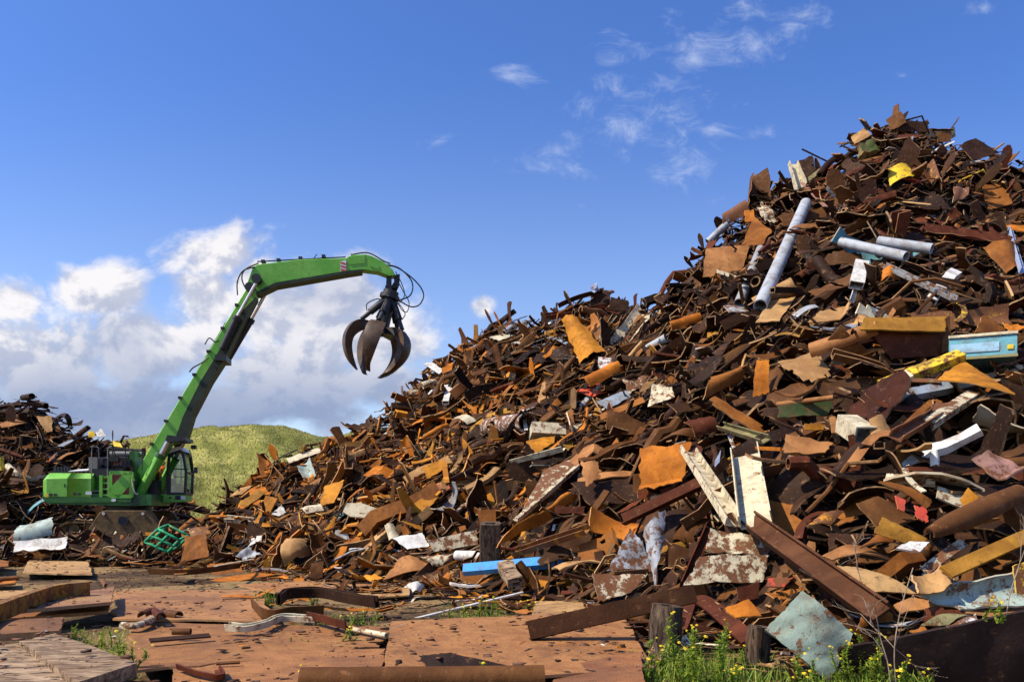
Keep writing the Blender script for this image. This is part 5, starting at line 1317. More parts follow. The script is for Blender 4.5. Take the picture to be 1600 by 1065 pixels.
# undercarriage
z_tr0, z_tr1 = 0.0, 1.15
sA, sB = L(100, 850, -1.6)[0], L(292, 850, -1.6)[0]
for sgn in (-1, 1):
    y0, y1 = sgn * 1.75, sgn * 1.2
    fr = pp([(102, 838), (134, 836), (158, 800), (166, 797), (232, 797), (240, 801), (252, 822), (262, 838), (240, 846), (150, 852), (118, 852)], -1.6)
    fo = mk('track_frame', prism(fr, sgn * 1.80, sgn * 1.45), 'mud'); bev(fo, .03)
    # hole ring and bolts
    hc = L(195, 813, -1.6)
    a = np.linspace(0, 2 * math.pi, 17)[:-1]
    ring = sweep(np.array([[hc[0], sgn * 1.78, hc[2]], [hc[0], sgn * 1.82, hc[2]], [hc[0], sgn * 1.845, hc[2]]]), np.stack([np.cos(a), np.sin(a)], 1) * .17, .05, (0, 0, 1), True)
    mk('hub_ring', ring, 'black', fo)
    mk('hub_cap', prism([(hc[0] + .14 * math.cos(t), hc[2] + .14 * math.sin(t)) for t in a], sgn * 1.803, sgn * 1.815), 'black', fo)
    for uu in (165, 226):
        b_ = L(uu, 802, -1.6); mk('bolt', prism([(b_[0] + .06 * math.cos(t), b_[2] + .06 * math.sin(t)) for t in a[::2]], sgn * 1.80, sgn * 1.85), 'chrome', fo)
    # track belt with shoes
    zc = (z_tr0 + z_tr1) / 2; rr_ = zc
    loop = []
    for t in np.linspace(-math.pi / 2, math.pi / 2, 9): loop.append((sB + rr_ * math.cos(t) - .3, zc + rr_ * math.sin(t)))
    for x in np.linspace(sB - .9, sA + .9, 14): loop.append((x, z_tr1))
    for t in np.linspace(math.pi / 2, 1.5 * math.pi, 9): loop.append((sA + .3 + rr_ * math.cos(t), zc + rr_ * math.sin(t)))
    for x in np.linspace(sA + .9, sB - .9, 14): loop.append((x, z_tr0))
    shoes = []
    lp = np.array(loop); seg = np.roll(lp, -1, 0) - lp
    for i in range(len(lp)):
        Ls = np.linalg.norm(seg[i]); cx, cz = lp[i] + seg[i] / 2; an = math.atan2(seg[i][1], seg[i][0])
        rot = np.array([[math.cos(an), 0, -math.sin(an)], [0, 1, 0], [math.sin(an), 0, math.cos(an)]])
        shoes.append(boxm((cx, sgn * 1.5, cz), (Ls * .92, .56, .06), rot))
        shoes.append(boxm(np.array([cx, sgn * 1.5, cz]) + rot @ np.array([0, 0, -.05 if i > 22 else -.05]), (.05, .56, .06), rot))
    mk('track_belt', join(shoes), 'mud')
    for uu in (100, 118, 140, 255, 275):
        w = L(uu, 806, -1.5)
        mk('roller', prism([(w[0] + .17 * math.cos(t), z_tr1 - .22 + .17 * math.sin(t)) for t in a], sgn * 1.42, sgn * 1.62), 'mud')
mk('axle_beam', bx(L(165, 800)[0], L(225, 800)[0], -1.2, 1.2, .45, 1.35), 'mud')
zr = L(190, 790, NS)[2]
a24 = np.linspace(0, 2 * math.pi, 25)[:-1]
mk('slewing_ring', sweep(np.array([[0.3, 0, 1.3], [.3, 0, 1.55], [.3, 0, zr + .1]]), np.stack([np.cos(a24), np.sin(a24)], 1) * .85, .1, (1, 0, 0), True), 'black')
# chassis deck
ch = pp([(66, 768), (64, 777), (74, 787), (204, 790), (236, 789), (236, 772), (208, 772)], NS)
zd = L(150, 776, NS)[2]
mk('chassis', prism([(x, z) for x, z in ch], NS + .06, 1.4), 'green_dark')
mk('deck_skirt', prism(pp([(67, 776), (206, 777), (205, 784), (76, 785)], NS), NS, NS + .055), 'green_dark')
# hood with chamfered top: sections along s
def hood(u0, u1, name, vt0=739, vb=776, tail=False):
    x0, x1 = L(u0, 760, NS)[0], L(u1, 760, NS)[0]
    zb = L(100, vb, NS)[2]; zs_ = L(100, 747, NS)[2]; zt = L(100, vt0 - 1, NS)[2]
    sec = [(NS, zb), (NS, zs_), (NS + .38, zt), (-NS - .38, zt), (-NS, zs_), (-NS, zb)]
    V_ = []
    for x, ins in ((x0, .14 if tail else 0), (x0 + (.16 if tail else .0001), 0), (x1, 0)):
        for y, z in sec: V_.append((x, y * (1 - ins * .35), zb + (z - zb) * (1 - ins * .8)))
    n = 6; Fs = [tuple(range(5, -1, -1)), tuple(range(12, 18))]
    for k in range(2):
        for i in range(n): Fs.append((k * n + i, k * n + (i + 1) % n, (k + 1) * n + (i + 1) % n, (k + 1) * n + i))
    o = mk(name, (np.array(V_), Fs), 'green', smooth=20); bev(o, .02); return o
h1 = hood(66, 105.5, 'engine_hood', tail=True); h2 = hood(106.2, 142, 'engine_hood')
for (u, v) in ((79.5, 772.5), (86.5, 772.5)): p = L(u, v, NS); mk('vent', bx(p[0] - .06, p[0] + .06, NS - .012, NS + .01, p[2] - .05, p[2] + .05), 'black', h1)
for (u, v) in ((116.5, 771.5), (124, 771.5)): p = L(u, v, NS); mk('vent', bx(p[0] - .06, p[0] + .06, NS - .012, NS + .01, p[2] - .05, p[2] + .05), 'black', h2)
p = L(101, 758, NS); mk('door_handle', bx(p[0] - .02, p[0] + .02, NS - .02, NS + .01, p[2] - .06, p[2] + .06), 'black', h1)
p = L(139, 770, NS); mk('data_plate', bx(p[0] - .12, p[0] + .10, NS - .012, NS + .01, p[2] - .06, p[2] + .06), 'whitep', h2)
p = L(72, 773, NS); mk('yellow_sticker', bx(p[0] - .03, p[0] + .09, NS - .010, NS + .01, p[2] - .08, p[2] + .06), 'petal', h1)
# step recess and ladder
z0, z1 = L(150, 776, NS)[2], L(150, 742, NS)[2]
x143, x155, x160, x171, x173, x206 = [L(u, 760, NS)[0] for u in (142.5, 155, 160, 171, 172.5, 206)]
mk('step_recess', bx(x143, x155, NS + .45, -NS, z0, z1), 'green_dark')
mk('step_floor', bx(x143, x155, NS + .05, NS + .45, z0 + .22, z0 + .26), 'grille')
lad = joinf([bx(x155, x160, NS, NS + .3, z0, z1), bx(x171 - .06, x171, NS, NS + .3, z0, z1 - .0)] + [bx(x160, x171 - .06, NS + .02, NS + .16, z, z + .06) for z in np.linspace(z0 + .05, z1 - .1, 4)])
lo = mk('ladder', lad, 'green', flat=True)
mk('ladder_back', bx(x160 - .01, x171 - .05, NS + .32, NS + .36, z0, z1), 'redhose', lo)
# side box with two dark triangular openings
fr_pts = [(172.5, 736), (205.5, 737), (206, 776), (172.5, 775)]
sb = mk('side_box', prism(pp(fr_pts, NS), NS + .05, NS + 1.0), 'green_dark')
def strip(p, q, w, nm='box_frame', mat='green', off=NS):
    A = L(*p, off); B = L(*q, off); d = B - A; ln = math.hypot(d[0], d[2]); n_ = np.array([-d[2], 0, d[0]]) / ln * w / 2
    pts = [(A + n_), (B + n_), (B - n_), (A - n_)]
    return prism([(t[0], t[2]) for t in pts], off - .01, off + .06)
mk('box_frame', joinf([strip((172, 738), (206, 739), .16), strip((205, 737), (205.5, 776), .16), strip((172, 775), (206, 775), .14), strip((173, 736), (173, 776), .12), strip((203, 743), (177, 772), .5)]), 'green', sb, flat=True)
mk('mesh_panel', prism(pp([(175, 740), (204, 741), (204, 773), (175, 773)], NS), NS + .02, NS + .045), 'redhose', sb)
# rails and machinery on the deck
zt = L(150, 742, NS)[2]
def rail(pts, off, r=.025): return tube([L(u, v, off) for u, v in pts], r, up=(.2, 1, .3), n=4)
mk('handrail', join([rail([(143, 775), (143.2, 740), (143.5, 702), (146, 698), (152, 698), (154, 702), (154.5, 716)], NS + .05), rail([(168, 772), (168, 735), (168.5, 704), (170, 699), (175, 697)], NS + .05), rail([(154, 715), (168, 715)], NS + .1)]), 'grille')
mk('handrail', join([rail([(165, 700), (222, 702)], -.9), rail([(165, 714), (200, 715)], -.9), rail([(176, 698), (176, 740)], -.9), rail([(196, 700), (196, 740)], -.9), rail([(222, 702), (222, 735)], -.9), rail([(176, 700), (190, 735)], -.9)]), 'black')
mk('handrail', join([rail([(168, 701), (222, 704)], .9), rail([(168, 716), (222, 716)], .9), rail([(184, 701), (184, 738)], .9), rail([(206, 702), (206, 738)], .9)]), 'black')
p = L(140, 733, -1.0); q = L(153.5, 714, -1.0)
mk('filter_box', bx(p[0], q[0], -1.1, -.4, p[2] - .1, q[2]), 'grille')
p = L(110, 737, -.8); q = L(139, 729, -.8)
mk('roof_panel', (np.array([(p[0], -1.0, p[2] + .03), (q[0], -1.0, p[2] + .08), (q[0] - .1, .3, q[2]), (p[0] - .1, .3, q[2] - .05), (p[0], -1.0, p[2]), (q[0], -1.0, p[2] + .04), (q[0] - .1, .3, q[2] - .04), (p[0] - .1, .3, q[2] - .1)]), [(0, 1, 2, 3), (7, 6, 5, 4), (0, 4, 5, 1), (1, 5, 6, 2), (2, 6, 7, 3), (3, 7, 4, 0)]), 'whitep')
mk('air_vents', join([sweep(np.array([[L(u, 736, -.5)[0], -.5, L(u, 736, -.5)[2]], [L(u, 736, -.5)[0], -.5, L(u, 732, -.5)[2]], [L(u, 736, -.5)[0], -.5, L(u, 729, -.5)[2]]]), np.stack([np.cos(a24[::3]), np.sin(a24[::3])], 1) * .08, .03, (1, 0, 0), True) for u in (88, 93, 98, 103, 107)] + [bx(L(84, 738, -.5)[0], L(108, 738, -.5)[0], -.9, -.1, L(84, 739, -.5)[2], L(84, 736, -.5)[2])]), 'black')
eng = []
rr = np.random.default_rng(5)
for i in range(26):
    u = rr.uniform(158, 208); v = rr.uniform(716, 740); y = rr.uniform(-1.0, 1.1); s_ = rr.uniform(.12, .4, 3)
    c_ = L(u, v, y); eng.append(boxm(c_, s_))
for i in range(16):
    u = rr.uniform(158, 210); y = rr.uniform(-1.0, .9)
    eng.append(tube([L(u, 742, y), L(u + rr.uniform(-8, 8), rr.uniform(712, 735), y + .1), L(u + rr.uniform(-15, 15), rr.uniform(716, 742), y + .2)], rr.uniform(.02, .05), n=4))
eng.append(bx(L(157, 742, 0)[0], L(206, 742, 0)[0], -1.1, 1.2, L(160, 743, 0)[2] - .1, L(160, 734, 0)[2]))
mk('engine_machinery', join(eng), 'black')
p = L(189, 722, -.6); mk('dusty_tank', bx(p[0] - .3, p[0] + .35, -.75, -.3, p[2] - .14, p[2] + .12), 'dusty')
p = L(187, 708, -.2); mk('exhaust_pipe', sweep(np.array([[p[0] - .5, .2, p[2]], [p[0], .2, p[2] + .01], [p[0] + .8, .2, p[2]]]), np.stack([np.cos(a24[::2]), np.sin(a24[::2])], 1) * .1, .02, (0, 0, 1), True), 'grille')
mk('boom_bracket', prism(pp([(203, 706), (211, 704), (214, 738), (232, 772), (226, 784), (206, 784)], -.45), -.55, .55), 'green_dark')
# red hoses at the boom foot
mk('hose_bundle', join([tube([L(190, 735, -.55 - k * .05), L(199, 724 + k, -.7), L(207, 736, -.7), L(209, 752 + k * 2, -.7)], .045) for k in range(4)]), 'redhose')
# boom
bm_pts = [(208, 742), (225, 715), (384, 452), (392, 447), (400, 452), (400, 462), (386, 487), (367, 524), (348, 562), (326, 596), (298, 650), (286, 688), (264, 694), (236, 742), (225, 776), (212, 780), (206, 770)]
boom = mk('boom', prism(pp(bm_pts, -.36), -.36, .36), 'green'); bev(boom, .03)
mk('boom_belly_shade', prism(pp([(400, 464), (388, 487), (369, 524), (350, 562), (328, 596), (300, 650), (288, 690), (272, 690), (286, 650), (313, 596), (334, 562), (355, 524), (377, 487)], -.37), -.38, .38), 'belly_shade', boom, flat=True)  # dark plate added to paint the boom's shaded underside
p = L(393, 453, 0)
mk('elbow_pin', prism([(p[0] + .2 * math.cos(t), p[2] + .2 * math.sin(t)) for t in a24], -.52, .52), 'black', boom)
p = L(280, 689, 0); mk('cylinder_pin', prism([(p[0] - .42, p[2] - .12), (p[0] + .42, p[2] - .02), (p[0] + .42, p[2] + .12), (p[0] - .3, p[2] + .2)], -.68, .68), 'black', boom)
# boom hoses and clips
hs = [tube([L(296, 581, -.4), L(302, 574, -.5), L(316, 566, -.5), L(326, 558, -.45)], .03), tube([L(320, 538, -.4), L(327, 528, -.55), L(336, 534, -.5), L(342, 532, -.42)], .025), tube([L(371, 461, -.2), L(371, 440, -.3), L(380, 423, -.3), L(398, 417, -.3)], .03), tube([L(386, 455, .3), L(378, 436, .3), L(383, 421, .3), L(404, 411, .3)], .03)]
hs.append(tube([L(350 - i * 27, 505 + i * 46, .05 if i % 2 else -.05) + np.array([.12, -.2, -.02]) for i in range(5)], .04))
mk('boom_hoses', join(hs), 'rubber', boom)
for i in range(7): mk('hose_clip', boxm(L(371 - i * 22, 478 + i * 36, -.2), (.14, .5, .1)), 'black', boom)
# boom cylinders
def cyl(p, q, r, off, closed=True, m=12, off2=None):
    a = np.linspace(0, 2 * math.pi, m + 1)[:-1]
    A = L(*p, off); B = L(*q, off if off2 is None else off2)
    return sweep(np.array([A, A + (B - A) * .02, (A + B) / 2, B - (B - A) * .02, B]), np.stack([np.cos(a), np.sin(a)], 1) * r, r * .3, (0, 1, 0), True)
for off, pts in ((-.72, [(218, 772), (251, 711), (262, 690)]), (.62, [(249, 766), (276, 713), (287, 690)])):
    b_ = mk('boom_cylinder', cyl(pts[0], pts[1], .17, off), 'green'); mk('piston_rod', cyl(pts[1], pts[2], .085, off), 'chrome', b_)
    mk('gland', cyl((pts[1][0] - 3, pts[1][1] + 4), (pts[1][0] + 1, pts[1][1] - 2), .19, off), 'green_dark', b_)
# stick cylinders
for off, pts in ((-.5, [(347, 545), (370, 496), (401, 441)]), (.5, [(353, 566), (392, 500), (422, 446)])):
    b_ = mk('stick_cylinder', cyl(pts[0], pts[1], .13, off), 'black'); mk('piston_rod', cyl(pts[1], pts[2], .065, off), 'chrome', b_)
    mk('gland', cyl((pts[1][0] - 2, pts[1][1] + 4), (pts[1][0] + 1, pts[1][1] - 2), .15, off), 'black', b_)
p = L(350, 562, 0); mk('cylinder_bracket', bx(p[0] - .25, p[0] + .2, -.6, .6, p[2] - .14, p[2] + .1), 'black')
# stick
st_pts = [(395, 417), (402, 413), (470, 405), (541, 403), (545, 400), (552, 398), (572, 397), (582, 400), (600, 409), (614, 421), (617, 430), (608, 431), (590, 424), (566, 421), (545, 423), (430, 442), (404, 455), (392, 459), (383, 452)]
stick = mk('stick', prism(pp(st_pts, -.28), -.28, .28), 'green'); bev(stick, .025)
mk('stick_underside_shade', prism(pp([(392, 459), (404, 455), (430, 442), (545, 423), (566, 421), (566, 424), (546, 427), (431, 447), (404, 460)], -.3), -.33, .33), 'belly_shade', stick, flat=True)  # shade below the stick, put into the colour of this strip
mk('access_cover', prism(pp([(545, 401), (570, 399), (570, 411), (546, 413)], -.29), -.30, -.27), 'green', stick)
mk('tip_plate', prism(pp([(574, 408), (580, 410), (583, 413), (593, 416), (592, 421), (578, 416)], -.29), -.30, -.27), 'green', stick)
p = L(404, 441, 0); mk('pin_boss', prism([(p[0] + .2 * math.cos(t), p[2] + .2 * math.sin(t)) for t in a24], -.62, .62), 'black', stick)
sg = mk('warning_sign', prism(pp([(532, 409), (541, 406), (541, 422), (532, 424)], -.29), -.305, -.28), 'whitep', stick, flat=True)
for k in range(3):
    v = 409 + k * 5.2
    mk('red_stripe', prism(pp([(532.2, v), (532.2, v + 2.7), (540.8, v + 4.9), (540.8, v + 2.2)], -.305), -.311, -.304), 'redp', sg, flat=True)
top = [tube([L(402 + i * 23, 410.5 - i * 1.2, y) + np.array([0, 0, .05]) for i in range(7)], .028) for y in (-.15, 0, .12)]
top.append(tube([L(548, 398, 0), L(575, 395, 0), L(600, 408, -.1), L(610, 412, -.1)], .03))
mk('stick_hoses', join(top), 'rubber', stick)
for u, v in ((412, 411), (436, 409), (470, 406), (506, 403)): mk('hose_clip', boxm(L(u, v, 0) + np.array([0, 0, .03]), (.16, .42, .12)), 'black', stick)
mk('aerial', tube([L(490, 404, 0), L(495, 397, 0)], .02), 'black', stick)
# grapple
gp_ = lambda u, v, off=0.0: L(u, v, off)
g1, g2 = gp_(607, 431), gp_(608, 456)
hang = joinf([prism(pp([(604, 430), (612, 430), (612, 455), (606, 456), (603, 447)], -.16), -.16, -.08), prism(pp([(615, 430), (625, 428), (624, 445), (619, 457), (611, 456), (613, 444), (616, 440)], .1), .08, .18)])
mk('swivel_hanger', hang, 'black', flat=True)
mk('hanger_pin', cyl((602, 450), (621, 448), .09, 0), 'black')
axis_top = gp_(611, 455); axis_bot = gp_(591, 528); hub = gp_(597, 508)
gr = mk('grapple_body', cyl((610.5, 458), (596, 520), .24, 0), 'black')
rot_ = mk('rotator', joinf([cyl((611.5, 455), (609, 464), .3, 0), cyl((609.5, 461), (608, 467), .38, 0)]), 'black', gr)
ax = (axis_top - axis_bot); ax /= np.linalg.norm(ax)
e1 = np.array([0, 1.0, 0]) - ax * ax[1]; e1 /= np.linalg.norm(e1); e2 = np.cross(e1, ax)
ctop = gp_(608, 472); cb = gp_(596.5, 517)
pxm = 1 / 33.0
def radial(a): return e2 * math.cos(a) + e1 * math.sin(a)
for k in range(5):
    a = R(180 + 72 * k + 8)
    rd = radial(a); tg = np.cross(ax, rd)
    # arm (beam from the hub out to the claw hinge)
    def P3(r, h): return cb + rd * r + ax * h
    prof_out = [(0.15, .12), (.75, .22), (1.15, .10), (1.42, -.25), (1.50, -.75), (1.36, -1.25), (1.05, -1.68), (.60, -1.98)]
    prof_in = [(0.15, -.18), (.62, -.12), (.88, -.28), (1.06, -.55), (1.10, -.88), (1.00, -1.25), (.80, -1.62), (.58, -1.96)]
    po = bez([np.array([*p, 0]) for p in prof_out], 3); pi_ = bez([np.array([*p, 0]) for p in prof_in], 3)
    n = len(po); V_ = []
    for i in range(n):
        f = i / (n - 1); w = .13 + .25 * math.sin(min(1, f * 1.15) * math.pi) ** 1.0 * (1 if f > .2 else .7)
        w = max(w, .04)
        V_ += [P3(po[i][0] - .04, po[i][1]) + tg * w, P3(po[i][0] + .06, po[i][1]), P3(po[i][0] - .04, po[i][1]) - tg * w, P3(pi_[i][0], pi_[i][1]) - tg * w * .55, P3(pi_[i][0] , pi_[i][1]) + tg * w * .55]
    Qs = []
    for i in range(n - 1):
        for j in range(5):
            j2 = (j + 1) % 5; Qs.append((i * 5 + j, i * 5 + j2, (i + 1) * 5 + j2, (i + 1) * 5 + j))
    Qs += [(4, 3, 2, 1, 0), tuple(range((n - 1) * 5, n * 5))]
    cl_ = mk('claw', (np.array(V_), Qs), 'claw', gr, smooth=40)
    hb = boxm(P3(.55, .0), (.3, .3, .3), np.stack([rd, tg, ax], 1)); mk('hinge', joinf([boxm(P3(.5, -.02), (.75, .5, .26), np.stack([rd, tg, ax], 1))]), 'black', cl_)
    # grapple cylinder
    A_ = ctop + rd * .22; B_ = P3(.98, .22)
    aa = a24[::2]; circ = np.stack([np.cos(aa), np.sin(aa)], 1)
    M_ = A_ + (B_ - A_) * .62
    cy = mk('grapple_cylinder', sweep(np.array([A_, A_ + (M_ - A_) * .5, M_]), circ * .13, .05, tg, True), 'black', gr)
    mk('piston_rod', sweep(np.array([M_, (M_ + B_) / 2, B_]), circ * .08, .03, tg, True), 'black', cy)
    mk('hydraulic_hose', tube([A_ + rd * .1, A_ + rd * .35 - ax * .05, M_ + rd * .22 + ax * .3, M_ + rd * .15], .022), 'rubber', cy)
# hose loops at the stick end
H = lambda *p: [L(u, v, o_) for u, v, o_ in p]
mk('hanging_hoses', join([
    tube(H((598, 415, 0), (618, 417, -.1), (640, 431, -.2), (656, 447, -.2), (662, 462, -.2), (655, 476, -.2), (642, 479, -.2), (626, 471, -.1), (614, 465, 0)), .03),
    tube(H((600, 413, .1), (622, 418, .2), (640, 434, .2), (645, 448, .2), (641, 461, .2), (630, 467, .2), (615, 470, 0)), .03),
    tube(H((612, 420, .1), (622, 440, .1), (630, 455, .1), (639, 472, .1), (636, 487, .1), (628, 484, .1), (621, 472, 0), (615, 462, 0)), .02),
    tube(H((618, 424, 0), (628, 444, 0), (632, 462, 0), (622, 474, 0), (612, 468, 0)), .02)]), 'rubber')
# cab on the far side
cy0, cy1 = .35, 1.55
def cabpt(u, v, y): q = L(262 + (u - 262) * .72, v, cy0); return np.array([q[0], y, q[2]])
cab_px = [(262, 771), (262, 735), (266, 709), (289, 703), (296, 710), (302, 738), (300, 771)]
fr = []
def beam_(p, q, w=.07):
    d = q - p
    return sweep(np.array([p, (p + q) / 2, q]), profile('box', w, w)[0], .02, (.3, .2, 1) if abs(d[2]) < np.linalg.norm(d) * .8 else (0, 1, 0), True)
for y in (cy0, cy1):
    P_ = [cabpt(u, v, y) for u, v in cab_px]
    for i in range(len(P_)): fr.append(beam_(P_[i], P_[(i + 1) % len(P_)], .09))
    fr.append(beam_(cabpt(276, 707, y), cabpt(276, 770, y), .05) if y == cy1 else beam_(cabpt(266, 740, y), cabpt(266, 770, y), .06))
for u, v in cab_px: fr.append(beam_(cabpt(u, v, cy0), cabpt(u, v, cy1), .08))
cabf = mk('cab', join(fr), 'black')
mk('cab_roof', prism([(cabpt(u, v, 0)[0], cabpt(u, v, 0)[2]) for u, v in ((264, 708), (270, 700), (288, 697), (298, 705), (290, 704), (268, 709))], cy0 - .05, cy1 + .05), 'whitep', cabf)
mk('cab_base', prism(pp([(226, 772), (290, 771), (289, 783), (232, 786)], cy0), cy0 - .02, cy1), 'green', cabf)
for u, nm, mt, w in ((266, 'vent', 'black', .05), (278, 'vent', 'black', .11), (286, 'headlight', 'lamp', .09)):
    q = L(u, 777, cy0 - .02); mk(nm, bx(q[0] - w, q[0] + w, cy0 - .035, cy0, q[2] - w * .8, q[2] + w * .8), mt, cabf)
def pane(pts, y): return prism([(cabpt(u, v, y)[0], cabpt(u, v, y)[2]) for u, v in pts], y - .008, y + .008)
mk('window', pane([(264, 769), (264, 736), (268, 711), (288, 706), (294, 712), (300, 739), (298, 769)], cy0 + .03), 'glass', cabf, flat=True)
mk('window', pane([(264, 769), (264, 736), (268, 711), (288, 706), (294, 712), (300, 739), (298, 769)], cy1 - .03), 'glass', cabf, flat=True)
A_, B_ = cabpt(301, 768, 0), cabpt(302.5, 738, 0); C_ = cabpt(296.5, 711, 0)
V_ = np.array([(A_[0], cy0 + .05, A_[2]), (A_[0], cy1 - .05, A_[2]), (B_[0], cy1 - .05, B_[2]), (B_[0], cy0 + .05, B_[2]), (C_[0], cy1 - .05, C_[2]), (C_[0], cy0 + .05, C_[2])])
mk('windscreen', solidify(V_, np.array([(0, 1, 2, 3), (3, 2, 4, 5)]), .012), 'glass', cabf, flat=True)
gb = [rail([(271, 732), (294, 733)], cy0 - .06, .022), rail([(271, 744), (290, 745)], cy0 - .06, .015), rail([(296, 703), (300, 716), (302, 740), (300, 763)], cy0 - .05, .02), rail([(270, 752), (284, 762)], cy0 + .1, .02), rail([(286, 751), (276, 762)], cy0 + .15, .012)]
mk('guard_rail', join(gb), 'black', cabf)
q = L(306, 734, cy0 - .1); mk('mirror', joinf([bx(q[0] - .07, q[0] + .07, cy0 - .14, cy0 - .06, q[2] - .14, q[2] + .12), tube([L(301, 730, cy0 - .05), L(305, 730, cy0 - .1)], .015)]), 'black', cabf)
for u, v in ((302, 698), (276, 696)):
    q = L(u, v, cy0); mk('work_lamp', bx(q[0] - .1, q[0] + .1, cy0, cy0 + .2, q[2] - .08, q[2] + .08), 'black', cabf)
q = L(258, 752, .9); mk('seat', joinf([bx(q[0] - .28, q[0] + .3, .65, 1.25, q[2] - .25, q[2] - .1), bx(q[0] - .35, q[0] - .22, .65, 1.25, q[2] - .2, q[2] + .5)]), 'black', cabf)
q = L(279, 763, .8); mk('control_console', joinf([bx(q[0] - .15, q[0] + .15, .6, 1.2, q[2] - .2, q[2] + .08)]), 'black', cabf)
q = L(270, 764, .5); mk('white_canister', prism([(q[0] + .1 * math.cos(t), q[2] + .14 * math.sin(t)) for t in a24], .45, .6), 'whitep', cabf)
# black box added for the shadowed space behind the boom foot
mk('boom_foot_shade', bx(L(206, 770, .2)[0], L(250, 770, .2)[0], -.3, 1.3, L(206, 784, 0)[2], L(206, 750, 0)[2]), 'black')
mk('grab_handle', rail([(206, 748), (209, 765), (213, 772), (216, 770)], NS, .03), 'chrome')
q = L(178, 781, NS); mk('side_lamp', prism([(q[0] + .09 * math.cos(t), q[2] + .06 * math.sin(t)) for t in a24], NS - .05, NS + .05), 'lamp')

# operator seen behind the boom cylinders
def world_of(l): return Vector(P0) + Vector(FW) * float(l[0]) + Vector(AW) * float(l[1]) + Vector((0, 0, float(l[2])))
sp = L(252, 748, .9)
ps = world_of(sp)
per = bpy.data.objects.new('person', bpy.data.meshes.new('person'))
J = {'pelvis': (0, 0, 0, .15, .13), 'belly': (.02, 0, .2, .15, .12), 'chest': (.03, 0, .42, .17, .12), 'neck': (.04, 0, .58, .055, .055), 'head': (.07, 0, .70, .085, .09), 'crown': (.06, 0, .80, .075, .08), 'nose': (.165, 0, .70, .018, .018)}
vs = [v[:3] for v in J.values()]; rad = [v[3:] for v in J.values()]
ed = [(0, 1), (1, 2), (2, 3), (3, 4), (4, 5), (4, 6)]
for s_ in (-1, 1):
    b = len(vs)
    vs += [(.03, s_ * .2, .48), (.12, s_ * .25, .24), (.34, s_ * .22, .2), (.42, s_ * .21, .21)]
    rad += [(.06, .06), (.045, .045), (.035, .035), (.03, .02)]
    ed += [(2, b), (b, b + 1), (b + 1, b + 2), (b + 2, b + 3)]
    b = b + 4
    for f in range(4):
        k = len(vs); vs += [(.46, s_ * (.185 + f * .018), .21), (.50 - .004 * abs(f - 1), s_ * (.185 + f * .018), .19)]; rad += [(.009, .009), (.008, .008)]; ed += [(b - 1, k), (k, k + 1)]
    k = len(vs); vs += [(.45, s_ * .17, .2), (.475, s_ * .165, .195)]; rad += [(.01, .01), (.009, .009)]; ed += [(b - 1, k), (k, k + 1)]
    k = len(vs); vs += [(.05, s_ * .1, -.02), (.45, s_ * .13, .0), (.5, s_ * .13, -.42), (.6, s_ * .13, -.46)]; rad += [(.09, .09), (.065, .065), (.045, .045), (.035, .03)]
    ed += [(0, k), (k, k + 1), (k + 1, k + 2), (k + 2, k + 3)]
per.data.from_pydata(vs, ed, []); COL.objects.link(per)
per.modifiers.new('skin', 'SKIN'); sv = per.data.skin_vertices
if not sv: 
    bpy.context.view_layer.objects.active = per
for i, r_ in enumerate(rad): per.data.skin_vertices[0].data[i].radius = r_
per.data.skin_vertices[0].data[0].use_root = True
per.modifiers.new('sub', 'SUBSURF').levels = 1; per.modifiers['sub'].render_levels = 1
per.data.materials.append(M['cloth'])
per.location = ps; per.rotation_euler = (0, 0, TH)
per['label'] = 'operator in an orange vest sitting in the cab of the machine'; per['category'] = 'person'; LABELS[per['label']] = 1
def shell(name, mat, path, rads, n=14):
    a = np.linspace(0, 2 * math.pi, n + 1)[:-1]; V_ = []
    for (x, y, z), (rx, ry) in zip(path, rads): V_ += [(x + rx * math.cos(t), y + ry * math.sin(t), z) for t in a]
    Q_ = [(i * n + j, i * n + (j + 1) % n, (i + 1) * n + (j + 1) % n, (i + 1) * n + j) for i in range(len(path) - 1) for j in range(n)]
    Q_ += [tuple(range(n - 1, -1, -1)), tuple(range((len(path) - 1) * n, len(path) * n))]
    o = link(name, mesh_from(name, np.array(V_), Q_, [M[mat]], smooth=50), parent=per)
    return o
shell('vest', 'vest', [(.02, 0, .02), (.02, 0, .2), (.03, 0, .4), (.03, 0, .5), (.035, 0, .56)], [(.19, .22), (.19, .22), (.2, .27), (.16, .24), (.08, .1)])
shell('face', 'skin', [(.08, 0, .60), (.085, 0, .66), (.085, 0, .73), (.07, 0, .78)], [(.06, .05), (.085, .075), (.09, .08), (.08, .08)])
shell('hair', 'hair', [(.04, 0, .68), (.045, 0, .76), (.05, 0, .83), (.055, 0, .86)], [(.085, .095), (.1, .1), (.09, .09), (.04, .04)])
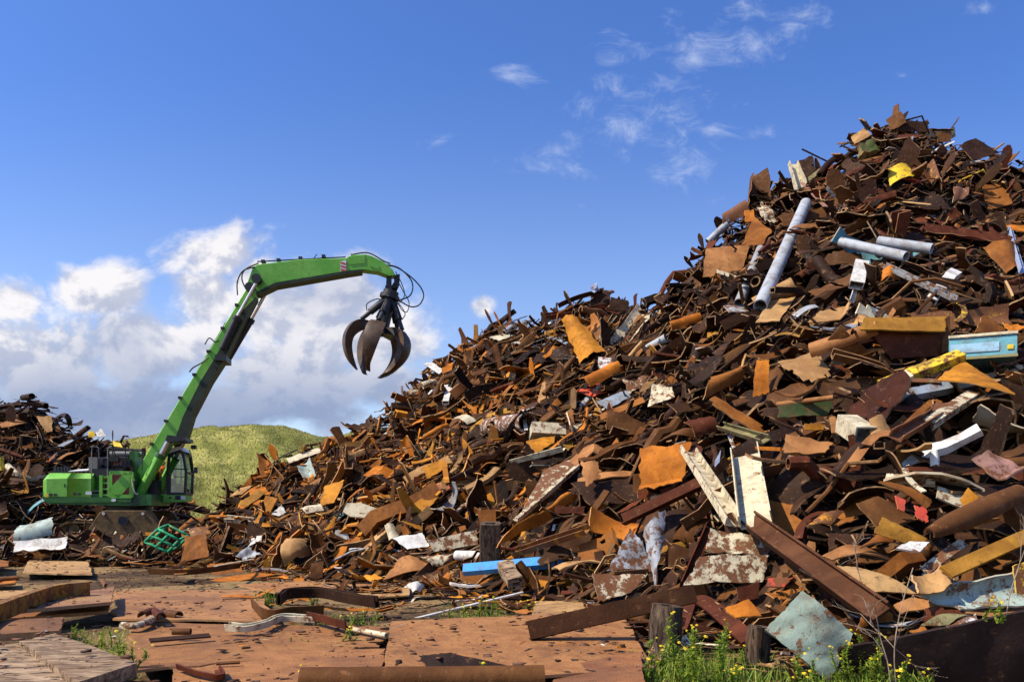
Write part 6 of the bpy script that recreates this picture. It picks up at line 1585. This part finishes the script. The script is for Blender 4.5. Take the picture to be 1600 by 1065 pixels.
# ------------------------------------------------------------------ scattered individual pieces
CN = dict(orange='orange', amber='amber', rust='rust brown', brown='brown', dark='dark brown', maroon='dark red', tan='tan', dusty='dusty brown', ochre='ochre', cream='cream', white='white', grey='grey', silver='silver',
          yellow='yellow', teal='teal', pink='pinkish', olive='olive', red='red', bluegrey='blue grey')
ar = np.random.default_rng(29)
placed = []
def direction(du, dv):
    a = math.degrees(math.atan2(dv, du))
    for lim, w in ((-157.5, 'left of'), (-112.5, 'above and left of'), (-67.5, 'above'), (-22.5, 'above and right of'), (22.5, 'right of'), (67.5, 'below and right of'), (112.5, 'below'), (157.5, 'below and left of'), (181, 'left of')):
        if a <= lim: return w
def auto_label(desc, u, v):
    near = sorted(REFS, key=lambda r: (r[0] - u) ** 2 + (r[1] - v) ** 2)
    for k, r in enumerate(near[:5]):
        dd = math.hypot(r[0] - u, r[1] - v)
        for adv in (('just ', 'close ', '') if k == 0 else ('', 'some way ') if k < 3 else ('',)):
            if adv == 'just ' and dd > 45: continue
            lb = f"{desc} {adv}{direction(u - r[0], v - r[1])} the {r[2]}"
            if lb not in LABELS and len(lb.split()) <= 16: LABELS[lb] = 1; return lb
    for i in range(4):
        for j in range(i + 1, 6):
            lb = f"{desc} {direction(u - near[i][0], v - near[i][1])} the {near[i][2]}, near the {near[j][2]}"
            if lb not in LABELS and len(lb.split()) <= 16: LABELS[lb] = 1; return lb
    return None

def local_frame(tab, u, d, r, along=True, tilt=0.5):
    calm = tilt < .2
    n = surf_normal(tab, u, d)
    bed = np.array([-math.sin(R(24)), -.1, math.cos(R(24))]) if 300 < u < 1150 else np.array([-.08, -.12, 1.0])
    n = n * .35 + bed * .75 + r.normal(0, tilt, 3) * [1, 1, .6]
    if not calm and r.random() < .22: n = n + np.array([r.normal(0, .6), -r.uniform(.4, 1.2), -.3])
    n /= np.linalg.norm(n)
    # pieces tend to lie along the slope, rising to the right
    base = np.array([math.cos(R(28)), .25, math.sin(R(28))]) if u < 1250 else np.array([1, .1, r.normal(-.05, .3)])
    ax = base + r.normal(0, .36, 3)
    if not calm and r.random() < .14: ax = r.normal(0, 1, 3)
    ax -= n * (ax @ n)
    if np.linalg.norm(ax) < .1: ax = np.array([1, 0, 0]) - n * n[0]
    return frame(ax, n)

specs = [('sheet', 'scrap_sheet', 'metal sheet', 215), ('strip', 'scrap_strip', 'metal strip', 90), ('bar', 'scrap_beam', 'steel beam', 70), ('pipe', 'scrap_pipe', 'pipe', 26), ('rod', 'scrap_rod', 'rod', 34)]
todo = [s for s in specs for _ in range(s[3])]
ar.shuffle(todo)
for kind, nm, cat, _n in todo:
    for tr in range(60):
        u = ar.uniform(310, 1610); v = ar.uniform(190, 1010)
        d = hit(MAIN, u, v)
        if d is None or d >= float(interp(MAIN, u, 2)) - .3: continue
        if blocked_poly(u, v): continue
        if min([(p[0] - u) ** 2 + (p[1] - v) ** 2 for p in placed] + [1e9]) < (13 + 10 * (v > 500)) ** 2: continue
        break
    else: continue
    col_, cn = palette(ar, u, v, accent=.6)
    if col_[3] == 0 and cn in ('brown', 'dark', 'maroon', 'rust') and ar.random() < .4: col_[:3] *= .5
    size = ar.uniform(.7, 1.5) if kind != 'rod' else ar.uniform(1.0, 2.4)
    if v > 820: size *= .75
    if u < 380: size *= .6
    if kind == 'sheet':
        size *= 1.2
        asp = ar.uniform(1.3, 3.4); curl = ar.uniform(.1, 1.3); V_, Q_ = proto_sheet(ar, 12, 6, asp, curl, .16)
        desc = f"{'curled' if curl > .8 else 'bent' if curl > .35 else 'flat'} {CN[cn]} {'sheet' if asp > 2 else 'plate'}"
    elif kind == 'strip':
        V_, Q_ = proto_sheet(ar, 14, 3, ar.uniform(4, 7), .8, .1); desc = f"{'long' if size > 1.2 else 'short'} {CN[cn]} strip"; size *= 1.25
    elif kind == 'bar':
        k = ar.choice(['L', 'U', 'box', 'n']); V_, Q_ = proto_bar(ar, str(k)); desc = f"{CN[cn]} {dict(L='angle iron', U='channel', box='box beam', n='channel')[str(k)]}"; size *= 1.35
    elif kind == 'pipe':
        V_, Q_ = proto_bar(ar, str(ar.choice(['pipe', 'half']))); desc = f"{CN[cn]} {'long' if size > 1.2 else 'short'} pipe"; size *= 1.1
    else:
        V_, Q_ = proto_bar(ar, 'rod'); desc = f"thin {CN[cn]} rod"
    lb = auto_label(desc, u, v)
    if lb is None: continue
    Fm = local_frame(MAIN, u, d, ar, tilt=.34)
    rayd = ray(u, v) / np.linalg.norm(ray(u, v))
    c = heap_pt(MAIN, u, d) - rayd * ar.uniform(.05, .4) + np.array([0, 0, .05])
    Wv_ = (V_ * size) @ Fm.T + c
    nd = push_behind(Wv_, .35)
    if nd > 1.3: continue
    if nd > 0: Wv_ = Wv_ + ray(u, v) * nd
    Wv_[:, 2] = np.maximum(Wv_[:, 2], 0.01 + .02 * ar.random())
    place_mesh(nm, cat, lb, Wv_, Q_, tuple(col_[:3]), float(col_[3]), rim=True)
    placed.append((u, v))
print('auto placed', len(placed), 'labels', len(LABELS))

# left heap: individual pieces too
for i in range(60):
    u = ar.uniform(-10, 240); v = ar.uniform(640, 830)
    d = hit(LEFT, u, v)
    if d is None or d >= float(interp(LEFT, u, 2)) - .3 or blocked_poly(u, v): continue
    if 66 < u < 300 and v > 735: continue
    if min([(p[0] - u) ** 2 + (p[1] - v) ** 2 for p in placed] + [1e9]) < 9 ** 2: continue
    col_, cn = palette(ar, u + 1200, v)
    k = ar.choice(['sheet', 'bar', 'strip'])
    if k == 'sheet': V_, Q_ = proto_sheet(ar, 10, 5, ar.uniform(1.2, 2.6), .8); nm, cat, desc = 'scrap_sheet', 'metal sheet', f"bent {CN[cn]} sheet"
    elif k == 'strip': V_, Q_ = proto_sheet(ar, 12, 3, ar.uniform(4, 7), .5); nm, cat, desc = 'scrap_strip', 'metal strip', f"{CN[cn]} strip"
    else: V_, Q_ = proto_bar(ar, 'L'); nm, cat, desc = 'scrap_beam', 'steel beam', f"{CN[cn]} angle iron"
    lb = auto_label(desc, u, v)
    if lb is None: continue
    Wv_ = (V_ * ar.uniform(1.0, 2.0)) @ local_frame(LEFT, u + 0, d, ar, tilt=.4).T + heap_pt(LEFT, u, d) - ray(u, v) * ar.uniform(.1, .4) / 1.2
    place_mesh(nm, cat, lb, Wv_, Q_, tuple(col_[:3]), float(col_[3])); placed.append((u, v))

# ------------------------------------------------------------------ the loose mass of each heap
HOLES = []
for (u_, v_, r_) in ((1150, 655, 1.5), (1215, 665, 1.2), (1490, 440, 1.6), (1410, 450, 1.2), (1470, 700, 1.1), (1530, 690, .9), (595, 735, 1.3), (620, 720, 1.2), (1000, 730, .8), (1255, 780, .7), (1290, 800, .6), (1090, 800, .7), (1460, 810, .6), (960, 800, .7), (1100, 560, 1.1), (1300, 430, 1.1), (800, 760, .9), (700, 640, 1.0)):
    d_ = hit(MAIN, u_, v_); HOLES.append(((u_ - 800) / F * d_, d_, r_))
def build_mass(name, label, tab, u0, u1, nu, N, seed, smin, smax, back=8):
    r = np.random.default_rng(seed)
    # core
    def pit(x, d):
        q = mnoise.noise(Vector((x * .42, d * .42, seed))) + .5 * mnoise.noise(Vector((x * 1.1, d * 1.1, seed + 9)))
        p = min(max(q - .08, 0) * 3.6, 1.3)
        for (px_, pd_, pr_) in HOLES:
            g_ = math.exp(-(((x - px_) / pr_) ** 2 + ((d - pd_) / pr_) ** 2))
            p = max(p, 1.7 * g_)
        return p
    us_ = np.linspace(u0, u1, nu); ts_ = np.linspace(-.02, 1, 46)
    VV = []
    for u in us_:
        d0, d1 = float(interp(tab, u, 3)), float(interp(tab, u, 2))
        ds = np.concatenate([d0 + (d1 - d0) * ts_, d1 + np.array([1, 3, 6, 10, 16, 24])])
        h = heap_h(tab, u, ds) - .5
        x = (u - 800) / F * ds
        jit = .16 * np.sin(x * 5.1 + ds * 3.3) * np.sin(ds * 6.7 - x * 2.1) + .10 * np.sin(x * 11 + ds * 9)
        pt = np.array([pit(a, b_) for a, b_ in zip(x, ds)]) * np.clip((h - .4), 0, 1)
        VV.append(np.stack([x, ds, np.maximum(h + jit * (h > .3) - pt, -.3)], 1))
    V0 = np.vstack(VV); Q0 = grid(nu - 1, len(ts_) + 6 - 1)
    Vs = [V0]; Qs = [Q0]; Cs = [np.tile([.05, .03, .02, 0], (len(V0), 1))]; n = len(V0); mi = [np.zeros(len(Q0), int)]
    RIM = [(((q < len(v_) // 2).any(1) & (q >= len(v_) // 2).any(1)).astype(int) + 1) if k_ != 'rod' else np.ones(len(q), int) for (v_, q), k_ in PROTO]
    # weights by ground area of the front slope
    cu = np.linspace(u0 + 2, u1 - 2, 400)
    D0, D1 = interp(tab, cu, 3), interp(tab, cu, 2)
    inview = np.where((cu > -40) & (cu < 1660), 1.0, .28)
    wgt = (D1 - D0) * ((D1 + D0) / 2) * inview; wgt /= wgt.sum()
    keys = (['sheet'] * 46 + ['strip'] * 20 + ['bar'] * 12 + ['rod'] * 8 + ['ribbon'] * 14)
    for i in range(N):
        u = float(cu[r.choice(400, p=wgt)] + r.uniform(-3, 3))
        d0, d1 = float(interp(tab, u, 3)), float(interp(tab, u, 2))
        t = math.sqrt(r.uniform((d0 / d1) ** 2, 1.0)) * d1 if True else 0
        d = t + (r.uniform(0, back) if r.random() < .05 else 0)
        spill = tab is MAIN and u > 200 and r.random() < .075
        if spill: d = d0 - r.exponential(.09) * d0
        c = heap_pt(tab, u, d)
        k = keys[r.integers(100)]
        pi_ = IDX[k][r.integers(len(IDX[k]))]
        (V_, Q_), _k = PROTO[pi_]
        s = smin + (smax - smin) * r.random() ** 2.0
        if k in ('rod', 'strip', 'bar'): s *= 1.5
        if d < 15: s *= .45 + .55 * max(0, (d - 7) / 8)
        uu, vv = pix(c)
        c = c + np.array([0, -.1, .12]) * r.normal(.2, .8)
        if spill: c[2] = r.uniform(.02, .12); s *= .6
        crest = d > d1 - 1.6
        if crest and k in ('rod', 'strip') and r.random() < .7: continue
        Fm = local_frame(tab, u, min(d, d1 - .4), r, tilt=.12 if crest else .36)
        W_ = (V_ * s * np.array([1, r.uniform(.7, 1.3), r.uniform(.6, 1.3)])) @ Fm.T + c
        if spill:
            W_[:, 2] = .03 + np.abs(W_[:, 2] - c[2]) * .45 + .08 * r.random()
        W_[:, 2] -= pit(c[0], c[1]) * min(max(c[2] - .4, 0), 1)
        nd = push_behind(W_)
        if nd > 0: W_ = W_ + (ray(uu, vv) * nd if nd < 2 else np.array([0, 0, -1.0]))
        col_, _ = palette(r, uu if tab is MAIN else uu + 1150, vv, True)
        Vs.append(W_); Qs.append(Q_ + n); Cs.append(np.tile(col_, (len(W_), 1))); n += len(W_); mi.append(RIM[pi_])
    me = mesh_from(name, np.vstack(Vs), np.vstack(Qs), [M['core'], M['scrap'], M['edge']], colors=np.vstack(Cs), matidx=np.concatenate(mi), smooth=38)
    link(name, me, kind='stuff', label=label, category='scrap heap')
    print(name, n, 'verts')
build_mass('scrap_rubble', 'tangled mass of small rusty scrap making up the main heap', MAIN, -500, 2250, 330, 18500, 3, .22, 1.7)
build_mass('scrap_rubble', 'tangled mass of small scrap making up the far left heap', LEFT, -800, 296, 130, 3600, 4, .3, 1.9, 6)

# flakes, stones and chips on the yard
r = np.random.default_rng(77)
Vs = []; Qs = []; Cs = []; n = 0
for i in range(17000):
    v = HZ + 1 / r.uniform(1 / 285, 1 / 80); u = r.uniform(-60, 1300 if v < 1000 else 1700)
    g = gnd(u, v)
    d0 = float(interp(MAIN, u, 3))
    if g[1] > d0 + .6: continue
    clump = mnoise.noise(Vector((g[0] * .8, g[1] * .5, 3)))
    if clump < r.uniform(-.4, .35): continue
    zp = 0.0
    for W_2, zz in PLATES:
        x_, y_ = W_2[:, 0], W_2[:, 1]; x2_, y2_ = np.roll(x_, 1), np.roll(y_, 1)
        if (((y_ > g[1]) != (y2_ > g[1])) & (g[0] < (x2_ - x_) * (g[1] - y_) / np.where(y2_ == y_, 1e-9, y2_ - y_) + x_)).sum() % 2: zp = max(zp, zz)
    if r.random() < .75:
        s = .012 + .06 * r.random() ** 3
        V_, Q_ = boxm((0, 0, 0), (s * r.uniform(.6, 1.6), s * r.uniform(.6, 1.6), s * r.uniform(.1, .35)))
        V_ = V_ + r.normal(0, s * .16, V_.shape) * [1, 1, .4]
        col_ = np.array([*(np.array([.14, .075, .045]) * r.uniform(.2, 2.4)), 0])
    else:
        (V_, Q_), k = PROTO[IDX[['sheet', 'ribbon', 'strip', 'rod'][r.integers(4)]][r.integers(8)]]
        V_ = V_ * r.uniform(.05, .18) * [1, 1, .35]; col_, _ = palette(r, u, 700)
    a = r.uniform(0, 6.28)
    Rz = np.array([[math.cos(a), -math.sin(a), 0], [math.sin(a), math.cos(a), 0], [0, 0, 1]])
    onp = any(False for _ in ())
    W_ = V_ @ Rz.T + np.array([g[0], g[1], 0.0])
    W_[:, 2] += zp - .35 * V_[:, 2].min() - (.02 if zp == 0 else .012)
    if zp > 0 and r.random() < .45: continue
    Vs.append(W_); Qs.append(Q_ + n); Cs.append(np.tile(col_, (len(W_), 1))); n += len(W_)
link('debris', mesh_from('debris', np.vstack(Vs), np.vstack(Qs), [M['scrap']], colors=np.vstack(Cs)), kind='stuff', label='stones, rust flakes and chips strewn over the yard', category='debris')

# ------------------------------------------------------------------ weeds
def blade(base, tip, w, side):
    m_ = (base + tip) / 2
    return [base - side * w / 2, base + side * w / 2, m_ + side * w * .45, tip, m_ - side * w * .45]
def weed(u, v, hpx, d, nst, label, ref=None, flowers=True, seedy=False, seed=0, group=None, dense=1.0):
    r = np.random.default_rng(seed + 100)
    g = at(u, v, d)
    h = hpx / F * d
    root = empty('flowering_weed' if flowers else 'green_weed', tuple(g), label=label, category='weed')
    if group: root['group'] = group
    else: reg(label, ref, u, v - hpx / 2)
    LV, LF, LC, FV, FF, SV, SF, FLW = [], [], [], [], [], [], [], []
    for s_ in range(nst):
        an = r.uniform(0, 6.28); lean = r.uniform(.05, .35)
        top = np.array([math.cos(an) * lean, math.sin(an) * lean, 1.0]) * h * r.uniform(.6, 1.0)
        b0 = np.array([r.normal(0, .06), r.normal(0, .06), -.02])
        P_ = np.array([b0, b0 + top * .35 + r.normal(0, .02, 3), b0 + top * .7 + r.normal(0, .03, 3), b0 + top])
        path = bez(P_, 5)
        V_, Q_ = sweep(path, profile('rod', .008)[0][::2], 0, (1, .3, .1), True)[0:2] if False else (None, None)
        # stem as crossed thin strips
        for sd in (np.array([1, 0, 0]), np.array([0, 1, 0])):
            k = len(LV)
            for i, p in enumerate(path): w = .009 * (1.2 - i / len(path)); LV += [p - sd * w, p + sd * w]; LC += [.55, .55]
            LF += [(k + 2 * i, k + 2 * i + 1, k + 2 * i + 3, k + 2 * i + 2) for i in range(len(path) - 1)]
        for i in range(int(60 * dense)):
            t = r.random() ** .8 * (len(path) - 2); j = int(t); p = path[j] + (path[j + 1] - path[j]) * (t - j)
            aa = r.uniform(0, 6.28); L_ = h * r.uniform(.08, .2) * (1.25 - t / len(path)); up_ = r.uniform(.1, .9)
            dirn = np.array([math.cos(aa), math.sin(aa), up_]); dirn /= np.linalg.norm(dirn)
            sd = np.cross(dirn, [0, 0, 1]); sd /= max(np.linalg.norm(sd), 1e-3)
            k = len(LV); LV += blade(p, p + dirn * L_ - np.array([0, 0, .1 * L_]), .011 + .009 * r.random(), sd); LF.append((k, k + 1, k + 2, k + 3, k + 4)); LC += [r.random()] * 5
            for q in range(2):   # side leaflets
                p2 = p + dirn * L_ * r.uniform(.4, .8); d2 = dirn + sd * r.choice([-1, 1]) * .9; d2 /= np.linalg.norm(d2); s2 = np.cross(d2, dirn); s2 /= max(np.linalg.norm(s2), 1e-3)
                k = len(LV); LV += blade(p2, p2 + d2 * L_ * .4, .010, np.cross(d2, [0, 0, 1])); LF.append((k, k + 1, k + 2, k + 3, k + 4)); LC += [r.random()] * 5
        if flowers:
            for q in range(r.integers(1, 3)):
                c = path[-1] + np.array([r.normal(0, .035), r.normal(0, .035), r.uniform(-.02, .05)])
                k = len(LV); LV += blade(path[-2], c, .005, np.array([1.0, 0, 0])); LF.append((k, k + 1, k + 2, k + 3, k + 4)); LC += [.6] * 5
                nrm = np.array([r.normal(0, .3), -.4 + r.normal(0, .3), 1]); nrm /= np.linalg.norm(nrm)
                a1 = np.cross(nrm, [1, 0, 0]); a1 /= np.linalg.norm(a1); a2 = np.cross(nrm, a1)
                R_ = r.uniform(.010, .017)
                for pt in range(7):
                    t0, t1 = pt / 7 * 6.283, (pt + .75) / 7 * 6.283; k = len(FV)
                    FV += [c, c + (a1 * math.cos(t0) + a2 * math.sin(t0)) * R_, c + (a1 * math.cos((t0 + t1) / 2) + a2 * math.sin((t0 + t1) / 2)) * R_ * 1.25, c + (a1 * math.cos(t1) + a2 * math.sin(t1)) * R_]
                    FF.append((k, k + 1, k + 2, k + 3))
                k = len(FV); FV += [c + nrm * .008 + a1 * .008, c + nrm * .008 + a2 * .008, c + nrm * .008 - a1 * .008, c + nrm * .008 - a2 * .008, c - nrm * .012]
                FF += [(k, k + 1, k + 2, k + 3), (k, k + 4, k + 1), (k + 1, k + 4, k + 2), (k + 2, k + 4, k + 3), (k + 3, k + 4, k)]
                FLW.append((FV, FF, c)); FV, FF = [], []
        if seedy:
            for q in range(10):
                c = path[-1] + np.array([r.normal(0, .05), r.normal(0, .05), r.normal(0, .05)])
                V_, Q_ = boxm(c, (.014, .014, .018)); V_ = V_ + r.normal(0, .003, V_.shape); k = len(SV); SV += list(V_); SF += [tuple(int(i) + k for i in f) for f in Q_]
    cc = np.array(LC); cc = np.stack([cc, cc, cc, cc * 0 + 1], 1)
    link('leaves', mesh_from('leaves', LV, LF, [M['leaf']], colors=cc), parent=root)
    for fv_, ff_, c_ in FLW: link('flower', mesh_from('flower', np.array(fv_) - c_, ff_, [M['petal']]), parent=root, loc=tuple(c_))
    if SV: link('seed_heads', mesh_from('seed_heads', SV, SF, [M['seedhead']]), parent=root)
    return root
GD = lambda v: CAMZ * F / (v - HZ)
W1 = [(1065, 1062, 120, 7.0, 3, 'tall weed with yellow flowers in front of the split grey stump'),
      (1112, 1066, 112, 6.8, 3, 'tall weed with yellow flowers between the stump and the bent belt'),
      (1030, 1052, 60, 7.4, 4, 'bushy weed with few flowers right of the largest flat sheet'),
      (1085, 1075, 80, 6.7, 4, 'dense low flowering weed at the bottom edge under the two tall ones'),
      (1005, 1070, 60, 6.7, 3, 'flowering weed with brown seed heads on the wavy brown sheet'),
      (1140, 1080, 60, 6.4, 4, 'flowering weed at the bottom edge left of the dark stump'),
      (1160, 1052, 50, 6.9, 2, 'slender flowering weed beside the dark stump foot'),
      (1250, 1078, 70, 5.8, 2, 'small flowering weed growing before the pale green panel'),
      (1265, 1085, 45, 5.6, 3, 'low yellow flowered weed under the pale green panel'),
      (1330, 1075, 75, 6.0, 3, 'flowering weed at the right corner of the pale green panel'),
      (1345, 1068, 90, 6.2, 2, 'upright flowering weed right of the pale green panel'),
      (1375, 1076, 65, 6.0, 4, 'broad yellow flowered weed before the huge black plate'),
      (1405, 1082, 60, 5.9, 4, 'yellow flowered weed right of the broad one before the black plate'),
      (1440, 1090, 50, 5.8, 3, 'low weed at the bottom edge before the black plate'),
      (560, 988, 46, 11.5, 3, 'flowering weed between the pale bent tube and the dark arched flange'),
      (545, 1010, 40, 10.3, 2, 'small flowering weed on the long brown sheet'),
      (490, 950, 36, 14, 3, 'flowering weed growing beside the dark arched flange'),
      (725, 972, 32, 12.6, 3, 'flowering weed left of centre under the long thin white tube'),
      (755, 965, 36, 12.8, 4, 'flowering weed under the long thin white tube, right one'),
      (830, 962, 26, 13.2, 2, 'small flowering weed right end of the long thin white tube'),
      (475, 1075, 42, 7.9, 2, 'tiny flowering weed at the bottom edge left of the rolled sheet'),
      (760, 1075, 40, 7.6, 2, 'tiny flowering weed at the bottom edge before the rolled sheet'),
      (1547, 968, 34, 6.85, 3, 'bright yellow flowering tuft on the rim of the huge black plate'),
      (205, 1060, 80, 7.6, 2, 'pale flowering weed at the edge of the long brown sheet')]
for i, (u, v, h, d, ns, lb) in enumerate(W1):
    z = at(u, v, d)[2]
    if lb.startswith('bright yellow'): pass
    else:   # stands on the ground at the given pixel row
        d = GD(min(v, 1085))
        h = h
    weed(u, v, h, d, ns + 1, lb, seed=i, seedy='seed heads' in lb, dense=1.2)
W2 = [(120, 1003, 34, 5), (135, 1018, 30, 4), (165, 1010, 36, 4), (150, 1040, 34, 5), (185, 1032, 40, 4), (180, 1056, 50, 4), (30, 966, 20, 2), (28, 1062, 26, 3), (415, 945, 26, 5), (430, 940, 20, 4), (505, 978, 26, 4), (585, 962, 24, 3), (470, 1012, 22, 3), (545, 988, 20, 4), (780, 958, 22, 4), (700, 970, 20, 3)]
for i, (u, v, h, ns) in enumerate(W2):
    weed(u, v, h, GD(v), ns, 'small flowerless green weed growing between the ground plates', flowers=False, seed=300 + i, group='small green weeds between the ground plates', dense=.9)
# low ground cover of grass blades in front
LV, LF, LC = [], [], []
r = np.random.default_rng(5)
for (u0, u1, v0, v1, N_, h0) in ((985, 1200, 1035, 1075, 900, .16), (1210, 1460, 1050, 1080, 700, .13), (110, 200, 985, 1060, 420, .07), (395, 440, 930, 948, 120, .12), (500, 600, 962, 990, 150, .10), (690, 840, 950, 972, 260, .12)):
    for i in range(N_):
        u, v = r.uniform(u0, u1), r.uniform(v0, v1)
        g = gnd(u, v, .0); h = h0 * r.uniform(.4, 1.4)
        tip = g + np.array([r.normal(0, .4) * h, r.normal(0, .4) * h, h]); k = len(LV)
        LV += blade(g, tip, .011, np.array([math.cos(i), math.sin(i), 0])); LF.append((k, k + 1, k + 2, k + 3, k + 4)); LC += [r.random()] * 5
cc = np.array(LC); cc = np.stack([cc, cc, cc, cc * 0 + 1], 1)
link('ground_grass', mesh_from('ground_grass', LV, LF, [M['leaf']], colors=cc), kind='stuff', label='short bright green grass among the weeds in front', category='grass')
# dry branching stalks
def dry(u, v, hpx, d, label, seed):
    r = np.random.default_rng(seed); h = hpx / F * d; g = at(u, v, d); parts = []
    def br(p, dr, L_, rad, lv):
        pts = [p]
        for i in range(3): dr = dr + r.normal(0, .16, 3); dr /= np.linalg.norm(dr); pts.append(pts[-1] + dr * L_ / 3)
        parts.append(tube(pts, rad, up=(.3, 1, .2), n=3))
        if lv:
            for i in range(3 if lv > 1 else 2): br(pts[r.integers(1, 4)], dr + r.normal(0, .45, 3), L_ * r.uniform(.35, .6), rad * .6, lv - 1)
    br(g, np.array([r.normal(0, .15), 0, 1.0]), h * .75, .0045, 3)
    V_, Q_ = join(parts); reg(label, None, u, v - hpx / 2)
    place_mesh('dry_stalk', 'dry weed', label, V_, Q_, 'tan', 0, mat='stalk')
dry(1572, 962, 150, 6.8, 'pale dead branching stalk at the right on the black plate rim', 1)
dry(1400, 1075, 260, 6.6, 'tall dead branching stalk crossing the round brown dome', 2)
dry(1392, 1070, 150, 6.4, 'thin dead stalk right beside the pale green panel', 3)
dry(1345, 905, 70, 8.2, 'dead stalk rising over the pale tan pointed sheet', 5)
